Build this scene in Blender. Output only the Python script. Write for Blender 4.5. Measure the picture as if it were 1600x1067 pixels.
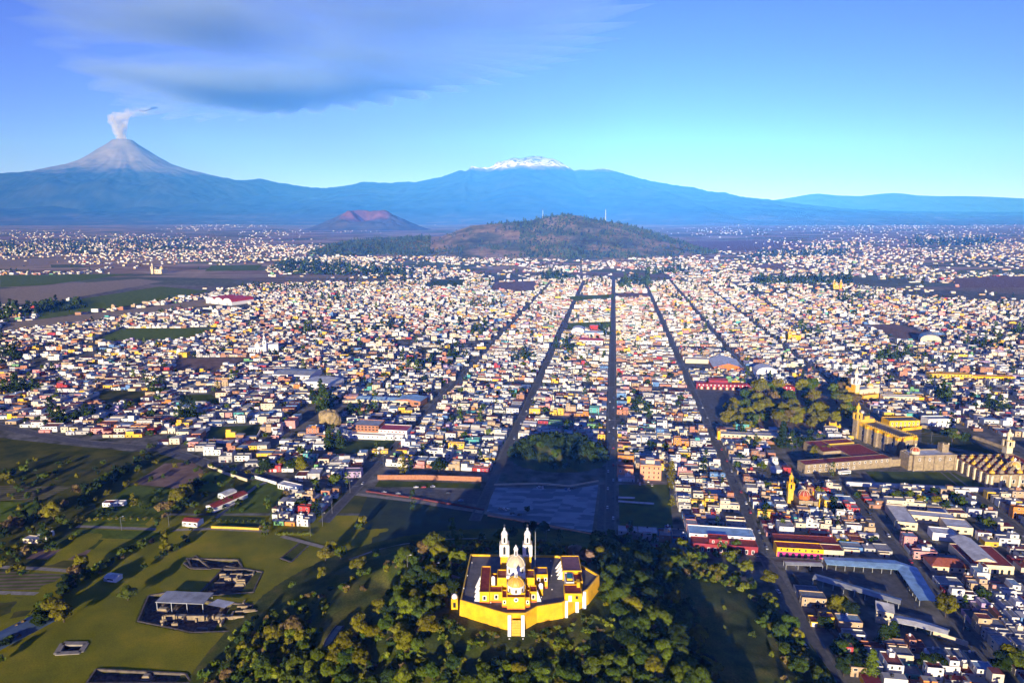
import bpy, bmesh, math, random
import numpy as np
R = math.radians
scene = bpy.context.scene
C = scene.collection
for o in list(bpy.data.objects):
    bpy.data.objects.remove(o)
# ------------------------------------------------------------ camera, world, sun, exposure
CAM_H, PITCH, FPX = 240.0, R(10.5), 1067.0
cam = bpy.data.cameras.new("camera")
cam.lens = 24.0; cam.sensor_width = 36.0; cam.clip_start = 1.0; cam.clip_end = 200000.0
camo = bpy.data.objects.new("camera", cam); C.objects.link(camo)
camo.location = (0, 0, CAM_H); camo.rotation_euler = (R(90) - PITCH, 0, 0)
scene.camera = camo
SUN_EL, SUN_AZ = R(10.2), R(10.0)          # light travels towards azimuth SUN_AZ (clockwise from +Y)
world = bpy.data.worlds.new("World"); scene.world = world; world.use_nodes = True
wn = world.node_tree
bg = wn.nodes["Background"]; bg.inputs[1].default_value = 0.107
sky = wn.nodes.new("ShaderNodeTexSky"); sky.sky_type = 'NISHITA'; sky.sun_disc = False
sky.sun_elevation = SUN_EL; sky.sun_rotation = SUN_AZ + math.pi
sky.altitude = 2200; sky.air_density = 0.62; sky.dust_density = 0.0; sky.ozone_density = 4.2
tint = wn.nodes.new('ShaderNodeMix'); tint.data_type = 'RGBA'; tint.blend_type = 'MULTIPLY'; tint.inputs[0].default_value = 1.0
tint.inputs[7].default_value = (0.92, 0.55, 1.10, 1)      # white balance of the sky light
wn.links.new(sky.outputs[0], tint.inputs[6]); wn.links.new(tint.outputs[2], bg.inputs[0])
sl = bpy.data.lights.new("sun", 'SUN'); sl.energy = 3.9; sl.angle = R(0.5); sl.color = (1.0, 0.85, 0.62)
so = bpy.data.objects.new("sun", sl); C.objects.link(so)
so.rotation_euler = (R(90) - SUN_EL, 0, -SUN_AZ)
scene.view_settings.view_transform = 'Standard'; scene.view_settings.look = 'None'
scene.view_settings.exposure = 1.08; scene.view_settings.gamma = 1.0
cy = scene.cycles
cy.use_denoising = True
cy.max_bounces = 4; cy.diffuse_bounces = 2; cy.glossy_bounces = 1; cy.transmission_bounces = 2
cy.volume_bounces = 0; cy.transparent_max_bounces = 8
cy.volume_step_rate = 1.0; cy.volume_max_steps = 256
cy.caustics_reflective = False; cy.caustics_refractive = False

# ------------------------------------------------------------ surveying helpers
GA = R(8.4)                                  # the street grid is turned 8.4 degrees
def gp(px, py, z=0.0):                       # where the sight line of a photo point meets height z
    x = (px - 800) / FPX; y = -(py - 533.5) / FPX
    fy = math.cos(PITCH) + y * math.sin(PITCH); fz = -math.sin(PITCH) + y * math.cos(PITCH)
    t = (z - CAM_H) / fz
    return (x * t, fy * t)
def px_of(X, Y, Z=0.0):
    Z -= CAM_H
    d = Y * math.cos(PITCH) - Z * math.sin(PITCH); u = Y * math.sin(PITCH) + Z * math.cos(PITCH)
    if d < 1: return (-9999, -9999)
    return (800 + FPX * X / d, 533.5 - FPX * u / d)
def uv(u, v): return (u * math.sin(GA) + v * math.cos(GA), u * math.cos(GA) - v * math.sin(GA))
def to_uv(X, Y): return (X * math.sin(GA) + Y * math.cos(GA), X * math.cos(GA) - Y * math.sin(GA))
def inside(p, poly):
    x, y = p; c = False; j = len(poly) - 1
    for i in range(len(poly)):
        xi, yi = poly[i]; xj, yj = poly[j]
        if (yi > y) != (yj > y) and x < (xj - xi) * (y - yi) / (yj - yi) + xi: c = not c
        j = i
    return c
def gpoly(pts, z=0.0): return [gp(p[0], p[1], z) for p in pts]
def z_at(py, dist): return CAM_H + dist * math.tan(math.atan((533.5 - py) / FPX) - PITCH)

def hash2(i, j, s=0):
    n = np.sin(i * 127.1 + j * 311.7 + s * 74.7) * 43758.5453
    return n - np.floor(n)
def vnoise(x, y, s=0):
    x = np.asarray(x, float); y = np.asarray(y, float)
    i = np.floor(x); j = np.floor(y); f = x - i; g = y - j
    f = f * f * (3 - 2 * f); g = g * g * (3 - 2 * g)
    return (hash2(i, j, s) * (1 - f) + hash2(i + 1, j, s) * f) * (1 - g) + (hash2(i, j + 1, s) * (1 - f) + hash2(i + 1, j + 1, s) * f) * g
def fbm(x, y, o=4, s=0):
    t = 0; a = 0.5
    for k in range(o):
        t = t + a * vnoise(x * 2 ** k, y * 2 ** k, s + k); a *= 0.5
    return t

# ------------------------------------------------------------ materials
def nodes(name, rough=0.85, spec=0.25):
    m = bpy.data.materials.new(name); m.use_nodes = True
    b = m.node_tree.nodes["Principled BSDF"]
    b.inputs["Roughness"].default_value = rough
    b.inputs["Specular IOR Level"].default_value = spec
    return m, m.node_tree, b
def nd(t, kind, **kw):
    n = t.nodes.new(kind)
    for k, v in kw.items(): setattr(n, k, v)
    return n
def noise(t, scale, detail=4, coord='Object', rough=0.6):
    tc = nd(t, "ShaderNodeTexCoord")
    n = nd(t, "ShaderNodeTexNoise"); n.inputs["Scale"].default_value = scale; n.inputs["Detail"].default_value = detail
    n.inputs["Roughness"].default_value = rough
    t.links.new(tc.outputs[coord], n.inputs["Vector"]); return n
def ramp(t, fac, stops):
    r = nd(t, "ShaderNodeValToRGB"); e = r.color_ramp.elements
    while len(e) < len(stops): e.new(0.5)
    for k, (p, c) in enumerate(stops):
        e[k].position = p; e[k].color = (c[0], c[1], c[2], 1)
    t.links.new(fac, r.inputs[0]); return r
def mult(t, a, b, fac=1.0):
    m = nd(t, "ShaderNodeMix", data_type='RGBA', blend_type='MULTIPLY'); m.inputs[0].default_value = fac
    t.links.new(a, m.inputs[6]); t.links.new(b, m.inputs[7]); return m.outputs[2]
def mixc(t, f, a, b):
    m = nd(t, "ShaderNodeMix", data_type='RGBA')
    t.links.new(f, m.inputs[0]); t.links.new(a, m.inputs[6]); t.links.new(b, m.inputs[7]); return m.outputs[2]
def mat_noise(name, c0, c1, scale=0.3, rough=0.85, coord='Object', detail=5, lo=0.35, hi=0.65, spec=0.2):
    m, t, b = nodes(name, rough, spec)
    n = noise(t, scale, detail, coord); r = ramp(t, n.outputs[0], [(lo, c0), (hi, c1)])
    t.links.new(r.outputs[0], b.inputs["Base Color"]); return m
def mat_objcol(name, scale=0.5, lo=0.72, hi=1.1, rough=0.85, spec=0.2, rnd=0.0):
    m, t, b = nodes(name, rough, spec)
    oi = nd(t, "ShaderNodeObjectInfo")
    n = noise(t, scale, 5); r = ramp(t, n.outputs[0], [(0.3, (lo,) * 3), (0.7, (hi,) * 3)])
    out = mult(t, oi.outputs["Color"], r.outputs[0])
    t.links.new(out, b.inputs["Base Color"]); return m
def mat_attr(name, scale=0.4, lo=0.75, hi=1.1, rough=0.85, spec=0.2):
    m, t, b = nodes(name, rough, spec)
    at = nd(t, "ShaderNodeAttribute"); at.attribute_name = "Col"
    n = noise(t, scale, 4); r = ramp(t, n.outputs[0], [(0.3, (lo,) * 3), (0.7, (hi,) * 3)])
    t.links.new(mult(t, at.outputs["Color"], r.outputs[0]), b.inputs["Base Color"]); return m
def plain(name, c, rough=0.8, spec=0.25, var=0.12, scale=0.6):
    return mat_noise(name, tuple(x * (1 - var) for x in c), tuple(min(1, x * (1 + var)) for x in c), scale, rough, spec=spec)
M = {}
M['paint'] = mat_objcol('painted_plaster', 0.45, 0.74, 1.06)
M['roofing'] = mat_objcol('roofing', 0.7, 0.6, 1.15, 0.8)
M['leaf'] = mat_objcol('leaves', 0.9, 0.6, 1.5, 0.9, 0.02)
M['attr'] = mat_attr('town_paint', 0.12, 0.75, 1.08)
M['attrleaf'] = mat_attr('massed_leaves', 0.35, 0.6, 1.4, 0.9, 0.02)
M['bark'] = plain('bark', (0.07, 0.05, 0.035))
M['glass'] = plain('window_glass', (0.02, 0.025, 0.03), 0.15, 0.5)
M['white'] = mat_noise('white_plaster', (0.62, 0.59, 0.54), (0.84, 0.82, 0.78), 0.35, lo=.25, hi=.5, detail=8)
M['cream'] = plain('cream_plaster', (0.66, 0.55, 0.36), var=0.1)
M['yellow'] = mat_noise('yellow_plaster', (0.52, 0.27, 0.012), (0.80, 0.44, 0.014), 0.22, lo=.25, hi=.55, detail=8)
M['ochre'] = plain('ochre_plaster', (0.62, 0.40, 0.05), var=0.14)
M['orange'] = plain('orange_plaster', (0.60, 0.16, 0.03))
M['maroon'] = mat_noise('maroon_roof', (0.17, 0.022, 0.02), (0.28, 0.05, 0.035), 0.5)
M['terracotta'] = mat_noise('terracotta_roof', (0.20, 0.05, 0.03), (0.34, 0.10, 0.055), 0.6)
M['purple'] = mat_noise('purple_roof', (0.14, 0.07, 0.10), (0.22, 0.11, 0.14), 0.5)
M['stone'] = mat_noise('weathered_stone', (0.20, 0.155, 0.095), (0.36, 0.28, 0.17), 0.35)
M['darkstone'] = mat_noise('dark_stone', (0.07, 0.06, 0.05), (0.15, 0.125, 0.10), 0.4)
M['dome_tile'] = mat_noise('glazed_dome_tile', (0.50, 0.43, 0.26), (0.66, 0.58, 0.38), 1.6, 0.45, spec=0.4)
M['gold_tile'] = mat_noise('gold_dome_tile', (0.55, 0.30, 0.05), (0.72, 0.43, 0.09), 1.6, 0.45, spec=0.4)
M['red_dome'] = plain('red_dome', (0.35, 0.07, 0.03))
M['iron'] = plain('dark_iron', (0.05, 0.05, 0.055), 0.5)
M['steel'] = plain('grey_steel', (0.35, 0.37, 0.38), 0.5)
M['shade_blue'] = mat_noise('slate_blue_sheet', (0.05, 0.085, 0.15), (0.08, 0.12, 0.20), 0.3, 0.6)  # blue sheet with the warehouse's shade put into its colour
M['blue_sheet'] = mat_noise('blue_sheet_roof', (0.24, 0.44, 0.66), (0.34, 0.54, 0.74), 0.3, 0.5)
M['grey_sheet'] = mat_noise('grey_sheet_roof', (0.26, 0.28, 0.30), (0.40, 0.42, 0.44), 0.25, 0.5)
M['white_sheet'] = mat_noise('white_sheet_roof', (0.55, 0.56, 0.56), (0.72, 0.72, 0.70), 0.25, 0.5)
M['red_sheet'] = plain('red_sheet_roof', (0.40, 0.04, 0.05), 0.5)
M['asphalt'] = mat_noise('asphalt', (0.06, 0.06, 0.062), (0.11, 0.107, 0.102), 0.25)
M['paving'] = mat_noise('pale_paving', (0.13, 0.125, 0.12), (0.2, 0.19, 0.175), 0.4)
M['kerb'] = mat_noise('kerb_concrete', (0.09, 0.088, 0.085), (0.15, 0.145, 0.135), 0.5)
M['marking'] = plain('road_marking', (0.7, 0.68, 0.6))
M['soil'] = mat_noise('bare_soil', (0.12, 0.08, 0.055), (0.2, 0.14, 0.09), 0.2)
M['path'] = mat_noise('pale_path', (0.2, 0.18, 0.14), (0.3, 0.27, 0.22), 0.3)
M['terrace'] = mat_noise('terrace_paving', (0.10, 0.095, 0.10), (0.15, 0.14, 0.14), 0.3)
M['brick'] = mat_noise('brick', (0.30, 0.13, 0.07), (0.42, 0.20, 0.11), 0.5)
M['redwall'] = plain('red_plaster', (0.26, 0.03, 0.04)); M['lowred'] = plain('dark_red_stone', (0.13, 0.03, 0.03))
M['pink'] = plain('magenta_plaster', (0.55, 0.05, 0.22))
M['peach'] = plain('peach_plaster', (0.66, 0.30, 0.17))
M['tyre'] = plain('tyre_rubber', (0.02, 0.02, 0.02))
M['blue_paint'] = plain('ultramarine_plaster', (0.07, 0.09, 0.5))
M['tank'] = plain('water_tank_plastic', (0.03, 0.03, 0.035), 0.5)
M['teal'] = plain('teal_skylight', (0.02, 0.22, 0.25), 0.4)

def sheet(name, c, per=2.6, ang=0.0):
    m, t, b = nodes(name, 0.5, 0.3); tc = nd(t, "ShaderNodeTexCoord"); mp = nd(t, "ShaderNodeMapping"); mp.inputs['Rotation'].default_value = (0, 0, ang)
    w = nd(t, "ShaderNodeTexWave"); w.inputs['Scale'].default_value = 0.314 / per * 6.28; w.inputs['Distortion'].default_value = 0.3
    t.links.new(tc.outputs['Object'], mp.inputs[0]); t.links.new(mp.outputs[0], w.inputs[0])
    r = ramp(t, w.outputs[0], [(0.1, tuple(x * .62 for x in c)), (0.45, c)]); n = noise(t, 0.18, 6); r2 = ramp(t, n.outputs[0], [(0.3, (0.62, 0.6, 0.58)), (0.62, (1.1,) * 3)])
    t.links.new(mult(t, r.outputs[0], r2.outputs[0]), b.inputs['Base Color']); return m
M['blue_sheet'] = sheet('blue_sheet_roof', (0.30, 0.50, 0.72)); M['grey_sheet'] = sheet('grey_sheet_roof', (0.36, 0.38, 0.40)); M['white_sheet'] = sheet('white_sheet_roof', (0.66, 0.66, 0.64), 3.2)
# ------------------------------------------------------------ mesh building
class MB:
    def __init__(s): s.v = []; s.f = []; s.m = []
    def quad(s, a, b, c, d, m=0):
        k = len(s.v); s.v += [a, b, c, d]; s.f.append((k, k + 1, k + 2, k + 3)); s.m.append(m)
    def tri(s, a, b, c, m=0):
        k = len(s.v); s.v += [a, b, c]; s.f.append((k, k + 1, k + 2)); s.m.append(m)
    def box(s, x0, y0, z0, x1, y1, z1, m=0, top=None, bottom=False):
        if x1 < x0: x0, x1 = x1, x0
        if y1 < y0: y0, y1 = y1, y0
        k = len(s.v)
        s.v += [(x0, y0, z0), (x1, y0, z0), (x1, y1, z0), (x0, y1, z0), (x0, y0, z1), (x1, y0, z1), (x1, y1, z1), (x0, y1, z1)]
        fs = [(0, 1, 5, 4), (1, 2, 6, 5), (2, 3, 7, 6), (3, 0, 4, 7)]
        for f in fs: s.f.append(tuple(k + i for i in f)); s.m.append(m)
        s.f.append((k + 4, k + 5, k + 6, k + 7)); s.m.append(m if top is None else top)
        if bottom: s.f.append((k + 3, k + 2, k + 1, k)); s.m.append(m)
    def walls(s, x0, y0, z0, x1, y1, z1, par=0.0, th=0.25, m=0):      # open box with a parapet round a sunk roof
        k = len(s.v)
        zi = z1 - par
        s.v += [(x0, y0, z0), (x1, y0, z0), (x1, y1, z0), (x0, y1, z0), (x0, y0, z1), (x1, y0, z1), (x1, y1, z1), (x0, y1, z1)]
        for f in [(0, 1, 5, 4), (1, 2, 6, 5), (2, 3, 7, 6), (3, 0, 4, 7)]: s.f.append(tuple(k + i for i in f)); s.m.append(m)
        if par > 0:
            a, b, c, d = x0 + th, y0 + th, x1 - th, y1 - th
            s.v += [(a, b, z1), (c, b, z1), (c, d, z1), (a, d, z1), (a, b, zi), (c, b, zi), (c, d, zi), (a, d, zi)]
            for f in [(4, 5, 9, 8), (5, 6, 10, 9), (6, 7, 11, 10), (7, 4, 8, 11), (8, 9, 13, 12), (9, 10, 14, 13), (10, 11, 15, 14), (11, 8, 12, 15)]:
                s.f.append(tuple(k + i for i in f)); s.m.append(m)
    def gable(s, x0, y0, x1, y1, z0, zr, axis='x', ov=0.3, m=0, mg=None):  # ridge along axis
        mg = m if mg is None else mg
        if axis == 'x':
            ym = (y0 + y1) / 2
            A, B = (x0 - ov, ym, zr), (x1 + ov, ym, zr)
            s.quad((x0 - ov, y0 - ov, z0), (x1 + ov, y0 - ov, z0), B, A, m); s.quad((x1 + ov, y1 + ov, z0), (x0 - ov, y1 + ov, z0), A, B, m)
            s.tri((x0, y1, z0), (x0, y0, z0), (x0, ym, zr - 0.05), mg); s.tri((x1, y0, z0), (x1, y1, z0), (x1, ym, zr - 0.05), mg)
        else:
            xm = (x0 + x1) / 2
            A, B = (xm, y0 - ov, zr), (xm, y1 + ov, zr)
            s.quad((x0 - ov, y1 + ov, z0), (x0 - ov, y0 - ov, z0), A, B, m); s.quad((x1 + ov, y0 - ov, z0), (x1 + ov, y1 + ov, z0), B, A, m)
            s.tri((x0, y0, z0), (x1, y0, z0), (xm, y0, zr - 0.05), mg); s.tri((x1, y1, z0), (x0, y1, z0), (xm, y1, zr - 0.05), mg)
    def vault(s, x0, y0, x1, y1, z0, h, axis='y', n=8, m=0, mg=None):
        mg = m if mg is None else mg
        def P(t, e):
            a = math.pi * t / n
            if axis == 'y': return ((x0 + x1) / 2 - (x1 - x0) / 2 * math.cos(a), e, z0 + h * math.sin(a))
            return (e, (y0 + y1) / 2 - (y1 - y0) / 2 * math.cos(a), z0 + h * math.sin(a))
        e0, e1 = (y0, y1) if axis == 'y' else (x0, x1)
        for t in range(n): s.quad(P(t, e0), P(t + 1, e0), P(t + 1, e1), P(t, e1), m)
        for e in (e0, e1):
            k = len(s.v); s.v += [P(t, e) for t in range(n + 1)]; s.f.append(tuple(range(k, k + n + 1))); s.m.append(mg)
    def prism(s, pts, z0, z1, m=0, top=None):
        if sum(pts[i][0] * pts[(i + 1) % len(pts)][1] - pts[(i + 1) % len(pts)][0] * pts[i][1] for i in range(len(pts))) < 0: pts = pts[::-1]
        k = len(s.v); n = len(pts)
        s.v += [(p[0], p[1], z0) for p in pts] + [(p[0], p[1], z1) for p in pts]
        for i in range(n):
            j = (i + 1) % n; s.f.append((k + i, k + j, k + n + j, k + n + i)); s.m.append(m)
        s.f.append(tuple(range(k + n, k + 2 * n))); s.m.append(m if top is None else top)
    def lathe(s, cx, cy, prof, n=16, m=0, a0=0.0):
        k = len(s.v)
        for r, z in prof:
            for i in range(n):
                a = a0 + 2 * math.pi * i / n; s.v.append((cx + r * math.cos(a), cy + r * math.sin(a), z))
        for j in range(len(prof) - 1):
            for i in range(n):
                q = (i + 1) % n
                s.f.append((k + j * n + i, k + j * n + q, k + (j + 1) * n + q, k + (j + 1) * n + i)); s.m.append(m)
    def tube(s, p, q, r0, r1, n=6, m=0):
        p = np.array(p, float); q = np.array(q, float); d = q - p; d /= max(1e-6, np.linalg.norm(d))
        a = np.cross(d, (0, 0, 1.0)) if abs(d[2]) < 0.9 else np.cross(d, (1.0, 0, 0)); a /= np.linalg.norm(a); b = np.cross(d, a)
        k = len(s.v)
        for c, r in ((p, r0), (q, r1)):
            for i in range(n):
                t = 2 * math.pi * i / n; s.v.append(tuple(c + r * (math.cos(t) * a + math.sin(t) * b)))
        for i in range(n):
            j = (i + 1) % n; s.f.append((k + i, k + j, k + n + j, k + n + i)); s.m.append(m)
        s.f.append(tuple(k + n + i for i in range(n))); s.m.append(m)
    def mesh(s, name, mats):
        me = bpy.data.meshes.new(name); me.from_pydata(s.v, [], s.f)
        for m in (mats if isinstance(mats, (list, tuple)) else [mats]): me.materials.append(m)
        if len(me.materials) > 1: me.polygons.foreach_set('material_index', s.m)
        me.update(); return me
    def build(s, name, mats, parent=None, loc=(0, 0, 0), rz=0.0, color=None):
        o = bpy.data.objects.new(name, s.mesh(name, mats)); C.objects.link(o)
        o.location = loc; o.rotation_euler = (0, 0, rz)
        if parent: o.parent = parent
        if color: o.color = (*color, 1)
        return o
def quads_mesh(name, V, col=None, mats=None):     # V (n,4,3) loose quads, col (n,3)
    n = len(V); me = bpy.data.meshes.new(name)
    me.vertices.add(n * 4); me.vertices.foreach_set('co', np.ascontiguousarray(V, dtype=np.float32).ravel())
    me.loops.add(n * 4); me.loops.foreach_set('vertex_index', np.arange(n * 4, dtype=np.int32))
    me.polygons.add(n); me.polygons.foreach_set('loop_start', np.arange(0, n * 4, 4, dtype=np.int32))
    me.update(calc_edges=True)
    if col is not None:
        a = me.color_attributes.new("Col", 'FLOAT_COLOR', 'CORNER')
        c4 = np.ones((n, 4), np.float32); c4[:, :3] = col
        a.data.foreach_set('color', np.repeat(c4, 4, axis=0).ravel())
    for m in mats or []: me.materials.append(m)
    return me
def link(name, me, parent=None, loc=(0, 0, 0)):
    o = bpy.data.objects.new(name, me); C.objects.link(o); o.location = loc
    if parent: o.parent = parent
    return o
def tag(o, label, cat, group=None, kind=None):
    o['label'] = label; o['category'] = cat
    if group: o['group'] = group
    if kind: o['kind'] = kind
    return o
def thing(name, label, cat, loc=(0, 0, 0), rz=0.0, group=None):
    o = bpy.data.objects.new(name, None); C.objects.link(o); o.empty_display_size = 0.5
    o.location = loc; o.rotation_euler = (0, 0, rz)
    return tag(o, label, cat, group)
def copy_tree(o, parent=None):
    c = o.copy(); C.objects.link(c)
    if parent: c.parent = parent
    for ch in o.children: copy_tree(ch, c)
    return c
KEEP = []; ROADL = []
def patch(name, pts, z, mat, label, cat='ground'):
    KEEP.append(list(pts))
    b = MB(); k = len(pts)
    if sum(pts[i][0] * pts[(i + 1) % k][1] - pts[(i + 1) % k][0] * pts[i][1] for i in range(k)) < 0: pts = pts[::-1]
    b.v = [(p[0], p[1], z) for p in pts]; b.f = [tuple(range(k))]; b.m = [0]
    return tag(b.build(name, mat), label, cat, kind='structure')
def strip(b, pts, w, zf, off=0.0, m=0):             # ribbon of width w along pts
    n = len(pts); L = []
    for i in range(n):
        a = pts[max(0, i - 1)]; c = pts[min(n - 1, i + 1)]
        dx, dy = c[0] - a[0], c[1] - a[1]; l = math.hypot(dx, dy); nx, ny = -dy / l, dx / l
        p = pts[i]; q0 = (p[0] + nx * (off - w / 2), p[1] + ny * (off - w / 2)); q1 = (p[0] + nx * (off + w / 2), p[1] + ny * (off + w / 2))
        L.append(((*q0, zf(*q0)), (*q1, zf(*q1))))
    for i in range(n - 1): b.quad(L[i][0], L[i + 1][0], L[i + 1][1], L[i][1], m)
def dense(pts, step=6.0):
    out = [pts[0]]
    for a, b in zip(pts, pts[1:]):
        k = max(1, int(math.hypot(b[0] - a[0], b[1] - a[1]) / step))
        out += [(a[0] + (b[0] - a[0]) * i / k, a[1] + (b[1] - a[1]) * i / k) for i in range(1, k + 1)]
    return out
def flat(z): return lambda x, y: z
# ------------------------------------------------------------ terrain
def sstep(a, b, x):
    t = np.clip((np.asarray(x, float) - a) / (b - a), 0, 1); return t * t * (3 - 2 * t)
HCX, HCY, HTOP = 0.0, 322.0, 51.0
def hill_z(x, y):                                   # the pyramid hill under the church
    x = np.asarray(x, float); y = np.asarray(y, float)
    dx = np.abs(x - HCX) / np.where(x < HCX, 172.0, 172.0); dy = np.abs(y - HCY) / np.where(y > HCY, 176.0, 185.0)
    r = (dx ** 2.4 + dy ** 2.4) ** (1 / 2.4)
    t = np.clip((1 - r) / 0.74, 0, 1)
    z = HTOP * (0.55 * t ** 1.35 + 0.45 * sstep(0, 1, t))
    # terrace meadow to the left of the church
    k = sstep(30, 18, np.hypot((x + 82) * 1.3, (y - 342) * 0.75)); z = z * (1 - k) + k * 29.0
    # shallow glade on the right-hand foot
    k = sstep(70, 35, np.hypot((x - 118) * 1.5, (y - 330) * 0.8)); z = z * (1 - 0.55 * k)
    n = (fbm(x / 22.0, y / 22.0, 3, 5) - 0.44) * 5.0 * sstep(0, 0.25, t) * sstep(1.0, 0.8, t)
    return z + n
def mound_z(x, y):                                  # wooded mound behind the plaza
    u, v = to_uv(np.asarray(x, float), np.asarray(y, float))
    r = np.hypot((u - 656) / 44.0, (v + 50) / 52.0)
    return 13.0 * sstep(1.0, 0.25, r)
ZAP = [(430, 412), (470, 404), (500, 390), (525, 381), (560, 376), (620, 373), (668, 370), (690, 369), (715, 360), (738, 352), (770, 350), (800, 347), (828, 345), (850, 340), (868, 337), (885, 335), (905, 337), (930, 343), (960, 348), (985, 353), (1015, 362), (1050, 373), (1085, 385), (1115, 394), (1150, 404), (1180, 412)]
ZD = 4750.0
zx = np.array([(p[0] - 800) / FPX * (ZD * 0.985) for p in ZAP]); zz = np.array([max(0, z_at(p[1], ZD)) for p in ZAP])
zz = zz - zz[0] * 0.0
def zap_z(x, y):
    x = np.asarray(x, float); y = np.asarray(y, float)
    r = np.interp(x, zx, zz, left=0, right=0)
    wf = 520 + 2.2 * r; d = np.where(y < ZD, (ZD - y) / wf, (y - ZD) / 900.0)
    f = np.clip(1 - d, 0, 1) ** 1.25
    n = (fbm(x / 210.0, y / 210.0, 4, 2) - 0.45) * 60 * sstep(0, 60, r) * sstep(0, 0.3, d)
    return np.maximum(r * f + n * f, 0)
def ground_z(x, y):
    return np.maximum(np.maximum(hill_z(x, y), mound_z(x, y)), 0)
def gz(x, y): return float(ground_z(x, y))

def grid_mesh(name, xs, ys, Z, mat, quadcol=None):
    nx, ny = len(xs), len(ys); Xg, Yg = np.meshgrid(xs, ys)
    co = np.stack([Xg, Yg, Z], -1).reshape(-1, 3).astype(np.float32)
    i = np.arange(nx - 1); j = np.arange(ny - 1); I, J = np.meshgrid(i, j)
    a = (J * nx + I).ravel(); F = np.stack([a, a + 1, a + nx + 1, a + nx], -1).astype(np.int32)
    me = bpy.data.meshes.new(name); n = len(F)
    me.vertices.add(len(co)); me.vertices.foreach_set('co', co.ravel())
    me.loops.add(n * 4); me.loops.foreach_set('vertex_index', F.ravel())
    me.polygons.add(n); me.polygons.foreach_set('loop_start', np.arange(0, n * 4, 4, dtype=np.int32))
    me.update(calc_edges=True)
    me.polygons.foreach_set('use_smooth', np.ones(n, bool))
    me.materials.append(mat)
    return link(name, me)

# plain: patchwork of fields far out, dust and dry ground between the houses close in
m, t, b = nodes('plain_ground', 1.0, 0.0)
tc = nd(t, "ShaderNodeTexCoord"); mp = nd(t, "ShaderNodeMapping"); mp.inputs['Scale'].default_value = (1 / 420, 1 / 150, 1); mp.inputs['Rotation'].default_value = (0, 0, 0.25)
vo = nd(t, "ShaderNodeTexVoronoi"); vo.inputs['Scale'].default_value = 1.0
t.links.new(tc.outputs['Object'], mp.inputs[0]); t.links.new(mp.outputs[0], vo.inputs[0])
sp = nd(t, "ShaderNodeSeparateColor"); t.links.new(vo.outputs['Color'], sp.inputs[0])
fld = ramp(t, sp.outputs[0], [(0.0, (0.15, 0.18, 0.07)), (0.22, (0.30, 0.21, 0.14)), (0.42, (0.24, 0.17, 0.12)), (0.58, (0.12, 0.14, 0.06)), (0.76, (0.38, 0.29, 0.19)), (1.0, (0.18, 0.19, 0.08))])
fld.color_ramp.interpolation = 'CONSTANT'
n1 = noise(t, 0.02, 5); r1 = ramp(t, n1.outputs[0], [(0.3, (0.75,) * 3), (0.7, (1.2,) * 3)])
far = mult(t, fld.outputs[0], r1.outputs[0])
n2 = noise(t, 0.06, 6); near = ramp(t, n2.outputs[0], [(0.32, (0.028, 0.036, 0.014)), (0.5, (0.13, 0.125, 0.105)), (0.7, (0.24, 0.23, 0.21))])
ln = nd(t, "ShaderNodeVectorMath", operation='LENGTH'); t.links.new(tc.outputs['Object'], ln.inputs[0])
mr = nd(t, "ShaderNodeMapRange"); mr.inputs[1].default_value = 2300; mr.inputs[2].default_value = 3200
t.links.new(ln.outputs['Value'], mr.inputs[0])
t.links.new(mixc(t, mr.outputs[0], near.outputs[0], far), b.inputs['Base Color']); M['plain'] = m
# the sheet leaves a rectangle out where the excavated lawn lies
LX0, LX1, LY0, LY1 = -332.0, -92.0, 255.0, 520.0
gb = MB()
gx = [-60000, LX0, LX1, 60000]; gy = [-1500, LY0, LY1, 60000]
for i in range(3):
    for j in range(3):
        if (i, j) != (1, 1): gb.quad((gx[i], gy[j], 0), (gx[i + 1], gy[j], 0), (gx[i + 1], gy[j + 1], 0), (gx[i], gy[j + 1], 0))
tag(gb.build('ground', M['plain']), 'dry plain of fields and bare ground under the town', 'ground', kind='structure')

# lawn with the excavation pits sunk into it
PITS = [([(292, 872), (372, 874), (380, 889), (300, 887)], 3.5), ([(287, 880), (306, 868), (330, 889), (298, 888)], 2.5),
        ([(352, 884), (410, 893), (395, 925), (330, 930), (300, 938)], 4.5), ([(232, 930), (262, 925), (330, 940), (395, 944), (390, 985), (300, 988), (215, 970)], 3.2),
        ([(88, 1021), (98, 1005), (135, 1005), (126, 1019)], 3.5), ([(150, 1045), (290, 1052), (300, 1067), (135, 1067)], 3.0),
        ([(438, 872), (470, 846), (486, 848), (455, 878)], 3.0)]
PITW = [(gpoly(p), d) for p, d in PITS]
def near_edge(p, poly):
    best = 1e9
    for i in range(len(poly)):
        a = poly[i]; c = poly[(i + 1) % len(poly)]
        dx, dy = c[0] - a[0], c[1] - a[1]; q = max(0, min(1, ((p[0] - a[0]) * dx + (p[1] - a[1]) * dy) / (dx * dx + dy * dy)))
        best = min(best, math.hypot(p[0] - a[0] - q * dx, p[1] - a[1] - q * dy))
    return best
xs = np.arange(LX0, LX1 + 0.1, 1.0); ys = np.arange(LY0, LY1 + 0.1, 1.0)
Xg, Yg = np.meshgrid(xs, ys); Zl = (fbm(Xg / 30, Yg / 30, 3, 8) - 0.45) * 0.8 * sstep(0, 8, np.minimum(np.minimum(Xg - LX0, LX1 - Xg), np.minimum(Yg - LY0, LY1 - Yg)))
pitm = np.zeros_like(Zl)
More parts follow.
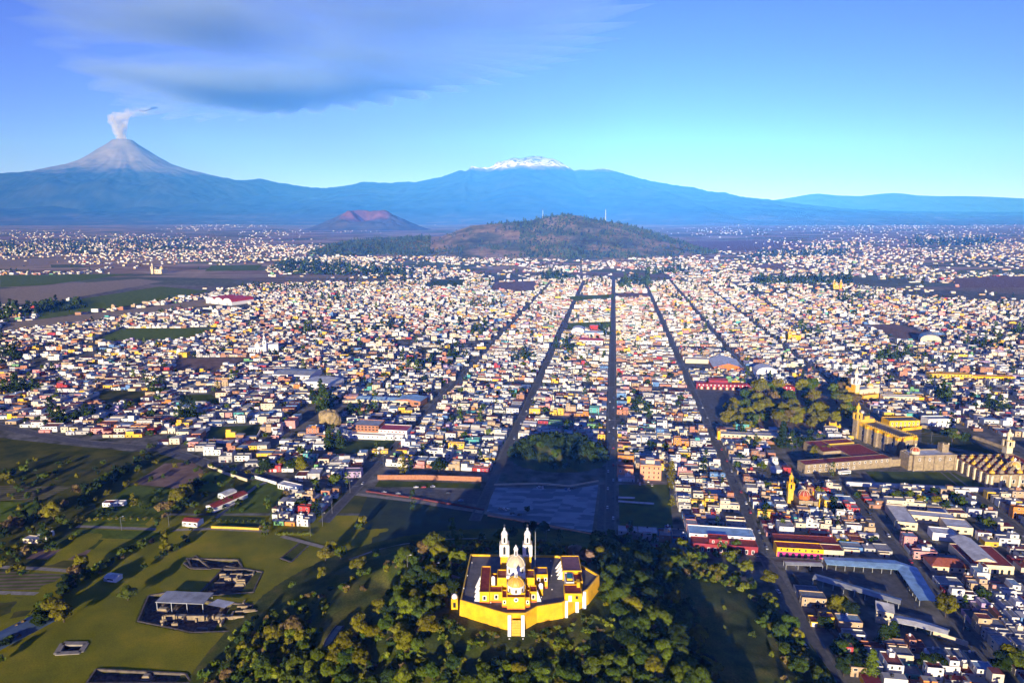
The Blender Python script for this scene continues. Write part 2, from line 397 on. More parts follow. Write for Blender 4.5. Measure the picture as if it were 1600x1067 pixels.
for poly, d in PITW:
    x0 = min(p[0] for p in poly); x1 = max(p[0] for p in poly); y0 = min(p[1] for p in poly); y1 = max(p[1] for p in poly)
    for j in range(max(0, int(y0 - LY0) - 1), min(len(ys), int(y1 - LY0) + 3)):
        for i in range(max(0, int(x0 - LX0) - 1), min(len(xs), int(x1 - LX0) + 3)):
            if inside((xs[i], ys[j]), poly): Zl[j, i] = -d + 0.5 * math.sin(xs[i] * 0.9) * math.sin(ys[j] * 0.7); pitm[j, i] = 1
m, t, b = nodes('lawn_turf', 1.0, 0.0)
n1 = noise(t, 0.035, 6); r1 = ramp(t, n1.outputs[0], [(0.3, (0.15, 0.16, 0.006)), (0.5, (0.22, 0.21, 0.008)), (0.7, (0.31, 0.26, 0.014))])
n3 = noise(t, 1.2, 3); r3 = ramp(t, n3.outputs[0], [(0.3, (0.75,) * 3), (0.7, (1.2,) * 3)])
n2 = noise(t, 0.5, 5); r2 = ramp(t, n2.outputs[0], [(0.35, (0.07, 0.055, 0.04)), (0.65, (0.2, 0.16, 0.11))])
at = nd(t, "ShaderNodeAttribute"); at.attribute_name = 'dug'
n5 = noise(t, 0.011, 4); r5 = ramp(t, n5.outputs[0], [(0.35, (0.62, 0.7, 0.7)), (0.65, (1.2, 1.12, 1.0))])
t.links.new(mixc(t, at.outputs['Fac'], mult(t, mult(t, r1.outputs[0], r3.outputs[0]), r5.outputs[0]), r2.outputs[0]), b.inputs['Base Color']); M['lawn'] = m
lo = grid_mesh('lawn', xs, ys, Zl, M['lawn'])
da = lo.data.attributes.new('dug', 'FLOAT', 'POINT'); da.data.foreach_set('value', pitm.astype(np.float32).ravel())
tag(lo, 'wide sunlit lawn cut by sunken excavation pits', 'lawn', kind='structure')

# the hill
m, t, b = nodes('hill_turf', 1.0, 0.0)
n1 = noise(t, 0.05, 7); r1 = ramp(t, n1.outputs[0], [(0.3, (0.03, 0.045, 0.008)), (0.5, (0.07, 0.085, 0.012)), (0.68, (0.13, 0.115, 0.022))])
n3 = noise(t, 0.9, 4); r3 = ramp(t, n3.outputs[0], [(0.3, (0.65,) * 3), (0.7, (1.3,) * 3)])
t.links.new(mult(t, r1.outputs[0], r3.outputs[0]), b.inputs['Base Color']); M['hillturf'] = m
xs = np.linspace(-176, 176, 177); ys = np.linspace(134, 502, 185); Xg, Yg = np.meshgrid(xs, ys)
Zh = hill_z(Xg, Yg); edge = (Zh <= 0.02); Zh = np.where(edge, -0.6, Zh)
tag(grid_mesh('hill', xs, ys, Zh, M['hillturf']), 'grassy pyramid-shaped hill that carries the yellow church', 'hill', kind='structure')
us = np.linspace(-1.1, 1.1, 40); a, c = uv(656, -50)
xs = a + us * 62; ys = c + us * 58; Xg, Yg = np.meshgrid(xs, ys); Zm = mound_z(Xg, Yg); Zm = np.where(Zm < 0.02, -0.5, Zm)
tag(grid_mesh('mound', xs, ys, Zm, M['hillturf']), 'low wooded mound behind the paved plaza', 'mound', kind='structure')

# far hill with brown fields and scrub
m, t, b = nodes('dry_hillside', 0.95, 0.1)
n1 = noise(t, 0.004, 6); r1 = ramp(t, n1.outputs[0], [(0.36, (0.05, 0.06, 0.025)), (0.46, (0.11, 0.115, 0.04)), (0.54, (0.25, 0.175, 0.085)), (0.72, (0.33, 0.24, 0.12))])
n3 = noise(t, 0.03, 5); r3 = ramp(t, n3.outputs[0], [(0.3, (0.6,) * 3), (0.7, (1.25,) * 3)])
t.links.new(mult(t, r1.outputs[0], r3.outputs[0]), b.inputs['Base Color']); M['dryhill'] = m
xs = np.linspace(-1750, 1750, 260); ys = np.linspace(3500, 5700, 130); Xg, Yg = np.meshgrid(xs, ys)
Zz = zap_z(Xg, Yg); Zz = np.where(Zz < 0.05, -3, Zz)
tag(grid_mesh('far_hill', xs, ys, Zz, M['dryhill']), 'broad wooded hill with brown fields beyond the town', 'hill', kind='structure')

# cinder cone with its red breached crater
CD = 11500.0; ccx = (574 - 800) / FPX * CD * 0.985; cr = 80 / FPX * CD * 0.985; ctop = z_at(329, CD)
xs = np.linspace(ccx - 1.35 * cr, ccx + 1.35 * cr, 110); ys = np.linspace(CD - 1.3 * cr, CD + 1.3 * cr, 100); Xg, Yg = np.meshgrid(xs, ys)
rr = np.hypot(Xg - ccx, Yg - CD) / cr; ang = np.arctan2(Yg - CD, Xg - ccx)
rim = 0.36
Zc = ctop * np.where(rr > rim, np.clip((1.25 - rr) / (1.25 - rim), 0, 1) ** 1.35, 1 - 0.62 * np.clip((rim - rr) / rim, 0, 1))
gap = np.exp(-((np.abs(np.angle(np.exp(1j * (ang + math.pi / 2))))) / 0.62) ** 2)
Zc = np.where(rr < 0.9, Zc * (1 - 0.62 * gap * sstep(0.9, 0.35, rr) * sstep(0.0, 0.15, rr)), Zc) + (fbm(Xg / 120, Yg / 120, 4, 3) - 0.45) * 50 * sstep(1.2, 0.8, rr)
Zc = np.where(rr > 1.24, -3, Zc)
m, t, b = nodes('cinder', 0.95, 0.1)
at = nd(t, "ShaderNodeAttribute"); at.attribute_name = 'scar'
n1 = noise(t, 0.006, 5); ra = ramp(t, n1.outputs[0], [(0.35, (0.04, 0.05, 0.03)), (0.65, (0.09, 0.08, 0.05))])
rb = ramp(t, n1.outputs[0], [(0.35, (0.11, 0.05, 0.035)), (0.65, (0.19, 0.085, 0.06))])
t.links.new(mixc(t, at.outputs['Fac'], ra.outputs[0], rb.outputs[0]), b.inputs['Base Color'])
co = grid_mesh('cinder_cone', xs, ys, Zc, m)
scar = (sstep(0.62, 0.5, rr) * sstep(-0.06, -0.12, (Yg - CD) / cr * -1 * -1 * 1.0 - 0.22)).astype(np.float32)
scar = (sstep(0.70, 0.58, rr) * (Yg < CD + 0.34 * cr) * sstep(0.5, 0.42, np.abs(Xg - ccx - 0.02 * cr) / cr)).astype(np.float32)
da = co.data.attributes.new('scar', 'FLOAT', 'POINT'); da.data.foreach_set('value', scar.ravel())
tag(co, 'small cinder cone with a red breached crater on the plain', 'cinder cone', kind='structure')

# volcanoes and ridges on the horizon
MD = 30000.0; SX = MD * 0.985 / FPX
def mk(pts): return np.array([(p[0] - 800) * SX for p in pts]), np.array([z_at(p[1], MD) for p in pts])
RIDGE = [(-260, 300), (-120, 296), (0, 290), (100, 288), (200, 286), (300, 284), (360, 281), (398, 281), (408, 278.5), (420, 281), (440, 286), (475, 291), (510, 294), (540, 291), (570, 284.5), (600, 286), (650, 284), (690, 277), (720, 267), (732, 263), (738, 258), (744, 263), (752, 264), (770, 260), (785, 252), (795, 247), (810, 246), (835, 244), (850, 246), (870, 250), (885, 260), (896, 268), (905, 266), (920, 264), (940, 264), (965, 268), (990, 277), (1020, 284), (1050, 289), (1080, 292), (1105, 299), (1130, 301), (1150, 307), (1200, 312), (1260, 320), (1340, 329), (1500, 331), (1900, 333)]
rx, rz = mk(RIDGE)
PROF = [(0, 222), (9, 217.5), (14, 219), (22, 226), (35, 235), (50, 246), (65, 255), (80, 261.5), (95, 266), (125, 274), (165, 282), (205, 289), (240, 298), (305, 310), (420, 326), (560, 336)]
pr_, pz_ = np.array([p[0] * SX for p in PROF]), np.array([max(0, z_at(p[1], MD)) for p in PROF])
pz_[-1] = 0.0; pz_[-2] = 150.0; pz_[-3] = 420.0
pcx = (204 - 800) * SX
def massif(X, Y):
    wob = (fbm(X / 2600.0, 0 * X, 3, 11) - 0.45) * 2600
    d = Y - (MD + wob * sstep(0, 1, np.abs(Y - MD) / 4000))
    base = np.interp(X + (fbm(X / 1500, Y / 1500, 3, 4) - 0.45) * 700 * sstep(500, 5000, np.abs(d)), rx, rz)
    f = np.where(d < 0, np.clip(1 + d / 13500.0, 0, 1) ** 1.55, np.clip(1 - d / 9000.0, 0, 1) ** 1.3)
    g = (fbm(X / 1100, Y / 1100, 5, 21) - 0.47) * 460 * sstep(300, 4000, np.abs(d)) * f ** 0.6
    fine = (fbm(X / 260, Y / 260, 3, 31) - 0.45) * 90 * f ** 0.5 + (fbm(X / 330, Y / 900, 4, 61) - 0.42) * 330 * sstep(1700, 2250, base * f)
    return base * f + g + fine
def cone(X, Y):
    a = np.arctan2(Y - MD, X - pcx); r = np.hypot(X - pcx, Y - MD)
    gul = (fbm(np.cos(a) * 9 + 20, np.sin(a) * 9 + 20 + r / 9000, 4, 41) - 0.46)
    gul2 = (fbm(np.cos(a) * 30 + 50, np.sin(a) * 30 + 50 + r / 6000, 2, 47) - 0.4)
    z = np.interp(r, pr_, pz_)
    z = z + (gul * 190 + gul2 * 60) * sstep(400, 3000, r) * sstep(13000, 6000, r) + (fbm(X / 900, Y / 900, 5, 51) - .47) * 330 * sstep(1800, 6000, r) * sstep(15000, 9000, r) + (fbm(X / 240, Y / 240, 3, 57) - .45) * 60 * sstep(400, 1500, r) * sstep(14000, 8000, r)
    return z - 170 * sstep(330, 150, r)
xs = np.concatenate([np.linspace(-31000, -24500, 25), np.linspace(-24300, 16000, 560), np.linspace(16300, 33000, 50)]); ys = np.concatenate([np.linspace(15500, 26000, 90), np.linspace(26100, 33500, 110), np.linspace(33800, 39000, 16)])
Xg, Yg = np.meshgrid(xs, ys); Zr = massif(Xg, Yg); Zr = np.where(Zr < 2, -30, Zr)
m, t, b = nodes('mountain_forest', 0.95, 0.05)
geo = nd(t, "ShaderNodeNewGeometry"); sx = nd(t, "ShaderNodeSeparateXYZ"); t.links.new(geo.outputs['Position'], sx.inputs[0])
n1 = noise(t, 0.0011, 7); n2 = noise(t, 0.00035, 6)
rf = ramp(t, n1.outputs[0], [(0.35, (0.010, 0.022, 0.020)), (0.6, (0.03, 0.045, 0.03))])
lz = nd(t, "ShaderNodeMapRange"); lz.inputs[1].default_value = 20; lz.inputs[2].default_value = 330; t.links.new(sx.outputs[2], lz.inputs[0])
pln = ramp(t, n1.outputs[0], [(0.35, (0.10, 0.085, 0.075)), (0.5, (0.06, 0.075, 0.045)), (0.65, (0.17, 0.13, 0.10))])
rfm = mixc(t, lz.outputs[0], pln.outputs[0], rf.outputs[0])
ma = nd(t, "ShaderNodeMath", operation='MULTIPLY_ADD'); t.links.new(n1.outputs[0], ma.inputs[0]); ma.inputs[1].default_value = -520; t.links.new(sx.outputs[2], ma.inputs[2])
def band(lo, hi):
    r = nd(t, "ShaderNodeMapRange"); r.inputs[1].default_value = lo; r.inputs[2].default_value = hi; t.links.new(ma.outputs[0], r.inputs[0]); return r.outputs[0]
rock = nd(t, "ShaderNodeRGB"); rock.outputs[0].default_value = (0.17, 0.14, 0.14, 1)
snow = nd(t, "ShaderNodeRGB"); snow.outputs[0].default_value = (0.85, 0.83, 0.84, 1)
c1 = mixc(t, band(z_at(270, MD) - 260, z_at(270, MD) - 130), rfm, rock.outputs[0])
n4 = noise(t, 0.0042, 5); r4 = ramp(t, n4.outputs[0], [(0.42, (0.22, 0.2, 0.22)), (0.52, (0.85, 0.83, 0.84))])
c2 = mixc(t, band(z_at(266, MD) - 250, z_at(266, MD) - 170), c1, r4.outputs[0])
t.links.new(c2, b.inputs['Base Color'])
tag(grid_mesh('mountain_range', xs, ys, Zr, m), 'forested mountain range with a long snow-capped summit ridge', 'mountains', kind='structure')
xs = pcx + np.concatenate([np.linspace(-17000, -6200, 60), np.linspace(-6000, 6000, 240), np.linspace(6200, 17000, 60)]); ys = MD + np.concatenate([np.linspace(-15500, -6200, 60), np.linspace(-6000, 6000, 200), np.linspace(6200, 9500, 10)])
Xg, Yg = np.meshgrid(xs, ys); Zp = cone(Xg, Yg); Zp = np.where(Zp < 2, -40, Zp)
m, t, b = nodes('volcano_ash', 0.95, 0.05)
geo = nd(t, "ShaderNodeNewGeometry"); sx = nd(t, "ShaderNodeSeparateXYZ"); t.links.new(geo.outputs['Position'], sx.inputs[0])
n1 = noise(t, 0.0013, 7)
rf = ramp(t, n1.outputs[0], [(0.35, (0.010, 0.022, 0.020)), (0.6, (0.035, 0.05, 0.035))])
ra = ramp(t, n1.outputs[0], [(0.35, (0.12, 0.115, 0.14)), (0.62, (0.24, 0.225, 0.26))])
lz = nd(t, "ShaderNodeMapRange"); lz.inputs[1].default_value = 20; lz.inputs[2].default_value = 330; t.links.new(sx.outputs[2], lz.inputs[0])
pln = ramp(t, n1.outputs[0], [(0.35, (0.10, 0.085, 0.075)), (0.5, (0.06, 0.075, 0.045)), (0.65, (0.17, 0.13, 0.10))])
rfm = mixc(t, lz.outputs[0], pln.outputs[0], rf.outputs[0])
ma = nd(t, "ShaderNodeMath", operation='MULTIPLY_ADD'); t.links.new(n1.outputs[0], ma.inputs[0]); ma.inputs[1].default_value = -1500; t.links.new(sx.outputs[2], ma.inputs[2])
r = nd(t, "ShaderNodeMapRange"); r.inputs[1].default_value = z_at(274, MD) - 900; r.inputs[2].default_value = z_at(274, MD) - 560; t.links.new(ma.outputs[0], r.inputs[0])
t.links.new(mixc(t, r.outputs[0], rfm, ra.outputs[0]), b.inputs['Base Color'])
tag(grid_mesh('volcano', xs, ys, Zp, m), 'tall ash-grey volcano cone, its crater smoking', 'volcano', kind='structure')
# a second, lower range further off on the right
BD = 36500.0
FR = [(1120, 330), (1180, 316), (1215, 311), (1240, 307), (1262, 303), (1275, 302), (1290, 303.5), (1305, 305), (1340, 306), (1370, 302.5), (1390, 301), (1405, 302), (1430, 305), (1460, 306), (1500, 306), (1540, 307), (1600, 310), (1680, 314), (1740, 322)]
fx = np.array([(p[0] - 800) / FPX * BD * 0.985 for p in FR]); fz = np.array([z_at(p[1], BD) for p in FR])
xs = np.linspace(fx[0], fx[-1], 220); ys = np.linspace(31000, 40500, 50); Xg, Yg = np.meshgrid(xs, ys)
d = np.abs(Yg - BD) / np.where(Yg < BD, 5500.0, 4000.0)
Zf = np.interp(Xg, fx, fz) * np.clip(1 - d, 0, 1) ** 1.3 + (fbm(Xg / 900, Yg / 900, 4, 9) - 0.45) * 200 * sstep(0, 0.3, d) * sstep(1, 0.7, d)
Zf = np.where(Zf < 2, -30, Zf)
tag(grid_mesh('distant_range', xs, ys, Zf, mat_noise('distant_forest', (0.012, 0.024, 0.022), (0.035, 0.05, 0.035), 0.001)), 'low blue mountain range at the right end of the horizon', 'mountains', kind='structure')
# ------------------------------------------------------------ roads, paving and fields
def road(name, pts, w, label, mat='asphalt', z=0.06, side=1.6, zf=None):
    zf = zf or flat(z); pts = dense(pts, 14.0); ROADL.append((pts, w / 2 + side + 0.4))
    b = MB(); strip(b, pts, w, zf)
    o = tag(b.build(name, M[mat]), label, 'street', kind='structure')
    if side:
        k = MB()
        for sgn in (-1, 1):
            strip(k, pts, side, lambda x, y: zf(x, y) + 0.13, sgn * (w / 2 + side / 2)); strip_kerb(k, pts, sgn * w / 2, zf)
        k.build('pavement', M['kerb'], o)
    return o
def strip_kerb(b, pts, off, zf):
    L = []
    n = len(pts)
    for i in range(n):
        a = pts[max(0, i - 1)]; c = pts[min(n - 1, i + 1)]; dx, dy = c[0] - a[0], c[1] - a[1]; l = math.hypot(dx, dy)
        L.append((pts[i][0] - dy / l * off, pts[i][1] + dx / l * off))
    for p, q in zip(L, L[1:]):
        b.quad((*p, zf(*p)), (*q, zf(*q)), (*q, zf(*q) + 0.13), (*p, zf(*p) + 0.13))
VST = [-222.0, -104.0, 3.0, 114.0, 210.0, 317.0, 424.0, 531.0, 640.0]
UST = [470.0, 628.0, 787.0, 948.0, 1108.0, 1268.0, 1428.0, 1590.0, 1750.0, 1910.0, 2070.0, 2230.0]
names_v = ['long street left of the brick school', 'street along the left side of the wooded mound', 'dead straight central street running to the horizon', 'straight street along the left side of the town square', 'street entering the town behind the town square', 'street right of the convent church', 'outer street at the right of the convent', 'second outer street on the right', 'last outer street on the right']
for k, v in enumerate(VST):
    u0, u1 = 632, 2500
    if k == 2: u0 = 500
    if k == 1: u0 = 500
    if k == 0: u0 = 480
    w = 6.6
    if k == 3: pts = [(164, 280), (170, 318), (178.5, 423), (181, 461)] + [uv(u, v) for u in (560, 645, 900, 1300, 1900, 2700)]
    elif k == 4: pts = [uv(u, v) for u in (372, 470, 590, 618)]
    elif k >= 5: pts = [uv(u, v) for u in (340 if k == 5 else 480, 700, 1100, 1700, 2500)]
    else: pts = [uv(u, v) for u in (u0, 700, 1100, 1700, 2750 if k == 2 else 2500)]
    road('street', pts, w, names_v[k])
    if k == 4: road('street', [uv(u, v) for u in (965, 1300, 1900, 2900)], w, 'long right-hand street running on beyond the town square')
for k, u in enumerate(UST):
    v0, v1 = -222, 640
    if k == 0: v0, v1 = 58, 420
    if k == 1: v0, v1 = 112, 420
    b = 'front'
    road('cross_street', [uv(u, v) for v in np.linspace(v0, v1, 8)], 6.5, 'cross street %s of the town square' % ['at the foot of the hill, well in front', 'in front of the convent, short', 'along the near edge', 'along the far edge'][k] if k < 4 else 'narrow cross street %s blocks behind the town square' % ['one', 'two', 'three', 'four', 'five', 'six', 'seven', 'eight'][k - 4], z=0.075)
# oblique streets of the left-hand district
main_left = gpoly([(-60, 655), (120, 690), (255, 702), (312, 719), (350, 733), (391, 743), (440, 752), (490, 757), (555, 764)])
road('main_road', main_left, 11, 'wide main road between the fields and the left-hand houses', z=0.09)
road('rail_lane', gpoly([(557, 772), (650, 783), (760, 801), (850, 820), (930, 836)]), 5, 'narrow lane along the foot of the dark grass slope', 'path', z=0.1, side=0)
road('farm_lane', gpoly([(120, 822), (200, 825), (268, 828), (330, 826), (420, 830)]), 4, 'pale farm lane behind the crop plots', 'path', z=0.1, side=0)
road('farm_lane', gpoly([(-20, 885), (60, 888), (122, 893)]), 4, 'pale farm track at the left edge, upper one', 'path', z=0.1, side=0)
road('farm_lane', gpoly([(122, 893), (100, 910), (75, 928), (-20, 925)]), 4, 'pale farm track at the left edge, bending lower one', 'path', z=0.1, side=0)
road('farm_lane', gpoly([(330, 815), (362, 790), (400, 760), (428, 748)]), 3.5, 'dirt lane along the red-roofed farm shed', 'path', z=0.1, side=0)
hz = lambda x, y: gz(x, y) + 0.25
road('footpath', [gp(545, 868, 6), gp(585, 857, 6), gp(630, 849, 6), gp(690, 848, 6), gp(760, 851, 6)], 3.2, 'pale curved footpath across the shaded grass slope', 'paving', side=0, zf=hz)
road('footpath', gpoly([(440, 838), (478, 848), (505, 855)]), 4, 'short path by the hedge above the lawn', 'path', z=0.35, side=0, zf=lambda x, y: max(0.35, gz(x, y) + 0.35))
road('access_road', [gp(640, 905, 40), gp(655, 902, 42), gp(680, 905, 46), gp(715, 908, 50)], 4.5, 'grey access road up to the church terrace', 'terrace', side=0, zf=hz)
# paved plaza and car park
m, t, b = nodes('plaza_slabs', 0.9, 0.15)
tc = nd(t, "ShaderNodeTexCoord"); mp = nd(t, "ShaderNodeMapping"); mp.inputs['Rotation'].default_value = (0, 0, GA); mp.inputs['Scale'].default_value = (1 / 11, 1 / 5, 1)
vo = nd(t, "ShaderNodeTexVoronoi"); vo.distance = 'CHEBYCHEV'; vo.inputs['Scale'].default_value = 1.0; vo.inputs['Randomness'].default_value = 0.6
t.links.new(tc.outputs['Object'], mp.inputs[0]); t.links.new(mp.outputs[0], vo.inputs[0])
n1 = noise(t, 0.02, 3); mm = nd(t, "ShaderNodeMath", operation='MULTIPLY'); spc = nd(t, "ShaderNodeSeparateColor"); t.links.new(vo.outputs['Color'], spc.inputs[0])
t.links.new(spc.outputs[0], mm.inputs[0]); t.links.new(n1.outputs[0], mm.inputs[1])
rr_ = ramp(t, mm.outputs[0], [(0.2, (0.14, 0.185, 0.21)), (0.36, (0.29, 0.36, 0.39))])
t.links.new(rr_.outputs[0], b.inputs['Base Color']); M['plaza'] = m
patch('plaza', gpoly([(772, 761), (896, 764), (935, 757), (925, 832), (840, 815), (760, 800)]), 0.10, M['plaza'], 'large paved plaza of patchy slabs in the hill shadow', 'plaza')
patch('car_park', gpoly([(580, 762), (752, 767), (745, 788), (640, 776), (575, 770)]), 0.11, M['asphalt'], 'long asphalt car park left of the plaza', 'car park')
patch('plaza_road', gpoly([(938, 757), (958, 757), (955, 838), (932, 834)]), 0.12, M['asphalt'], 'dark strip of roadway along the right side of the plaza', 'road')
patch('square_paving', gpoly([(1090, 609), (1145, 609), (1155, 664), (1112, 666)]), 0.12, M['asphalt'], 'open paved side of the town square', 'square')
patch('square_garden', gpoly([(1147, 609), (1330, 604), (1345, 640), (1322, 672), (1150, 664)]), 0.12, M['soil'], 'ground under the trees of the town square', 'garden')
patch('market_yard', gpoly([(1245, 900), (1405, 885), (1445, 945), (1410, 960)]), 0.1, M['asphalt'], 'dark yard inside the blue-roofed market sheds', 'yard')
patch('grassland', [(-900, 300)] + [(-332, 255), (-332, 524), (-92, 524), (-110, 560)] + gpoly([(545, 771), (485, 764), (436, 758), (386, 749), (344, 738), (306, 726), (250, 709), (120, 697), (0, 684)]) + [(-900, 640)], 0.03, mat_noise('rough_grass', (0.035, 0.05, 0.006), (0.115, 0.11, 0.014), 0.04, spec=0), 'rough dark grassland between the fields and hedges', 'grass')
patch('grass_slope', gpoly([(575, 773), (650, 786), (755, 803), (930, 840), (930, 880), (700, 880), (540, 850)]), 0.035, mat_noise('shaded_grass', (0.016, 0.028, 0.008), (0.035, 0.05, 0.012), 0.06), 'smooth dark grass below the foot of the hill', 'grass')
KEEP.pop(-2); KEEP.pop()
GREEN = {'mid': mat_noise('meadow', (0.04, 0.062, 0.006), (0.09, 0.115, 0.010), 0.08, spec=0), 'bright': mat_noise('bright_crop', (0.08, 0.125, 0.010), (0.15, 0.19, 0.014), 0.1, spec=0),
         'brown': mat_noise('ploughed_soil', (0.14, 0.095, 0.075), (0.25, 0.17, 0.13), 0.08, spec=0), 'tan': mat_noise('stubble', (0.22, 0.16, 0.09), (0.34, 0.26, 0.14), 0.1), 'dark': mat_noise('scrub', (0.04, 0.055, 0.010), (0.11, 0.10, 0.022), 0.06, spec=0)}
def crop(name, c0, c1, ang, per):
    m, t, b = nodes(name, 1.0, 0.0); tc = nd(t, "ShaderNodeTexCoord"); mp = nd(t, "ShaderNodeMapping"); mp.inputs['Rotation'].default_value = (0, 0, ang)
    w = nd(t, "ShaderNodeTexWave"); w.inputs['Scale'].default_value = 1.0 / per; w.inputs['Distortion'].default_value = 1.5; w.inputs['Detail'].default_value = 3
    t.links.new(tc.outputs['Object'], mp.inputs[0]); t.links.new(mp.outputs[0], w.inputs[0])
    r = ramp(t, w.outputs[0], [(0.3, c0), (0.7, c1)]); n = noise(t, 0.1, 5); r2 = ramp(t, n.outputs[0], [(0.3, (0.7,) * 3), (0.7, (1.25,) * 3)])
    t.links.new(mult(t, r.outputs[0], r2.outputs[0]), b.inputs['Base Color']); return m
GREEN['rows'] = crop('crop_rows', (0.04, 0.07, 0.006), (0.15, 0.19, 0.012), 1.2, 7.0)
GREEN['strips'] = crop('strip_plots', (0.17, 0.125, 0.09), (0.09, 0.115, 0.018), 1.5, 14.0)
FIELDS = [([(95, 722), (250, 704), (235, 722), (172, 748), (60, 757), (40, 738)], 'dark', 'scrubby dark field below the left-hand houses'),
          ([(-30, 758), (112, 760), (62, 783), (-30, 781)], 'strips', 'brown striped field at the left edge'), ([(-30, 783), (60, 785), (44, 812), (-30, 816)], 'bright', 'green field at the left edge under the striped one'),
          ([(257, 724), (300, 722), (319, 736), (290, 766), (262, 761), (206, 756)], 'brown', 'ploughed brown field with a slanting near end'), ([(320, 736), (374, 740), (338, 768), (292, 767)], 'bright', 'bright green field beside the ploughed one'),
          ([(204, 758), (290, 769), (276, 786), (246, 818), (122, 816)], 'rows', 'green field with long tree shadows round a small farmhouse'), ([(130, 817), (245, 819), (243, 823), (128, 821)], 'bright', 'narrow bright strip of crop along the farm lane'),
          ([(118, 827), (258, 830), (232, 843), (103, 839)], 'rows', 'vegetable plot in rows below the farm lane'), ([(86, 842), (162, 843), (146, 858), (68, 856)], 'mid', 'plain dark green plot below the vegetable rows'), ([(60, 858), (142, 859), (128, 874), (40, 873)], 'brown', 'bare brown plot in the left foreground'), ([(-30, 872), (128, 876), (122, 888), (-30, 880)], 'dark', 'rough grass verge above the upper farm track'),
          ([(-30, 891), (100, 897), (70, 922), (-30, 920)], 'strips', 'banded allotment between the two farm tracks'), ([(-30, 932), (70, 934), (40, 962), (-30, 975)], 'dark', 'rough grass below the bending farm track'),
          ([(398, 748), (450, 763), (418, 800), (340, 803)], 'rows', 'long dark field with streaks of shadow beside the shed lane'), ([(335, 805), (415, 808), (408, 822), (330, 820)], 'mid', 'small green field with palm trees by the lane'),
          ([(592, 751), (752, 755), (750, 763), (586, 760)], 'mid', 'narrow grass strip above the car park'), ([(967, 757), (1045, 757), (1052, 828), (968, 826)], 'mid', 'walled green lot right of the plaza'),
          ([(530, 690), (618, 686), (612, 704), (520, 710)], 'mid', 'dark green field in front of the brick school'), ([(1352, 736), (1490, 738), (1540, 760), (1372, 756)], 'mid', 'convent lawn in front of the stone chapel'),
          ([(1440, 668), (1520, 690), (1560, 712), (1440, 690)], 'dark', 'dark grass churchyard behind the convent church'),
          ([(190, 514), (345, 512), (300, 531), (145, 533)], 'bright', 'green playing field among the left-hand houses'), ([(270, 618), (330, 616), (345, 630), (300, 634)], 'mid', 'small green lot between houses'),
          ([(330, 668), (410, 663), (400, 682), (322, 688)], 'mid', 'green lot behind a white wall'), ([(160, 610), (235, 612), (220, 630), (150, 628)], 'dark', 'dark patch of grass among left-hand roofs'), ([(280, 560), (400, 560), (330, 580), (270, 578)], 'brown', 'bare lot near the white church'),
          ([(0, 430), (210, 428), (70, 446), (0, 449)], 'bright', 'flat green field far left'), ([(0, 452), (215, 436), (255, 440), (60, 476), (0, 474)], 'tan', 'tan field far left'), ([(60, 478), (250, 448), (330, 455), (200, 478), (60, 500)], 'bright', 'long green field near the barrel-roofed warehouse'),
          ([(10, 505), (220, 482), (330, 466), (340, 476), (150, 500), (0, 520)], 'tan', 'long brown field in front of the barrel-roofed warehouse'), ([(330, 415), (410, 414), (400, 423), (320, 424)], 'bright', 'distant bright green field'), ([(0, 405), (130, 402), (60, 416), (0, 417)], 'tan', 'distant brown field at the left edge'),
          ([(775, 441), (836, 439), (834, 457), (766, 455)], 'brown', 'square brown field at the end of the left avenue'), ([(880, 464), (960, 460), (958, 468), (900, 471)], 'bright', 'green strip at the head of the central street'), ([(965, 458), (1012, 458), (1012, 465), (966, 466)], 'brown', 'brown strip right of the central street head'), ([(676, 439), (725, 438), (722, 449), (668, 449)], 'mid', 'green square near the foot of the far hill'),
          ([(1340, 508), (1400, 507), (1470, 530), (1440, 538)], 'brown', 'dark brown lot among right-hand roofs'), ([(1490, 435), (1640, 430), (1640, 450), (1500, 450)], 'brown', 'brown fields at the right edge'), ([(890, 505), (955, 503), (955, 513), (885, 514)], 'bright', 'green pitch left of the central street'),
          ([(1050, 378), (1240, 376), (1270, 390), (1120, 392)], 'brown', 'purple-brown fields right of the far hill')]
FPOLY = []
for k, (p, c, lab) in enumerate(FIELDS):
    w = gpoly(p); FPOLY.append(w); far = max(q[1] for q in w)
    patch('field', w, 0.05 + 0.002 * k if far < 1500 else 0.5 + 0.01 * k, GREEN[c], lab, 'field')

# ------------------------------------------------------------ shared builders for buildings
def win(parent, x, y, z, w=1.1, h=1.7, face='y-', frame='white', arch=False, name='window', dark='glass'):
    """a framed window standing proud of a wall face at (x, y); its pane is a sub-part"""
    b = MB(); p = MB(); f = 0.28; d = 0.14
    def B(mb, a0, a1, z0, z1, dd):
        if face == 'y-': mb.box(x + a0, y - dd, z + z0, x + a1, y + 0.02, z + z1, bottom=True)
        elif face == 'y+': mb.box(x + a0, y - 0.02, z + z0, x + a1, y + dd, z + z1, bottom=True)
        elif face == 'x-': mb.box(x - dd, y + a0, z + z0, x + 0.02, y + a1, z + z1, bottom=True)
        else: mb.box(x - 0.02, y + a0, z + z0, x + dd, y + a1, z + z1, bottom=True)
    hw = w / 2
    B(b, -hw - f, -hw, -f, h + f, d); B(b, hw, hw + f, -f, h + f, d); B(b, -hw, hw, -f, 0, d); B(b, -hw, hw, h, h + f, d)
    if arch: B(b, -hw * 0.6, hw * 0.6, h + f, h + f + w * 0.35, d)
    B(p, -hw, hw, 0, h, 0.06)
    o = b.build(name, M[frame], parent); p.build('pane', M[dark], o); return o
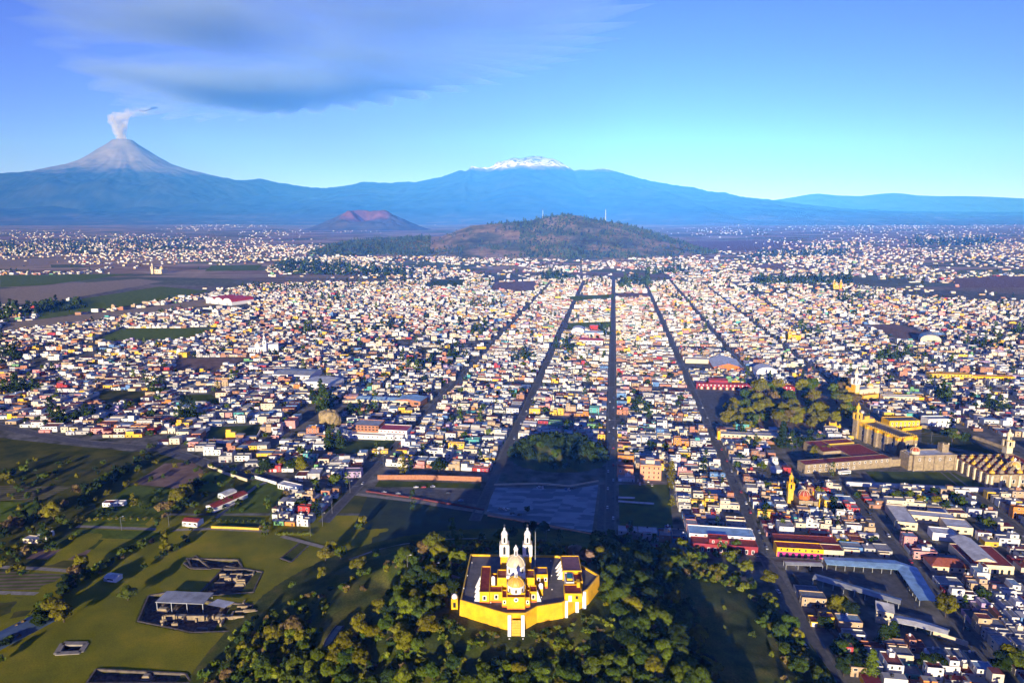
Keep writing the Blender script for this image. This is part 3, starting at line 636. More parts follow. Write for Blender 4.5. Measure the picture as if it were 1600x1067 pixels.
def simple_win(parent, x, y, z, w, h, face='y-', mat='glass', name='window', d=0.08):
    b = MB(); hw = w / 2
    if face == 'y-': b.box(x - hw, y - d, z, x + hw, y + 0.02, z + h, bottom=True)
    elif face == 'x-': b.box(x - d, y - hw, z, x + 0.02, y + hw, z + h, bottom=True)
    elif face == 'x+': b.box(x - 0.02, y - hw, z, x + d, y + hw, z + h, bottom=True)
    else: b.box(x - hw, y - 0.02, z, x + hw, y + d, z + h, bottom=True)
    return b.build(name, M[mat], parent)
def arch_pane(b, x, y, z, w, h, face='y-', d=0.1, m=0, n=8):
    """flat arched slab"""
    pts = [(-w / 2, 0), (w / 2, 0), (w / 2, h - w / 2)] + [(w / 2 * math.cos(math.pi * i / n), h - w / 2 + w / 2 * math.sin(math.pi * i / n)) for i in range(1, n)] + [(-w / 2, h - w / 2)]
    k = len(b.v)
    def P(a, c, o):
        if face == 'y-': return (x + a, y - o, z + c)
        if face == 'y+': return (x - a, y + o, z + c)
        if face == 'x-': return (x - o, y - a, z + c)
        return (x + o, y + a, z + c)
    b.v += [P(a, c, d) for a, c in pts] + [P(a, c, -0.02) for a, c in pts]; L = len(pts)
    b.f.append(tuple(range(k, k + L))); b.m.append(m)
    for i in range(L):
        j = (i + 1) % L; b.f.append((k + j, k + i, k + L + i, k + L + j)); b.m.append(m)
def arched_win(parent, x, y, z, w, h, face='y-', frame='white', name='window', dark='glass'):
    b = MB(); arch_pane(b, x, y, z - 0.25, w + 0.5, h + 0.5, face, 0.12); o = b.build(name, M[frame], parent)
    p = MB(); arch_pane(p, x, y, z, w, h, face, 0.18); p.build('pane', M[dark], o); return o
def cross_on(parent, x, y, z, h, mat='iron'):
    b = MB(); b.box(x - 0.09, y - 0.09, z, x + 0.09, y + 0.09, z + h, bottom=True); b.box(x - h * 0.3, y - 0.07, z + h * 0.58, x - 0.1, y + 0.07, z + h * 0.72, bottom=True); b.box(x + 0.1, y - 0.07, z + h * 0.58, x + h * 0.3, y + 0.07, z + h * 0.72, bottom=True)
    return b.build('cross', M[mat], parent)
def dome(parent, x, y, z, r, h, cap, ribm, n=24, ribs=8, lantern=True, lm='white', lr=None, lh=None):
    prof = [(r * math.cos(a), z + h * math.sin(a)) for a in np.linspace(0, math.pi / 2 - 0.12, 9)] + [(0.02, z + h)]
    b = MB(); b.lathe(x, y, prof, n); d = b.build('dome', M[cap], parent)
    for p in d.data.polygons: p.use_smooth = True
    if ribs:
        rb = MB()
        for k in range(ribs):
            a = 2 * math.pi * (k + 0.5) / ribs
            P = [(x + (r + 0.08) * math.cos(t) * math.cos(a), y + (r + 0.08) * math.cos(t) * math.sin(a), z + (h + 0.08) * math.sin(t)) for t in np.linspace(0, math.pi / 2 - 0.1, 7)]
            for p, q in zip(P, P[1:]): rb.tube(p, q, 0.045 * r, 0.045 * r, 5)
        rb.build('dome_ribs', M[ribm], d)
    if lantern:
        lr = lr or r * 0.22; lh = lh or h * 0.85; zz_ = z + h - 0.15
        l = MB(); l.lathe(x, y, [(lr * 1.35, zz_), (lr * 1.35, zz_ + 0.25 * lr), (lr, zz_ + 0.3 * lr), (lr, zz_ + lh * 0.5), (lr * 1.25, zz_ + lh * 0.52), (lr * 1.25, zz_ + lh * 0.6), (lr * 0.8, zz_ + lh * 0.75), (lr * 0.25, zz_ + lh * 0.9), (0.03, zz_ + lh)], 10)
        lo_ = l.build('lantern', M[lm], d)
        w = MB()
        for k in range(4):
            a = k * math.pi / 2 - math.pi / 2
            dx, dy = math.cos(a), math.sin(a)
            arch_pane(w, x + dx * lr * 0.98, y + dy * lr * 0.98, zz_ + 0.35 * lr, lr * 0.7, lh * 0.42, ['y-', 'x+', 'y+', 'x-'][k], 0.05)
        w.build('lantern_openings', M['glass'], lo_)
    return d
def bell_tower(parent, x, y, z0, s, hb, h1, h2, base='yellow', top='white', trim='cream', capm='white', crossh=1.6, part='tower', shaft_windows=False):
    """square base, two arcaded belfry stages, small dome and cross"""
    b = MB(); b.box(x - s / 2, y - s / 2, z0, x + s / 2, y + s / 2, z0 + hb); T = b.build(part, M[base], parent)
    c1_ = MB(); c2_ = MB(); c3_ = MB(); c1_.box(x - s * 0.56, y - s * 0.56, z0 + hb, x + s * 0.56, y + s * 0.56, z0 + hb + 0.45); zc = z0 + hb + 0.45
    s1, s2 = s * 0.90, s * 0.72
    d = MB(); d.box(x - s1 / 2, y - s1 / 2, zc, x + s1 / 2, y + s1 / 2, zc + h1)
    for sx_ in (-1, 1):
        for sy_ in (-1, 1): d.box(x + sx_ * s1 * 0.5 - 0.16 * s, y + sy_ * s1 * 0.5 - 0.16 * s, zc, x + sx_ * s1 * 0.5 + 0.16 * s, y + sy_ * s1 * 0.5 + 0.16 * s, zc + h1 - 0.05)
    z1 = zc + h1
    c2_.box(x - s * 0.57, y - s * 0.57, z1, x + s * 0.57, y + s * 0.57, z1 + 0.4)
    d.lathe(x, y, [(s2 * 0.56, z1 + 0.4), (s2 * 0.56, z1 + 0.4 + h2)], 8, a0=math.pi / 8)
    z2 = z1 + 0.4 + h2
    c3_.lathe(x, y, [(s2 * 0.53, z2), (s2 * 0.66, z2), (s2 * 0.66, z2 + 0.3), (0.1, z2 + 0.32)], 8, a0=math.pi / 8)
    d.build('belfry', M[top], T); [q_.build('cornice', M[trim], T) for q_ in (c1_, c2_, c3_)]
    e = MB(); r = s2 * 0.56
    e.lathe(x, y, [(r, z2 + 0.3), (r * 0.97, z2 + 0.3 + r * 0.45), (r * 0.75, z2 + 0.3 + r * 0.95), (r * 0.4, z2 + 0.3 + r * 1.3), (r * 0.28, z2 + 0.3 + r * 1.35), (r * 0.28, z2 + 0.3 + r * 1.9), (r * 0.34, z2 + 0.3 + r * 1.95), (0.04, z2 + 0.3 + r * 2.4)], 12)
    e.build('cap', M[capm], T)
    w = MB()
    for k, (dx, dy, f) in enumerate(((0, -1, 'y-'), (-1, 0, 'x-'), (1, 0, 'x+'), (0, 1, 'y+'))):
        arch_pane(w, x + dx * s1 / 2, y + dy * s1 / 2, zc + h1 * 0.12, s1 * 0.36, h1 * 0.72, f, 0.06)
        arch_pane(w, x + dx * s2 * 0.52, y + dy * s2 * 0.52, z1 + 0.4 + h2 * 0.14, s2 * 0.34, h2 * 0.66, f, 0.06)
    w.build('bell_openings', M['glass'], T)
    if crossh: cross_on(T, x, y, z2 + 0.3 + r * 2.35, crossh)
    return T
# ------------------------------------------------------------ the church on the hill and its terrace
PZ = 58.0
terr = [(-24.8, 298.6), (-7.2, 289.4), (-2.6, 287.4), (6.0, 287.4), (11.7, 293.0), (23.8, 296.4), (37.3, 308.1), (44.6, 321.6), (36.0, 333.0), (25.2, 342.0), (-22.7, 343.5)]
patch('terrace_paving', terr, PZ, M['terrace'], 'dark paving of the church terrace', 'terrace')
tw = thing('terrace_wall', 'tall yellow retaining wall round the church terrace with white buttresses', 'wall', (0, 0, 0))
b = MB(); cap = MB(); n = len(terr); par = 1.1
cenx, ceny = 8.0, 316.0
def inset(p, d):
    dx, dy = cenx - p[0], ceny - p[1]; l = math.hypot(dx, dy); return (p[0] + dx / l * d, p[1] + dy / l * d)
for i in range(n):
    a, c = terr[i], terr[(i + 1) % n]; ai, ci = inset(a, 0.7), inset(c, 0.7)
    zb = 44.0
    ao, co_ = inset(a, -1.0), inset(c, -1.0)
    b.quad((*ao, zb), (*co_, zb), (*c, PZ + par), (*a, PZ + par)); b.quad((*ci, PZ - 0.05), (*ai, PZ - 0.05), (*ai, PZ + par), (*ci, PZ + par))
    cap.quad((*a, PZ + par), (*c, PZ + par), (*ci, PZ + par), (*ai, PZ + par))
b.build('wall', M['yellow'], tw); cap.build('coping', M['ochre'], tw)
for (x, y, w_, dd) in ((26.0, 297.9, 1.3, 1.8), (31.5, 302.6, 1.6, 2.2), (35.3, 306.0, 1.8, 2.6)):
    q = MB(); q.quad((x - w_ / 2, y - dd, 49), (x + w_ / 2, y - dd, 49), (x + w_ / 2, y, PZ + 1), (x - w_ / 2, y, PZ + 1))
    q.quad((x - w_ / 2, y + .8, 49), (x - w_ / 2, y - dd, 49), (x - w_ / 2, y, PZ + 1), (x - w_ / 2, y + .8, PZ + 1)); q.quad((x + w_ / 2, y - dd, 49), (x + w_ / 2, y + .8, 49), (x + w_ / 2, y + .8, PZ + 1), (x + w_ / 2, y, PZ + 1))
    q.build('buttress', M['white'], tw)
st = thing('terrace_stair', 'steep stair between two white piers below the front of the terrace', 'stair', (1.9, 286.0, 0))
s_ = MB()
for k in range(14): s_.box(-2.1, -2.6 - (k + 1) * 0.32 + 2.0, 44, 2.1, -2.6 - k * 0.32 + 2.0, 57 - k * 0.62)
s_.build('steps', M['ochre'], st)
for sx_ in (-1, 1):
    q = MB(); x = sx_ * 3.1
    q.quad((x - .75, -4.6, 50.5), (x + .75, -4.6, 50.5), (x + .75, 0.6, 58.6), (x - .75, 0.6, 58.6)); q.quad((x - .75, 1, 44), (x - .75, -4.6, 44), (x - .75, -4.6, 50.5), (x - .75, 0.6, 58.6))
    q.quad((x + .75, -4.6, 44), (x + .75, 1, 44), (x + .75, 0.6, 58.6), (x + .75, -4.6, 50.5)); q.quad((x - .75, -4.6, 44), (x + .75, -4.6, 44), (x + .75, -4.6, 50.5), (x - .75, -4.6, 50.5))
    q.build('stair_wall', M['white'], st)
    q = MB(); q.box(x - 1.15, -7.0, 43, x + 1.15, -4.7, 49.3); q.box(x - 1.35, -7.2, 49.3, x + 1.35, -4.55, 49.8); q.lathe(x, -5.9, [(0.9, 49.8), (0.75, 50.6), (0.3, 51.1), (0.02, 51.3)], 10)
    q.build('pedestal', M['white'], st)
q = MB(); q.box(-1.9, -6.6, 43, 1.9, -6.1, 48.2); q.build('front_panel', M['yellow'], st)

ch = thing('church', 'yellow and white twin-towered church with two tiled domes on the hilltop terrace', 'church', (1.9, 291.7, PZ))
def block(x0, y0, x1, y1, h, roof='maroon', wall='yellow', par=0.5, nm='wall', rn='roof', base=True):
    b = MB(); b.walls(x0, y0, 0, x1, y1, h, par, 0.3); w = b.build(nm, M[wall], ch)
    r = MB(); r.quad((x0 + .3, y0 + .3, h - par + .02), (x1 - .3, y0 + .3, h - par + .02), (x1 - .3, y1 - .3, h - par + .02), (x0 + .3, y1 - .3, h - par + .02)); r.build(rn, M[roof], ch)
    if base:
        f = MB(); f.box(x0 - .06, y0 - .06, 0, x1 + .06, y1 - .5, 0.9); f.build('base_band', M['orange'], ch)
    return w
block(-4.2, 0, 4.2, 6.5, 6.6)                      # chancel
block(-6.6, 2.2, -4.25, 9, 5.2, base=True); block(4.25, 2.2, 6.6, 9, 5.2)
block(-12.6, 6.6, -6.65, 12.4, 5.4); block(6.65, 6.6, 10.0, 12.4, 5.6)
block(-17.4, 5.6, -12.65, 30, 6.0)                 # long left wing
block(-12.6, 12.45, -9.1, 25, 4.8, base=False)
block(-9.05, 12.45, -4.55, 20.5, 9.4, 'terracotta'); block(4.55, 12.45, 9.05, 20.5, 9.4, 'terracotta')   # transepts
block(-4.5, 6.55, 4.5, 30.8, 9.0, 'maroon', base=False)                                              # nave
block(9.1, 19.2, 15.8, 26.5, 7.4, 'purple')
b = MB(); b.box(-7.6, 30.85, 0, 7.6, 33.4, 9.6); b.build('facade', M['yellow'], ch)
for x in (-5.75, 5.95): bell_tower(ch, x, 32.4, 0, 4.0, 10.8, 6.0, 4.2, crossh=1.8)
def drum(x, y, r, z0, z1, nw, wm='white'):
    d = MB(); d.lathe(x, y, [(r, z0), (r, z1), (r * 1.07, z1), (r * 1.07, z1 + 0.35), (r * 0.98, z1 + 0.36)], 16, a0=math.pi / 16); o = d.build('drum', M[wm], ch)
    for k in range(nw):
        w = MB(); p = MB()
        a = -math.pi / 2 + 2 * math.pi * k / nw; ca, sa = math.cos(a), math.sin(a)
        for mb, ww, z_, hh, dd in ((w, r * 0.30, z0 + 0.5, (z1 - z0) * 0.75, 0.12), (p, r * 0.19, z0 + 0.75, (z1 - z0) * 0.58, 0.2)):
            cx_, cy_ = x + ca * (r * 0.985 + dd), y + sa * (r * 0.985 + dd)
            P = lambda e, zc: (cx_ - sa * e, cy_ + ca * e, zc)
            mb.quad(P(-ww / 2, z_), P(ww / 2, z_), P(ww / 2, z_ + hh * 0.8), P(-ww / 2, z_ + hh * 0.8)); mb.tri(P(-ww / 2, z_ + hh * 0.8), P(ww / 2, z_ + hh * 0.8), P(0, z_ + hh))
        w.build('window_frame', M['cream'], o); p.build('window_pane', M['glass'], o)
    return o
block(-4.35, 3.0, 4.35, 10.0, 7.0, base=False, nm='dome_base')
drum(0, 6.4, 4.05, 6.5, 9.6, 8); dome(ch, 0, 6.4, 9.9, 4.0, 3.6, 'gold_tile', 'ochre', lh=4.0, lr=0.75)
b = MB(); b.box(-4.6, 12.3, 8.9, 4.6, 21.5, 10.4); b.build('dome_base', M['white'], ch)
drum(0, 17.0, 4.45, 10.4, 14.0, 8); dome(ch, 0, 17.0, 14.3, 4.4, 4.7, 'dome_tile', 'cream', lh=5.6, lr=0.95)
# round window, side windows, buttresses, bell niche
rw = MB(); k0 = len(rw.v); rw.lathe(0, 0, [(0.55, 0.0), (1.05, 0.0), (1.05, 0.18), (0.55, 0.18)], 20); o = rw.build('window', M['white'], ch, (0, -0.02, 5.3)); o.rotation_euler = (R(90), 0, 0)
pn = MB(); pn.lathe(0, 0, [(0.55, 0.10), (0.01, 0.10)], 20); pn.build('pane', M['glass'], o)
win(ch, -15.0, 5.6, 2.0, 1.2, 1.8); win(ch, -9.4, 6.6, 2.0, 1.2, 1.8); win(ch, 8.3, 6.6, 2.0, 1.2, 1.8); win(ch, -5.45, 2.2, 2.2, 0.8, 1.2); win(ch, 5.45, 2.2, 2.2, 0.8, 1.2)
win(ch, -17.4, 20, 2.2, 1.2, 1.7, 'x-'); win(ch, -17.4, 11, 2.2, 1.2, 1.7, 'x-')
for x in (10.7, 14.2): win(ch, x + 0.6, 19.2, 4.0, 0.9, 1.4)
def fin(x0, x1, y, w_, h, nm='buttress', mat='white'):
    q = MB(); z1 = h
    q.quad((x0, y - w_ / 2, 0), (x1, y - w_ / 2, 0), (x1, y - w_ / 2, z1), (x1 - 0.35 * (1 if x1 > x0 else -1), y - w_ / 2, z1)) if x1 > x0 else q.quad((x1, y - w_ / 2, 0), (x0, y - w_ / 2, 0), (x1 + .35, y - w_ / 2, z1), (x1, y - w_ / 2, z1))
    if x1 > x0:
        q.quad((x1, y + w_ / 2, 0), (x0, y + w_ / 2, 0), (x1 - .35, y + w_ / 2, z1), (x1, y + w_ / 2, z1)); q.quad((x0, y + w_ / 2, 0), (x0, y - w_ / 2, 0), (x1 - .35, y - w_ / 2, z1), (x1 - .35, y + w_ / 2, z1)); q.quad((x1 - .35, y - w_ / 2, z1), (x1, y - w_ / 2, z1), (x1, y + w_ / 2, z1), (x1 - .35, y + w_ / 2, z1))
    else:
        q.quad((x0, y + w_ / 2, 0), (x1, y + w_ / 2, 0), (x1, y + w_ / 2, z1), (x1 + .35, y + w_ / 2, z1)); q.quad((x0, y - w_ / 2, 0), (x0, y + w_ / 2, 0), (x1 + .35, y + w_ / 2, z1), (x1 + .35, y - w_ / 2, z1)); q.quad((x1, y - w_ / 2, z1), (x1 + .35, y - w_ / 2, z1), (x1 + .35, y + w_ / 2, z1), (x1, y + w_ / 2, z1))
    return q.build(nm, M[mat], ch)
for y in (7.2, 11.5, 15.8, 20.1): fin(-20.2, -17.42, y, 1.5, 5.6)
fin(12.2, 10.02, 7.6, 1.6, 5.4)
for x0 in (13.0, 16.0, 19.0):                          # white garden fins on the right of the terrace
    pass
b = MB(); b.box(-11.4, 13.0, 4.8, -10.6, 15.4, 8.6); arch_pane(b, -11.0, 13.0, 4.85, 1.7, 5.2, 'y-', 0.3); b.build('bell_gable', M['white'], ch)
nb = MB(); nb.box(11.0, 12.6, 0, 13.2, 14.6, 3.4); o = nb.build('side_chapel', M['yellow'], ch)
nb = MB(); arch_pane(nb, 12.1, 12.9, 3.4, 2.0, 3.0, 'y-', 0.3); arch_pane(nb, 12.1, 12.9, 3.4, 2.0, 3.0, 'y+', 0.3); nb.build('arched_niche', M['white'], o)
for x in (-6.6, 6.6):
    for k in range(3):
        pass
# parish house on the right of the terrace
ph = thing('parish_house', 'low parish house with purple and dark red roofs at the right of the terrace', 'house', (0, 0, PZ))
def pblock(x0, y0, x1, y1, h, roof, wall='yellow', par=0.4):
    b = MB(); b.walls(x0, y0, 0, x1, y1, h, par, 0.3); b.build('wall', M[wall], ph)
    r = MB(); r.quad((x0 + .3, y0 + .3, h - par + .02), (x1 - .3, y0 + .3, h - par + .02), (x1 - .3, y1 - .3, h - par + .02), (x0 + .3, y1 - .3, h - par + .02)); r.build('roof', M[roof], ph)
pblock(25.6, 318.0, 35.2, 333.5, 5.5, 'purple'); pblock(26.4, 308.5, 30.6, 317.8, 4.6, 'terrace', 'white'); pblock(30.7, 310, 35, 317.8, 4.2, 'maroon'); pblock(25.2, 298.6, 33.5, 307.0, 4.4, 'maroon')
b = MB(); b.box(27.2, 310.5, 4.25, 29.9, 315, 5.4, top=1); b.build('skylight', [M['yellow'], M['teal']], ph)
b = MB(); b.box(31.5, 304.5, 4.0, 33.0, 307.5, 6.8); b.build('stair_tower', M['yellow'], ph)
b = MB(); b.box(27.0, 298.55, 0.3, 28.6, 298.35, 3.4); b.build('door', M['white'], ph); simple_win(ph, 31.0, 298.6, 1.6, 1.2, 1.5)
for k, (y, l) in enumerate(((319.5, 2.6), (323, 2.8), (326.5, 3.0), (330, 3.0))):
    q = MB(); q.quad((25.6 - l, y - .25, 0), (25.6, y - .25, 0), (25.6, y - .25, 4.2), (25.3, y - .25, 4.2)); q.quad((25.6, y + .25, 0), (25.6 - l, y + .25, 0), (25.3, y + .25, 4.2), (25.6, y + .25, 4.2)); q.quad((25.6 - l, y + .25, 0), (25.6 - l, y - .25, 0), (25.3, y - .25, 4.2), (25.3, y + .25, 4.2))
    q.build('buttress', M['white'], ph)
gt = thing('gate_pavilion', 'small yellow gate pavilion at the left end of the terrace wall', 'gate', (-28.0, 305.0, 51.5))
b = MB(); b.box(-1.6, -1.6, -3, 1.6, 1.6, 5.0); b.build('wall', M['yellow'], gt); b = MB(); b.lathe(0, 0, [(1.5, 5.0), (1.3, 6.0), (0.7, 6.8), (0.02, 7.0)], 10); b.build('cap', M['white'], gt); simple_win(gt, 0, -1.6, 0.6, 1.3, 2.6, name='opening')

# ------------------------------------------------------------ convent, chapels and town landmarks
SA = R(14.0)
def rot_thing(name, label, cat, x, y, rz): return thing(name, label, cat, (x, y, 0), rz)
def bld(T, x0, y0, x1, y1, z0, h, wall, roof, par=0.6, nm='wall', rn='roof', th=0.35):
    b = MB(); b.walls(x0, y0, z0, x1, y1, h, par, th); w = b.build(nm, M[wall], T)
    r = MB(); z = h - par + 0.02; r.quad((x0 + th, y0 + th, z), (x1 - th, y0 + th, z), (x1 - th, y1 - th, z), (x0 + th, y1 - th, z)); r.build(rn, M[roof], T); return w
def wrow(T, xs_, y, z, w, h, face='y-', mat='glass', frame=None, axis='x'):
    for x in xs_:
        if axis == 'x': (win(T, x, y, z, w, h, face, frame) if frame else simple_win(T, x, y, z, w, h, face, mat))
        else: (win(T, y, x, z, w, h, face, frame) if frame else simple_win(T, y, x, z, w, h, face, mat))
# big convent church: local +y runs away towards its facade
T = rot_thing('convent_church', 'fortress-like stone convent church with yellow battlements and a yellow bell tower', 'church', 392, 659, R(16))
bld(T, 0, 0, 20, 55, 0, 19, 'stone', 'darkstone', 1.4)
b = MB()
for i in range(9): b.box(i * 2.4 + 0.02, -0.06, 19.02, i * 2.4 + 1.2, 0.42, 20.1)
for i in range(22): b.box(-0.06, i * 2.5 + 0.5, 19.02, 0.42, i * 2.5 + 1.7, 20.1); b.box(19.6, i * 2.5 + 0.5, 19.02, 20.06, i * 2.5 + 1.7, 20.1)
b.build('battlements', M['ochre'], T)
b = MB(); b.walls(-0.12, -0.12, 15.6, 20.12, 54.5, 18.9); b.build('frieze', M['yellow'], T)
for y in (2.5, 16, 29.5, 43):
    q = MB(); q.box(-2.6, y - 1.6, 0, -0.13, y + 1.6, 15.8, top=1); q.box(-2.7, y - 1.7, 15.8, -0.1, y + 1.7, 18.6, 1); q.build('buttress', [M['stone'], M['yellow']], T)
for x in (2.5, 17.5):
    q = MB(); q.box(x - 1.7, -2.4, 0, x + 1.7, -0.13, 15.8, top=1); q.box(x - 1.8, -2.5, 15.8, x + 1.8, -0.14, 18.8, 1); q.build('buttress', [M['stone'], M['yellow']], T)
for y in (9, 22.5, 36, 49): arched_win(T, 0, y, 7, 2.2, 5.0, 'x-')
arched_win(T, 10, 0, 6.5, 2.6, 6.0, 'y-')
b = MB(); b.box(0, 55.05, 0, 20, 57, 21.5); b.prism([(7, 55.06), (13, 55.06), (13, 56.9), (7, 56.9)], 21.5, 25); b.build('facade', M['ochre'], T)
bell_tower(T, 1.0, 59.5, 0, 5.6, 21, 6.5, 5.5, base='stone', top='ochre', trim='yellow', capm='ochre', crossh=1.5)
# cloister range
T = rot_thing('convent_cloister', 'long two-storey stone cloister range with a dark red roof and white-framed windows', 'convent', 276, 610.5, R(11))
bld(T, 0, 0, 93, 12, 0, 9, 'stone', 'maroon', 0.3)
bld(T, 60, 12.05, 93, 46, 0, 8, 'stone', 'maroon', 0.3, nm='cloister_wing'); bld(T, 40, 30, 59.9, 62, 0, 8.5, 'stone', 'maroon', 0.3, nm='rear_wing'); bld(T, 60, 50, 90, 62, 0, 8.5, 'ochre', 'maroon', 0.3, nm='rear_wing')
for z, xs_ in ((5.9, np.arange(4, 90, 6.0)), (1.6, np.arange(4, 56, 6.0))): wrow(T, xs_, 0, z, 1.3, 1.8, frame='white')
b = MB(); b.box(92.9, 1, 0, 110, 8, 7); b.build('stone_annex', M['stone'], T)
b = MB(); b.box(-0.3, 1.5, 0, -0.02, 3.5, 3.5); b.build('door', M['iron'], T)
# third order chapel
T = rot_thing('stone_chapel', 'square stone chapel with a small red dome beside the convent lawn', 'chapel', 382, 618, R(3))
bld(T, 0, 0, 42, 17, 0, 15.5, 'stone', 'white_sheet', 0.8); bld(T, -3.5, 1.5, -0.02, 16, 0, 15.0, 'stone', 'white_sheet', 0.8)
for x in (0.8, 11, 21, 31, 41): q = MB(); q.box(x - 0.8, -0.9, 0, x + 0.8, -0.03, 14.4); q.build('buttress', M['stone'], T)
for x in (6, 16, 26, 36): win(T, x, 0, 10, 1.2, 2.2)
b = MB(); b.lathe(6, 8, [(4.2, 14.8), (4.2, 17.2), (4.5, 17.2), (4.5, 17.6), (4.0, 17.6)], 8, a0=R(22.5)); b.build('drum', M['cream'], T)
dome(T, 6, 8, 17.6, 4.0, 3.4, 'red_dome', 'cream', n=16, lh=4.0, lr=0.8, lm='cream')
b = MB(); b.box(33, 8, 15, 39.5, 15, 23); b.build('turret', M['stone'], T)
for k in (0, 1):
    q = MB(); q.box(33.2 + k * 5.5, 8.1, 23, 34.0 + k * 5.5, 8.9, 24.2); q.build('pinnacle', M['cream'], T)
# royal chapel with its many domes
T = rot_thing('many_domed_chapel', 'wide stone chapel roofed by rows of little domes, bell tower behind', 'chapel', 428, 579, R(2))
bld(T, 0, 0, 62, 52, 0, 11.5, 'stone', 'maroon', 0.9)
for y in np.arange(2, 52, 8.0): q = MB(); q.box(-1.8, y - 0.9, 0, -0.03, y + 0.9, 11.0, top=1); q.build('buttress', [M['cream'], M['yellow']], T)
for x in np.arange(1, 62, 8.5): q = MB(); q.box(x - 0.9, -1.8, 0, x + 0.9, -0.03, 11.0, top=1); q.build('buttress', [M['cream'], M['yellow']], T)
for x in np.arange(13.8, 62, 8.5): win(T, x, 0, 3.2, 2.0, 3.2)
for y in np.arange(6, 50, 8.0): win(T, 0, y, 5, 1.2, 2.0, 'x-')
for i in range(6):
    for j in range(6):
        x, y = 6 + i * 8.6, 6 + j * 7.6
        b = MB(); b.lathe(x, y, [(2.5, 10.62), (2.5, 11.3), (2.1, 12.3), (1.2, 13.1), (0.5, 13.3), (0.45, 13.4), (0.5, 14.4), (0.02, 15.0)], 10); b.build('dome', M['stone' if (i + j) % 3 else 'ochre'], T)
dome(T, 36, 18, 12.5, 5.0, 4.6, 'gold_tile', 'cream', n=16, lh=3.6, lr=0.9); b = MB(); b.lathe(36, 18, [(5.2, 10.6), (5.2, 12.5)], 16); b.build('drum', M['cream'], T)
bell_tower(T, 60, 58, 0, 6.0, 17, 6, 5.0, base='cream', top='cream', trim='ochre', capm='cream', crossh=1.2)
# parish church beyond the square
T = rot_thing('parish_church', 'parish church with a tall cream tower on a bright yellow base beside the square', 'church', 452, 872, R(20))
bld(T, 8, 0, 42, 16, 0, 13, 'cream', 'grey_sheet', 0.8); bld(T, 0.0, 7.05, 7.95, 16, 0, 15, 'yellow', 'grey_sheet', 0.6)
bell_tower(T, 3.2, 3.4, 0, 7.0, 20, 8.0, 6.0, base='yellow', top='white', trim='cream', capm='cream', crossh=1.5)
b = MB(); b.box(0.1, -0.35, 10, 6.3, -0.12, 19.8); b.build('tower_panel', M['cream'], T)
for x in (14, 24, 34): arched_win(T, x, 0, 5, 1.6, 4.0)
bld(T, 8.1, -7, 34, -0.05, 0, 7, 'ochre', 'terracotta', 0.5, nm='sacristy')
b = MB(); b.lathe(34, 8, [(4.4, 12.2), (4.4, 14.5)], 12); b.build('drum', M['cream'], T); dome(T, 34, 8, 14.5, 4.2, 3.6, 'gold_tile', 'cream', n=14, lh=3.0)
# little church with red dome in the near town
T = rot_thing('small_domed_church', 'small stone church with a red dome and a slim yellow bell tower among houses', 'church', 237, 530, R(-6))
bld(T, 0, 0, 11, 26, 0, 8.5, 'stone', 'terrace', 0.6); bld(T, 11.05, 5, 17, 20, 0, 6, 'stone', 'maroon', 0.5, nm='side_chapel')
b = MB(); b.lathe(5.5, 6, [(4.6, 7.9), (4.6, 11.2), (4.9, 11.2), (4.9, 11.6), (4.4, 11.6)], 8, a0=R(22.5)); b.build('drum', M['orange'], T)
dome(T, 5.5, 6, 11.6, 4.4, 3.9, 'red_dome', 'cream', n=16, lh=3.0, lr=0.7, lm='cream')
bell_tower(T, -3.0, 15, 0, 4.4, 12, 5.5, 4.2, base='ochre', top='yellow', trim='yellow', capm='ochre', crossh=1.3)
for x in (2.5, 8.5): win(T, x, 0, 3.6, 1.0, 1.8)
for y in (4, 20): b = MB(); b.box(17.2, y, 0, 18, y + .8, 9); b.build('pinnacle', M['yellow'], T)
# arcade behind the square
T = rot_thing('arcade_building', 'long red arcaded building closing the far side of the square', 'arcade', *uv(958, 120), -GA)
bld(T, 0, 0, 132, 9, 0, 8.0, 'redwall', 'maroon', 0.5)
for i in range(30): b = MB(); arch_pane(b, 3 + i * 4.3, 0, 0.1, 2.7, 3.8, 'y-', 0.1); b.build('arch', M['cream' if i % 2 else 'glass'], T)
for i in range(24): simple_win(T, 4 + i * 5.3, 0, 5.2, 1.2, 1.7, mat='white')
bld(T, 18, 9.05, 44, 20, 0, 11.5, 'redwall', 'terracotta', 0.6, nm='rear_block')
# school range in front of the square
T = rot_thing('old_school', 'long ochre school building with a grey roof along the near side of the square', 'school', *uv(733, 120), -GA)
bld(T, 0, 0, 96, 9, 0, 7.5, 'cream', 'grey_sheet', 0.2); bld(T, -3, 2, -.05, 10, 0, 10, 'yellow', 'terracotta', 0.3, nm='end_pavilion')
wrow(T, np.arange(4, 94, 4.5), 0, 1.2, 2.0, 1.6, mat='maroon'); wrow(T, np.arange(4, 94, 4.5), 0, 4.6, 2.0, 1.4)
b = MB(); b.box(0, -0.3, 3.3, 96, -0.1, 3.9, bottom=True); b.build('band', M['redwall'], T)
T = rot_thing('square_gate', 'yellow three-arched gateway standing at the right end of the square', 'gate', 352, 738, R(-2))
b = MB(); b.box(0, 0, 0, 18, 2.2, 7); b.box(5, 0.05, 7, 13, 2.1, 10); b.build('wall', M['yellow'], T)
for x in (3, 9, 15): b = MB(); arch_pane(b, x, 0, 0, 3, 5, 'y-', 0.06); b.build('arch', M['glass'], T)
for x in (1, 5.5, 12.5, 17): b = MB(); b.lathe(x, 1.1, [(0.7, 7.02 if x in (1, 17) else 10.02), (0.5, 8.5 if x in (1, 17) else 11.2), (0.02, 9.4 if x in (1, 17) else 12.0)], 8); b.build('finial', M['ochre'], T)
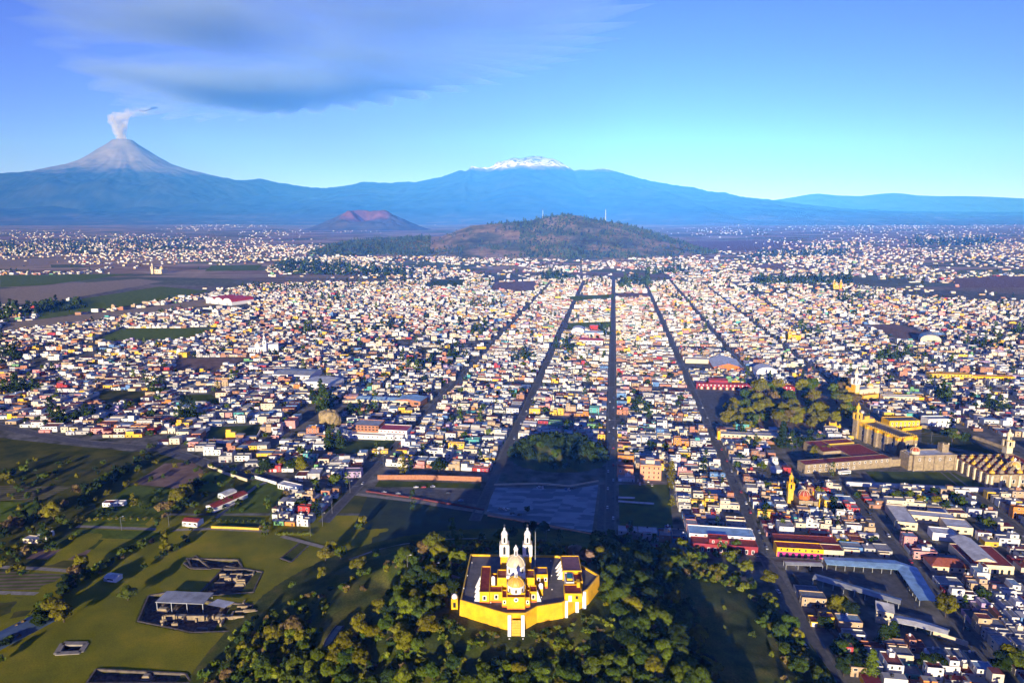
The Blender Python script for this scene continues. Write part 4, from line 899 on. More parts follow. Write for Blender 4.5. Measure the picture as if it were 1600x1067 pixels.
# market hall behind the arcade
T = rot_thing('market_hall', 'large hall with a pale ribbed gable roof and red end wall behind the arcade', 'market hall', *uv(1078, 160), -GA)
b = MB(); b.walls(0, 0, 0, 44, 66, 6.2); b.tri((0, 0, 6.2), (44, 0, 6.2), (22, 0, 12)); b.tri((44, 66, 6.2), (0, 66, 6.2), (22, 66, 12)); b.build('wall', M['orange'], T)
b = MB(); b.quad((-1, 67, 6), (-1, -1, 6), (22, -1, 12.3), (22, 67, 12.3)); b.quad((45, -1, 6), (45, 67, 6), (22, 67, 12.3), (22, -1, 12.3)); b.build('roof', M['white_sheet'], T)
bld(T, -38, 52, -1.2, 68, 0, 7, 'cream', 'grey_sheet', 0.3, nm='side_hall')
for x in (6, 16, 28, 38): simple_win(T, x, 0, 1, 4, 3.4, name='shutter', mat='white')
def vault_hall(name, label, x, y, rz, w, d, h, n, wall, roof, cat='warehouse', rise=None):
    T = rot_thing(name, label, cat, x, y, rz)
    b = MB(); b.walls(0, 0, 0, w * n, d, h); b.build('wall', M[wall], T)
    for i in range(n): b = MB(); b.vault(i * w - 0.2 + 0.02 * i, -0.4, (i + 1) * w + 0.2, d + 0.4, h, rise or w * 0.28, 'y', 8, 0, 1); b.build('roof', [M[roof], M[wall]], T)
    for i in range(n): simple_win(T, (i + .5) * w, 0, 0.2, w * 0.3, h * 0.7, name='door', mat='steel')
    return T
x, y = gp(322, 474); vault_hall('barrel_warehouse', 'triple barrel-vaulted warehouse, white gables and red roof, in the far left fields', x, y, R(-28), 34, 75, 9, 3, 'white', 'red_sheet')
x, y = gp(1182, 588); vault_hall('vaulted_hall', 'white barrel-roofed hall just behind the arcade of the square', x, y, -GA, 30, 28, 6, 1, 'white', 'white_sheet', 'hall')
x, y = gp(893, 522); vault_hall('vaulted_hall', 'white barrel-roofed hall at the left of the central street', x, y, -GA, 26, 30, 6, 1, 'white', 'white_sheet', 'hall')
x, y = gp(1438, 535); vault_hall('vaulted_hall', 'pale barrel-roofed hall beside the dark lot on the right', x, y, -GA - .3, 34, 40, 6, 1, 'cream', 'grey_sheet', 'hall')
def shed(name, label, px, py, w, d, h, wall, roof, rz=None, ridge='x', rise=2.0, cat='warehouse', nwin=0):
    x, y = gp(px, py); T = rot_thing(name, label, cat, x, y, -GA if rz is None else rz)
    b = MB(); b.walls(0, 0, 0, w, d, h)
    b.build('wall', M[wall], T); r = MB(); r.gable(0, 0, w, d, h, h + rise, ridge, 0.4, 0, 1); r.build('roof', [M[roof], M[wall]], T)
    for i in range(nwin): simple_win(T, (i + .5) * w / nwin, 0, h * 0.45, w / nwin * 0.5, h * 0.3)
    simple_win(T, w * 0.1, 0, 0.1, 3, min(3.4, h * 0.6), name='door', mat='steel')
    return T
shed('warehouse', 'wide grey-blue gabled warehouse left of the white walled yard', 425, 592, 60, 42, 7, 'white', 'grey_sheet', nwin=5)
shed('warehouse', 'pale saw-edged factory roof behind the blue warehouse', 470, 604, 48, 36, 7, 'white', 'white_sheet', R(-18), 'y', nwin=4)
shed('warehouse', 'long low factory with a pale blue roof in the left middle town', 556, 632, 70, 18, 7, 'cream', 'blue_sheet', nwin=8)
shed('warehouse', 'tan brick factory with a light blue roof beside the long low one', 618, 634, 34, 24, 8, 'brick', 'blue_sheet', R(-14), 'y', nwin=3)
shed('warehouse', 'grey shed with a slanting roof beside the brick school', 516, 678, 30, 12, 5, 'white', 'grey_sheet', R(-35), nwin=3)
shed('warehouse', 'white hall with a red gabled roof left of the central street', 905, 538, 44, 26, 8, 'white', 'red_sheet', nwin=5)
shed('warehouse', 'white hall with a blue roof behind the red-roofed hall', 912, 526, 44, 24, 8, 'white', 'blue_sheet', nwin=5)
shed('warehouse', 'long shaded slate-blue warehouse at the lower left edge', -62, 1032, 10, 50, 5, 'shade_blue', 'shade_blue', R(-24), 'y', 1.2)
shed('farm_shed', 'long white farm shed with a dark red roof along the lane', 322, 797, 10, 34, 4, 'white', 'maroon', R(-28), 'y', 1.6, 'shed', 2)
shed('farm_shed', 'white shed with a pale blue roof at the upper end of the shed lane', 341, 778, 9, 12, 4, 'white', 'white_sheet', R(-28), 'y', 1.2, 'shed', 2)
shed('farm_shed', 'white cottage with a red roof at the corner of the farm lane', 285, 822, 13, 8, 4.2, 'white', 'maroon', R(-10), 'x', 1.4, 'shed', 3)
shed('farm_shed', 'small pale-roofed hut alone on the edge of the lawn', 163, 908, 9, 6, 3, 'white', 'white_sheet', R(-12), 'x', 0.8, 'shed', 1)
# brick school
x, y = gp(549, 683); T = rot_thing('brick_school', 'brick school with a red-roofed white annex by the dark green field', 'school', x, y, -GA)
bld(T, 0, 4, 30, 26, 0, 13, 'brick', 'grey_sheet', 0.6); bld(T, 30.05, 4, 62, 24, 0, 9, 'white', 'red_sheet', 0.4, nm='annex'); bld(T, -4, -4, 40, 3.9, 0, 5, 'white', 'grey_sheet', 0.5, nm='front_wing'); bld(T, 40.05, -3, 60, 3.9, 0, 6, 'white', 'white_sheet', 0.5, nm='front_wing')
for z in (7.5, 10.5): wrow(T, np.arange(3, 29, 4.2), 4, z, 2.2, 1.4)
wrow(T, np.arange(33, 61, 4.2), 4, 6.4, 2.2, 1.4, mat='maroon'); wrow(T, np.arange(0, 58, 5.2), -4 + 0.0, 2, 1.6, 1.4)
# white church in the left-hand town
x, y = gp(388, 553); T = rot_thing('white_church', 'gleaming white church with a slim bell tower in the left-hand town', 'church', x, y, R(14))
bld(T, 0, 0, 30, 22, 0, 11, 'white', 'white_sheet', 0.6); bld(T, 30.05, 2, 50, 20, 0, 15, 'white', 'white_sheet', 0.6, nm='nave'); bell_tower(T, 28, -2.6, 0, 5, 16, 6, 5, base='white', top='white', trim='white', capm='white', crossh=1.5)
b = MB(); b.lathe(15, 10, [(5, 10.4), (5, 13)], 12); b.build('drum', M['white'], T); dome(T, 15, 10, 13, 4.8, 4.2, 'white', 'cream', n=16, lh=3)
for x in (5, 12, 19, 35, 44): arched_win(T, x, 0 if x < 30 else 2, 4, 1.6, 4)
for (px_, py_, lab, s) in ((1302, 452, 'far yellow twin-towered church near the right horizon', 1.3), (1232, 470 + 63, 'yellow church with a domed tower in the right middle town', 1.1), (236, 428, 'pale distant church in the far left fields', 1.8), (1062, 590, 'tiny white chapel gable', 0)):
    if s == 0: continue
    x, y = gp(px_, py_); T = rot_thing('distant_church', lab, 'church', x, y, -GA)
    wl = 'cream' if '236' == str(px_) else 'yellow'
    bld(T, 0, 6 * s, 22 * s, 30 * s, 0, 10 * s, wl, 'terrace', 0.6 * s)
    bell_tower(T, 2 * s, 3 * s, 0, 5 * s, 11 * s, 5 * s, 4 * s, base=wl, top=wl, trim='cream', capm='cream', crossh=2)
    if s == 1.3: bell_tower(T, 18 * s, 3 * s, 0, 5 * s, 11 * s, 5 * s, 4 * s, base=wl, top=wl, trim='cream', capm='cream', crossh=2)
    b = MB(); b.lathe(13 * s, 20 * s, [(4 * s, 9.4 * s), (4 * s, 12 * s)], 10); b.build('drum', M['cream'], T); dome(T, 13 * s, 20 * s, 12 * s, 4 * s, 3.4 * s, 'gold_tile', 'cream', n=12, ribs=0)
    for q in (7, 12): arched_win(T, q * s, 6 * s, 3 * s, 1.6 * s, 4 * s)
# near streets: peach hotel, red house, magenta arcade
x, y = gp(1000, 749); T = rot_thing('peach_hotel', 'tall peach three-storey house with a roof terrace right of the plaza', 'hotel', x, y, -GA)
bld(T, 0, 0, 19, 16, 0, 14.5, 'peach', 'grey_sheet', 0.9); bld(T, 5, 6, 13, 13, 13.6, 17, 'cream', 'white_sheet', 0.3, nm='roof_room')
for z in (2.0, 6.2, 10.6): wrow(T, (3, 8, 12.5, 16.5), 0, z, 1.1, 1.9)
b = MB(); b.box(-0.1, -0.25, 13.0, 19.1, -0.02, 13.4, bottom=True); b.build('cornice', M['orange'], T)
x, y = gp(964, 745); T = rot_thing('peach_house', 'two-storey salmon house on the corner of the central street', 'house', x, y, -GA)
bld(T, 0, 0, 15, 10, 0, 8.5, 'peach', 'terracotta', 0.6); wrow(T, (3, 11), 0, 5, 1.1, 1.8, frame='white'); b = MB(); arch_pane(b, 7, 0, 0, 2, 3.2, 'y-', 0.08); b.build('door', M['maroon'], T)
x, y = uv(474, 62); T = rot_thing('red_hacienda', 'dark red two-storey house with white-framed windows at the foot of the hill', 'house', x, y, -GA)
bld(T, 0, 0, 46, 11, 0, 6.6, 'redwall', 'maroon', 0.5); bld(T, 12, 2, 26, 10.5, 6.1, 9.6, 'redwall', 'maroon', 0.4, nm='upper_storey'); bld(T, -1, 11.05, 46, 26, 0, 8.6, 'white', 'blue_sheet', 0.5, nm='rear_wing')
wrow(T, np.arange(3, 46, 4.4), 0, 1.0, 1.3, 2.6, frame='white'); wrow(T, (15, 20, 24), 2, 6.9, 1.0, 1.4, frame='white'); wrow(T, np.arange(4, 45, 6.5), 11.05 - .03, 7.0, 2.0, 0.9)
x, y = uv(475, 121); T = rot_thing('magenta_arcade', 'yellow and magenta arcaded house on the street corner below the hill', 'house', x, y, -GA + .02)
bld(T, 0, 0, 32, 10, 0, 7.2, 'yellow', 'maroon', 0.5); bld(T, 32.05, 1, 46, 11, 0, 6.6, 'cream', 'maroon', 0.4, nm='side_house'); bld(T, 2, 10.05, 46, 24, 0, 6.2, 'terracotta', 'maroon', 0.3, nm='rear_wing')
b = MB(); b.box(0.5, -0.14, 0.05, 31.5, -0.02, 3.9, bottom=True); b.build('arcade_front', M['pink'], T)
for x in np.arange(3, 31, 4.2): b = MB(); arch_pane(b, x, -0.14, 0.1, 2.4, 3.3, 'y-', 0.06); b.build('arch', M['glass'], T)
wrow(T, np.arange(3, 31, 4.2), 0, 4.9, 1.0, 1.5); wrow(T, (35, 39, 43), 1, 1.2, 1.2, 2.2)
def canopy(name, label, pts, w, h, roof, post=6.0, cat='canopy', tilt=0.8):
    T = thing(name, label, cat, (pts[0][0], pts[0][1], 0)); ox, oy = pts[0]
    pts = [(p[0] - ox, p[1] - oy) for p in pts]
    b = MB(); n = len(pts); L = []
    for i in range(n):
        a = pts[max(0, i - 1)]; c = pts[min(n - 1, i + 1)]; dx, dy = c[0] - a[0], c[1] - a[1]; l = math.hypot(dx, dy)
        k = 1.0 if i in (0, n - 1) else 1.25
        L.append([(pts[i][0] + dy / l * w / 2 * s * k, pts[i][1] - dx / l * w / 2 * s * k) for s in (-1, 0, 1)])
    for i in range(n - 1):
        A, B = L[i], L[i + 1]
        for (p, q, zp, zq) in ((0, 1, h, h + tilt), (1, 2, h + tilt, h)):
            b.quad((*A[q], zq), (*B[q], zq), (*B[p], zp), (*A[p], zp)); b.quad((*A[p], zp - .2), (*B[p], zp - .2), (*B[q], zq - .2), (*A[q], zq - .2))
            e = (A[p], B[p], zp) if p == 0 else (A[q], B[q], zq)
            b.quad((*e[0], e[2] - .2), (*e[1], e[2] - .2), (*e[1], e[2]), (*e[0], e[2]))
    b.build('roof', M[roof], T)
    for a, c in zip(pts, pts[1:]):
        l = math.hypot(c[0] - a[0], c[1] - a[1]); k = max(1, int(l / post)); dx, dy = (c[0] - a[0]) / l, (c[1] - a[1]) / l
        for i in range(k + 1):
            for s in (-1, 1):
                x, y = a[0] + dx * (l * i / k * .98 + .3) + dy * s * (w / 2 - .4), a[1] + dy * (l * i / k * .98 + .3) - dx * s * (w / 2 - .4)
                p = MB(); p.box(x - .13, y - .13, 0, x + .13, y + .13, h - .1); p.build('post', M['steel'], T)
    return T
canopy('market_canopy', 'bright blue L-shaped metal market roof around the dark yard', [gp(1288, 876, 4), gp(1404, 883, 4), gp(1416, 886, 4), gp(1452, 940, 4)], 11, 4.3, 'blue_sheet')
canopy('shed_canopy', 'long straight grey metal shed roof across the dark yard', [gp(1272, 900, 4), gp(1408, 940, 4)], 8, 4.2, 'grey_sheet')
canopy('stall_canopy', 'white jagged tent roof beside the market yard', [gp(1385, 966, 3), gp(1408, 969, 3), gp(1430, 973, 3), gp(1455, 980, 3), gp(1482, 988, 3)], 7, 3.4, 'white_sheet', 8)
canopy('stall_canopy', 'pale shop awning on the near side of the blue market roof', [gp(1226, 878, 4), gp(1284, 880, 4)], 6, 3.6, 'grey_sheet', 8)
# long white wall south of the convent lawn and other walls
def wall(name, label, pts, h, mat, th=0.5, capm=None, zf=None):
    T = thing(name, label, 'wall', (pts[0][0], pts[0][1], 0)); ox, oy = pts[0]
    b = MB(); cp = MB()
    for p, q in zip(pts, pts[1:]):
        dx, dy = q[0] - p[0], q[1] - p[1]; l = math.hypot(dx, dy); nx, ny = -dy / l * th / 2, dx / l * th / 2
        z0, z1 = (zf(*p), zf(*q)) if zf else (0, 0)
        P = [(p[0] - ox - nx, p[1] - oy - ny), (q[0] - ox - nx, q[1] - oy - ny), (q[0] - ox + nx, q[1] - oy + ny), (p[0] - ox + nx, p[1] - oy + ny)]
        b.quad((*P[0], z0 - 1), (*P[1], z1 - 1), (*P[1], z1 + h), (*P[0], z0 + h)); b.quad((*P[2], z1 - 1), (*P[3], z0 - 1), (*P[3], z0 + h), (*P[2], z1 + h)); b.quad((*P[1], z1 - 1), (*P[2], z1 - 1), (*P[2], z1 + h), (*P[1], z1 + h)); b.quad((*P[3], z0 - 1), (*P[0], z0 - 1), (*P[0], z0 + h), (*P[3], z0 + h))
        cp.quad((*P[0], z0 + h + .02), (*P[1], z1 + h + .02), (*P[2], z1 + h + .02), (*P[3], z0 + h + .02))
    b.build('wall', M[mat], T); cp.build('coping', M[capm or mat], T); return T
wall('boundary_wall', 'long white wall along the near edge of the convent lawn', gpoly([(1322, 758), (1400, 762), (1480, 766), (1585, 769)]), 3.6, 'white', 2.6, 'grey_sheet')
wall('boundary_wall', 'tan wall closing the far side of the convent churchyard', gpoly([(1440, 668), (1490, 676), (1530, 688), (1572, 703)]), 3.5, 'stone', 1.2)
wall('boundary_wall', 'yellow wall between the convent church and the yellow mansion', gpoly([(1405, 674), (1440, 670)]), 3.5, 'yellow', 1.0)
wall('boundary_wall', 'ochre wall beside the convent tower', gpoly([(1296, 682), (1334, 686)]), 3.5, 'ochre', 1.0)
wall('boundary_wall', 'long earthen brick wall above the grass strip and car park', gpoly([(590, 749), (660, 749), (752, 752)]), 4.5, 'brick', 0.8)
wall('boundary_wall', 'low dark red wall between the car park and the grass slope', gpoly([(572, 768), (650, 779), (756, 797)]), 1.2, 'lowred', 1.2)
wall('boundary_wall', 'low pale wall along the near edge of the plaza', gpoly([(762, 806), (850, 821), (928, 836)]), 1.0, 'peach', 1.0)
wall('boundary_wall', 'curved stone wall between the plaza and the wooded mound', gpoly([(772, 758), (840, 756), (890, 760), (935, 752)]), 1.2, 'cream', 1.2)
wall('boundary_wall', 'long white garden wall between the main road and the field', gpoly([(325, 729), (352, 741), (386, 752)]), 2.6, 'cream', 0.8)
wall('boundary_wall', 'white wall running from the roadside pavilion along the main road', gpoly([(398, 747), (432, 757)]), 2.6, 'white', 0.6)
wall('boundary_wall', 'white wall around the green lot among the left-hand houses', gpoly([(322, 690), (362, 694), (402, 684), (412, 664)]), 3.0, 'white', 0.8)
wall('boundary_wall', 'lower pair of white walls crossing the walled green lot', gpoly([(966, 784), (1022, 788)]), 1.4, 'white', 0.6)
wall('boundary_wall', 'upper pair of white walls crossing the walled green lot', gpoly([(966, 778), (992, 779)]), 1.4, 'white', 0.6)
wall('boundary_wall', 'yellow and white garden wall along the lane with palm trees', gpoly([(330, 825), (365, 826), (405, 828)]), 1.8, 'ochre', 0.5)
wall('boundary_wall', 'yellow wall slanting down behind the white tent roof', gpoly([(1458, 992), (1512, 1010)]), 3.0, 'cream', 0.6)
wall('boundary_wall', 'stone-edged street wall on the market side of the hill street', [(186, 330), (187, 380), (190, 425)], 2.2, 'darkstone', 0.5)
wall('boundary_wall', 'blue painted wall in the lower right corner', gpoly([(1552, 1005), (1600, 1020), (1660, 1038)]), 5.0, 'blue_paint', 0.8)
# mansions by the convent
x, y = gp(1389, 670); T = rot_thing('yellow_mansion', 'yellow two-storey mansion with white-framed windows behind the convent church', 'mansion', x, y, R(3))
bld(T, 0, 0, 36, 16, 0, 9.5, 'yellow', 'terrace', 0.6); wrow(T, np.arange(3.5, 35, 5), 0, 5.2, 1.3, 2.0, frame='white'); wrow(T, np.arange(3.5, 35, 5), 0, 1, 1.3, 2.4, frame='white')
x, y = gp(1450, 668); T = rot_thing('white_mansion', 'white two-storey mansion with tall dark windows right of the yellow one', 'mansion', x, y, R(2))
bld(T, 0, 0, 32, 14, 0, 10, 'white', 'grey_sheet', 0.7); wrow(T, np.arange(4, 31, 6), 0, 5.2, 1.4, 2.6); wrow(T, np.arange(4, 31, 6), 0, 1, 1.4, 2.6)
x, y = gp(1452, 593); T = rot_thing('yellow_range', 'very long ochre building among the roofs on the right', 'public building', x, y, R(-6))
bld(T, 0, 0, 60, 12, 0, 9, 'ochre', 'terracotta', 0.5); bld(T, 60.05, 2, 120, 12, 0, 6.5, 'yellow', 'terracotta', 0.4, nm='lower_range'); wrow(T, np.arange(3, 59, 4.6), 0, 5.4, 1.5, 2.0); wrow(T, np.arange(63, 118, 5), 2, 2.2, 1.5, 2.0)
x, y = gp(1380, 627); T = rot_thing('white_hall', 'white and cream range beside the parish church', 'hall', x, y, R(-6)); bld(T, 0, 0, 44, 11, 0, 7, 'cream', 'white_sheet', 0.5); bld(T, 44.05, 1, 62, 10, 0, 6.5, 'yellow', 'terracotta', 0.5, nm='yellow_end'); wrow(T, np.arange(3, 43, 5), 0, 3, 1.5, 2)
# white roofed complex in the lower right, with court
x, y = gp(1402, 826); T = rot_thing('white_complex', 'white flat-roofed school complex around a court in the lower right town', 'school', x, y, -GA - .09)
bld(T, 0, 0, 14, 34, 0, 6.2, 'cream', 'white_sheet', 0.5); bld(T, 14.05, 16, 46, 26, 0, 6.2, 'cream', 'white_sheet', 0.5, nm='rear_wing'); bld(T, 34, 0, 52, 15.9, 0, 6.4, 'cream', 'white_sheet', 0.5, nm='side_wing'); bld(T, 20, -14, 36, -3, 0, 6, 'white', 'white_sheet', 0.5, nm='front_wing')
wrow(T, (3, 7, 11), 0, 2.4, 2.2, 1.4); wrow(T, (18, 23, 28), 16, 2.4, 2, 1.4); wrow(T, (37, 42, 47), 0, 2.4, 2, 1.4)
x, y = gp(1514, 893); T = rot_thing('ribbed_hall', 'cream arcaded hall with a pale ribbed roof in the lower right', 'hall', x, y, -GA)
bld(T, 0, 0, 28, 30, 0, 6, 'cream', 'maroon', 0.4); b = MB(); b.gable(5, 4, 19, 40, 6.2, 9, 'y', .3, 0, 1); b.build('skylight_roof', [M['white_sheet'], M['cream']], T)
for x in np.arange(3, 27, 4.4): b = MB(); arch_pane(b, x, 0, 0, 1.7, 3.2, 'y-', .08); b.build('arch', M['glass'], T)
x, y = gp(1455, 892); T = rot_thing('red_roof_house', 'white house with a steep bright red hipped roof left of the ribbed hall', 'house', x, y, -GA)
b = MB(); b.walls(0, 0, 0, 24, 13, 4.2); b.build('wall', M['cream'], T); b = MB(); b.quad((-.6, -.6, 4), (24.6, -.6, 4), (18, 6.5, 7.2), (6, 6.5, 7.2)); b.quad((24.6, 13.6, 4), (-.6, 13.6, 4), (6, 6.5, 7.2), (18, 6.5, 7.2)); b.tri((-.6, 13.6, 4), (-.6, -.6, 4), (6, 6.5, 7.2)); b.tri((24.6, -.6, 4), (24.6, 13.6, 4), (18, 6.5, 7.2)); b.build('roof', M['terracotta'], T)
wrow(T, (3, 8, 13, 18, 22), 0, 1.2, 1.4, 1.6)
x, y = gp(1368, 972); T = rot_thing('ruined_tower_house', 'tall narrow cream house with a white slanted roof amid the market sheds', 'house', x, y, R(-25))
bld(T, 0, 0, 9, 8, 0, 8, 'cream', 'white_sheet', 0.3); b = MB(); b.quad((-.5, -.5, 8.3), (9.5, -.5, 8.3), (9.5, 8.5, 9.6), (-.5, 8.5, 9.6)); b.quad((-.5, 8.5, 9.5), (9.5, 8.5, 9.5), (9.5, -.5, 8.2), (-.5, -.5, 8.2)); b.build('canopy', M['white_sheet'], T); wrow(T, (2, 5, 7.5), 0, 4.5, 1.1, 1.6)
# roadside white pavilion
x, y = gp(434, 763); T = rot_thing('roadside_pavilion', 'low white pavilion with columns between the main road and the field', 'pavilion', x, y, R(-26))
bld(T, 0, 0, 22, 8, 0, 4.6, 'white', 'white_sheet', 0.4)
for x in np.arange(2, 21, 3): simple_win(T, x, 0, 0.6, 1.4, 2.6)
x, y = gp(160, 792); T = rot_thing('farmhouse', 'small white farmhouse alone in the green field', 'house', x, y, R(4))
bld(T, 0, 0, 10, 6, 0, 3.6, 'white', 'maroon', .3); bld(T, 10.05, 1, 17, 6, 0, 3.2, 'white', 'grey_sheet', .3, nm='annex'); wrow(T, (2, 5, 8, 13), 0, 1.2, 1, 1.3)
x, y = gp(36, 848); T = rot_thing('farmhouse', 'cream farmhouse with a blue tin roof among trees at the left edge', 'house', x, y, R(-8))
bld(T, 0, 0, 12, 6, 0, 3.4, 'cream', 'grey_sheet', .3); bld(T, 6, 7, 13, 15, 0, 3.4, 'white', 'blue_sheet', .2, nm='annex'); wrow(T, (2, 5, 9), 0, 1.2, 1, 1.3)
# excavation: roofed ruins, stone terraces and pit walls
x, y = gp(243, 948); T = rot_thing('excavation_shelter', 'flat grey shelter roof over the stone ruins in the lawn', 'shelter', x, y, R(-4))
b = MB(); b.box(0, 0, 3.0, 31, 13, 3.4, bottom=True); b.build('roof', M['grey_sheet'], T)
for x_ in (0.6, 10, 20, 30.2):
    for y_ in (0.6, 12.2): b = MB(); b.box(x_ - .2, y_ - .2, -4, x_ + .2, y_ + .2, 3.0); b.build('post', M['steel'], T)
b = MB(); b.quad((33, 1, 2.4), (46, -3, 3.2), (49, 4, 3.0), (36, 8, 2.2)); b.quad((36, 8, 2.1), (49, 4, 2.9), (46, -3, 3.1), (33, 1, 2.3)); b.build('awning', M['white_sheet'], T)
rng = random.Random(4)
for k, (px_, py_, w_, d_, h_, rz, lab) in enumerate(((266, 968, 24, 5, 2.6, -3, 'sunlit stepped stone platform in front of the shelter roof'), (330, 968, 16, 6, 2.2, -4, 'stone platform at the right end of the shelter'), (300, 985, 10, 4, 1.6, -4, 'small square altar stone in the paved pit'), (322, 982, 8, 4, 1.4, -4, 'second small altar stone, the right one of the pair'), (338, 906, 26, 4, 2.4, 4, 'long stone bench ruin in the upper pit'), (362, 918, 9, 6, 2.6, 2, 'square stone block at the middle of the upper pit'), (390, 898, 18, 4, 2.6, 6, 'sunlit stone rim along the far end of the upper pit'), (215, 1066, 7, 5, 3.6, 0, 'square stone stump in the pit at the lower edge'), (240, 955, 9, 5, 2.0, -4, 'stone corner block left of the shelter roof'), (415, 905, 8, 4, 2.2, 10, 'last stone block beside the grassy bank'))):
    x, y = gp(px_, py_, -2); T = rot_thing('ruin', lab, 'ruin', x, y, R(rz)); b = MB()
    for s in range(3): b.box(s * .8, s * .7, -4.5 + (h_ + 1.2) * s / 3, w_ - s * .8, d_ - s * .5, -4.5 + (h_ + 1.2) * (s + 1) / 3)
    b.build('steps', M['stone'], T); b = MB(); b.box(2.0, 1.6, -4.5 + h_ + 1.2, w_ - 2.0, d_ - 1.2, -4.5 + h_ + 1.6); b.build('top_slab', M['path'], T)
for lab, cx_, cy2, nn, w_, d_ in (('maze of low sunlit stone walls in the upper pit', 348, 912, 22, 40, 16), ('low stone wall footings along the front of the paved pit', 300, 978, 20, 40, 12), ('crumbling stone footings at the right end of the pit', 368, 960, 14, 16, 18)):
    x, y = gp(cx_, cy2, -3); T = rot_thing('ruin', lab, 'ruin', x, y, R(3))
    for q in range(nn):
        a, c, l = rng.uniform(-w_ / 2, w_ / 2), rng.uniform(-d_ / 2, d_ / 2), rng.uniform(2, 9); hh = rng.uniform(.6, 1.9)
        if not any(inside((x + a, y + c), pp) for pp, _d in PITW): continue
        b = MB(); (b.box(a, c, -2, a + l, c + .9, hh - .4) if rng.random() < .65 else b.box(a, c, -2, a + 1.0, c + l * .6, hh - .4)); b.build('stone_wall', M['stone'], T)
PITLAB = ['far rectangular excavation pit', 'narrow corner trench', 'large upper excavation pit', 'large paved excavation pit', 'small square pit alone on the lawn', 'excavation pit at the lower edge', 'trench at the hill foot']
for (poly, d), lab in zip(PITW, PITLAB):
    wall('pit_kerb', 'low grey stone kerb round the ' + lab, poly + [poly[0]], 0.3, 'darkstone' if 'small' not in lab else 'path', 0.9 if 'small' not in lab else 3.0)
# rock outcrop ruin in the left town
x, y = gp(490, 668); T = None
b = MB(); n = 18
rows = []
rs = random.Random(9)
for k, (zf_, rf_) in enumerate(((0, 1.0), (.25, .97), (.5, .93), (.75, .86), (.93, .7), (1.0, .35))):
    rows.append([(x + 15 + 13 * rf_ * math.cos(a) * (1 + .12 * math.sin(3 * a + k)), y + 12 + 11 * rf_ * math.sin(a) * (1 + .1 * math.sin(5 * a + 2 * k)), 17 * zf_ * (1 + .05 * math.sin(4 * a))) for a in [2 * math.pi * i / n for i in range(n)]])
for r0, r1 in zip(rows, rows[1:]):
    for i in range(n): j = (i + 1) % n; b.quad(r0[i], r0[j], r1[j], r1[i])
k = len(b.v); b.v += rows[-1]; b.f.append(tuple(range(k, k + n))); b.m.append(0)
M['cliff'] = mat_noise('earth_cliff', (0.16, 0.12, 0.05), (0.40, 0.30, 0.15), 0.35)
tag(b.build('rock_outcrop', M['cliff']), 'tan earthen rock outcrop with steep sides among the left-hand houses', 'rock')
# stone stair up the left flank of the hill
T = thing('stone_stair', 'narrow stone stairway climbing the left flank of the wooded hill', 'stair', (0, 0, 0))
p0, p1 = gp(516, 1072, 8), gp(532, 986, 26); b = MB(); bs = MB(); N = 34
for k in range(N):
    x, y = p0[0] + (p1[0] - p0[0]) * k / N, p0[1] + (p1[1] - p0[1]) * k / N; z = gz(x, y)
    b.box(x - 1.6, y, z - 1, x + 1.6, y + (p1[1] - p0[1]) / N + .1, z + .55)
    for s in (-1, 1): bs.box(x + s * 1.95 - .3, y, z - 1, x + s * 1.95 + .3, y + (p1[1] - p0[1]) / N, z + 1.0)
b.build('steps', M['path'], T); bs.build('side_wall', M['darkstone'], T)
# radio masts on the far hill
for px_, pt, pb, lab in ((946, 328, 346, 'slim radio mast standing right of the far hill summit'), (848, 329, 341, 'white radio mast just left of the far hill summit')):
    X = (px_ - 800) / FPX * ZD * .985; z0 = float(zap_z(X, ZD)) - 2; T = thing('radio_mast', lab, 'mast', (X, ZD, z0)); h = z_at(pt, ZD) - z0
    b = MB()
    for s in range(3):
        a = s * 2.094; b.tube((4 * math.cos(a), 4 * math.sin(a), 0), (.8 * math.cos(a), .8 * math.sin(a), h), .55, .4, 4)
    b.build('legs', M['white'], T); b = MB()
    for q in range(1, 10):
        z = h * q / 10; r = 4 - 3.2 * q / 10
        for s in range(3): a, c = s * 2.094, (s + 1) * 2.094; b.tube((r * math.cos(a), r * math.sin(a), z), (r * math.cos(c), r * math.sin(c), z), .22, .22, 4)
    b.build('bracing', M['white'], T); b = MB(); b.tube((0, 0, h), (0, 0, h + 9), .5, .3, 5); b.build('antenna', M['orange'], T)
# ------------------------------------------------------------ the town
LAND = []
for o in list(scene.objects):
    if o.parent is None and o.type == 'EMPTY' and o.get('category') not in (None, 'wall'):
        xs, ys = [], []
        for c in o.children:
            if c.type == 'MESH' and len(c.data.vertices):
                a = np.empty(len(c.data.vertices) * 3, np.float32); c.data.vertices.foreach_get('co', a); a = a.reshape(-1, 3)
                xs += [a[:, 0].min(), a[:, 0].max()]; ys += [a[:, 1].min(), a[:, 1].max()]
        if not xs: continue
        cr, sr = math.cos(o.rotation_euler.z), math.sin(o.rotation_euler.z)
        P = [(o.location.x + cr * x - sr * y, o.location.y + sr * x + cr * y) for x, y in ((min(xs) - .6, min(ys) - .6), (max(xs) + .6, min(ys) - .6), (max(xs) + .6, max(ys) + .6), (min(xs) - .6, max(ys) + .6))]
        KEEP.append(P); LAND.append((o.name.split('.')[0].replace('_', ' '), sum(p[0] for p in P) / 4, sum(p[1] for p in P) / 4, o))
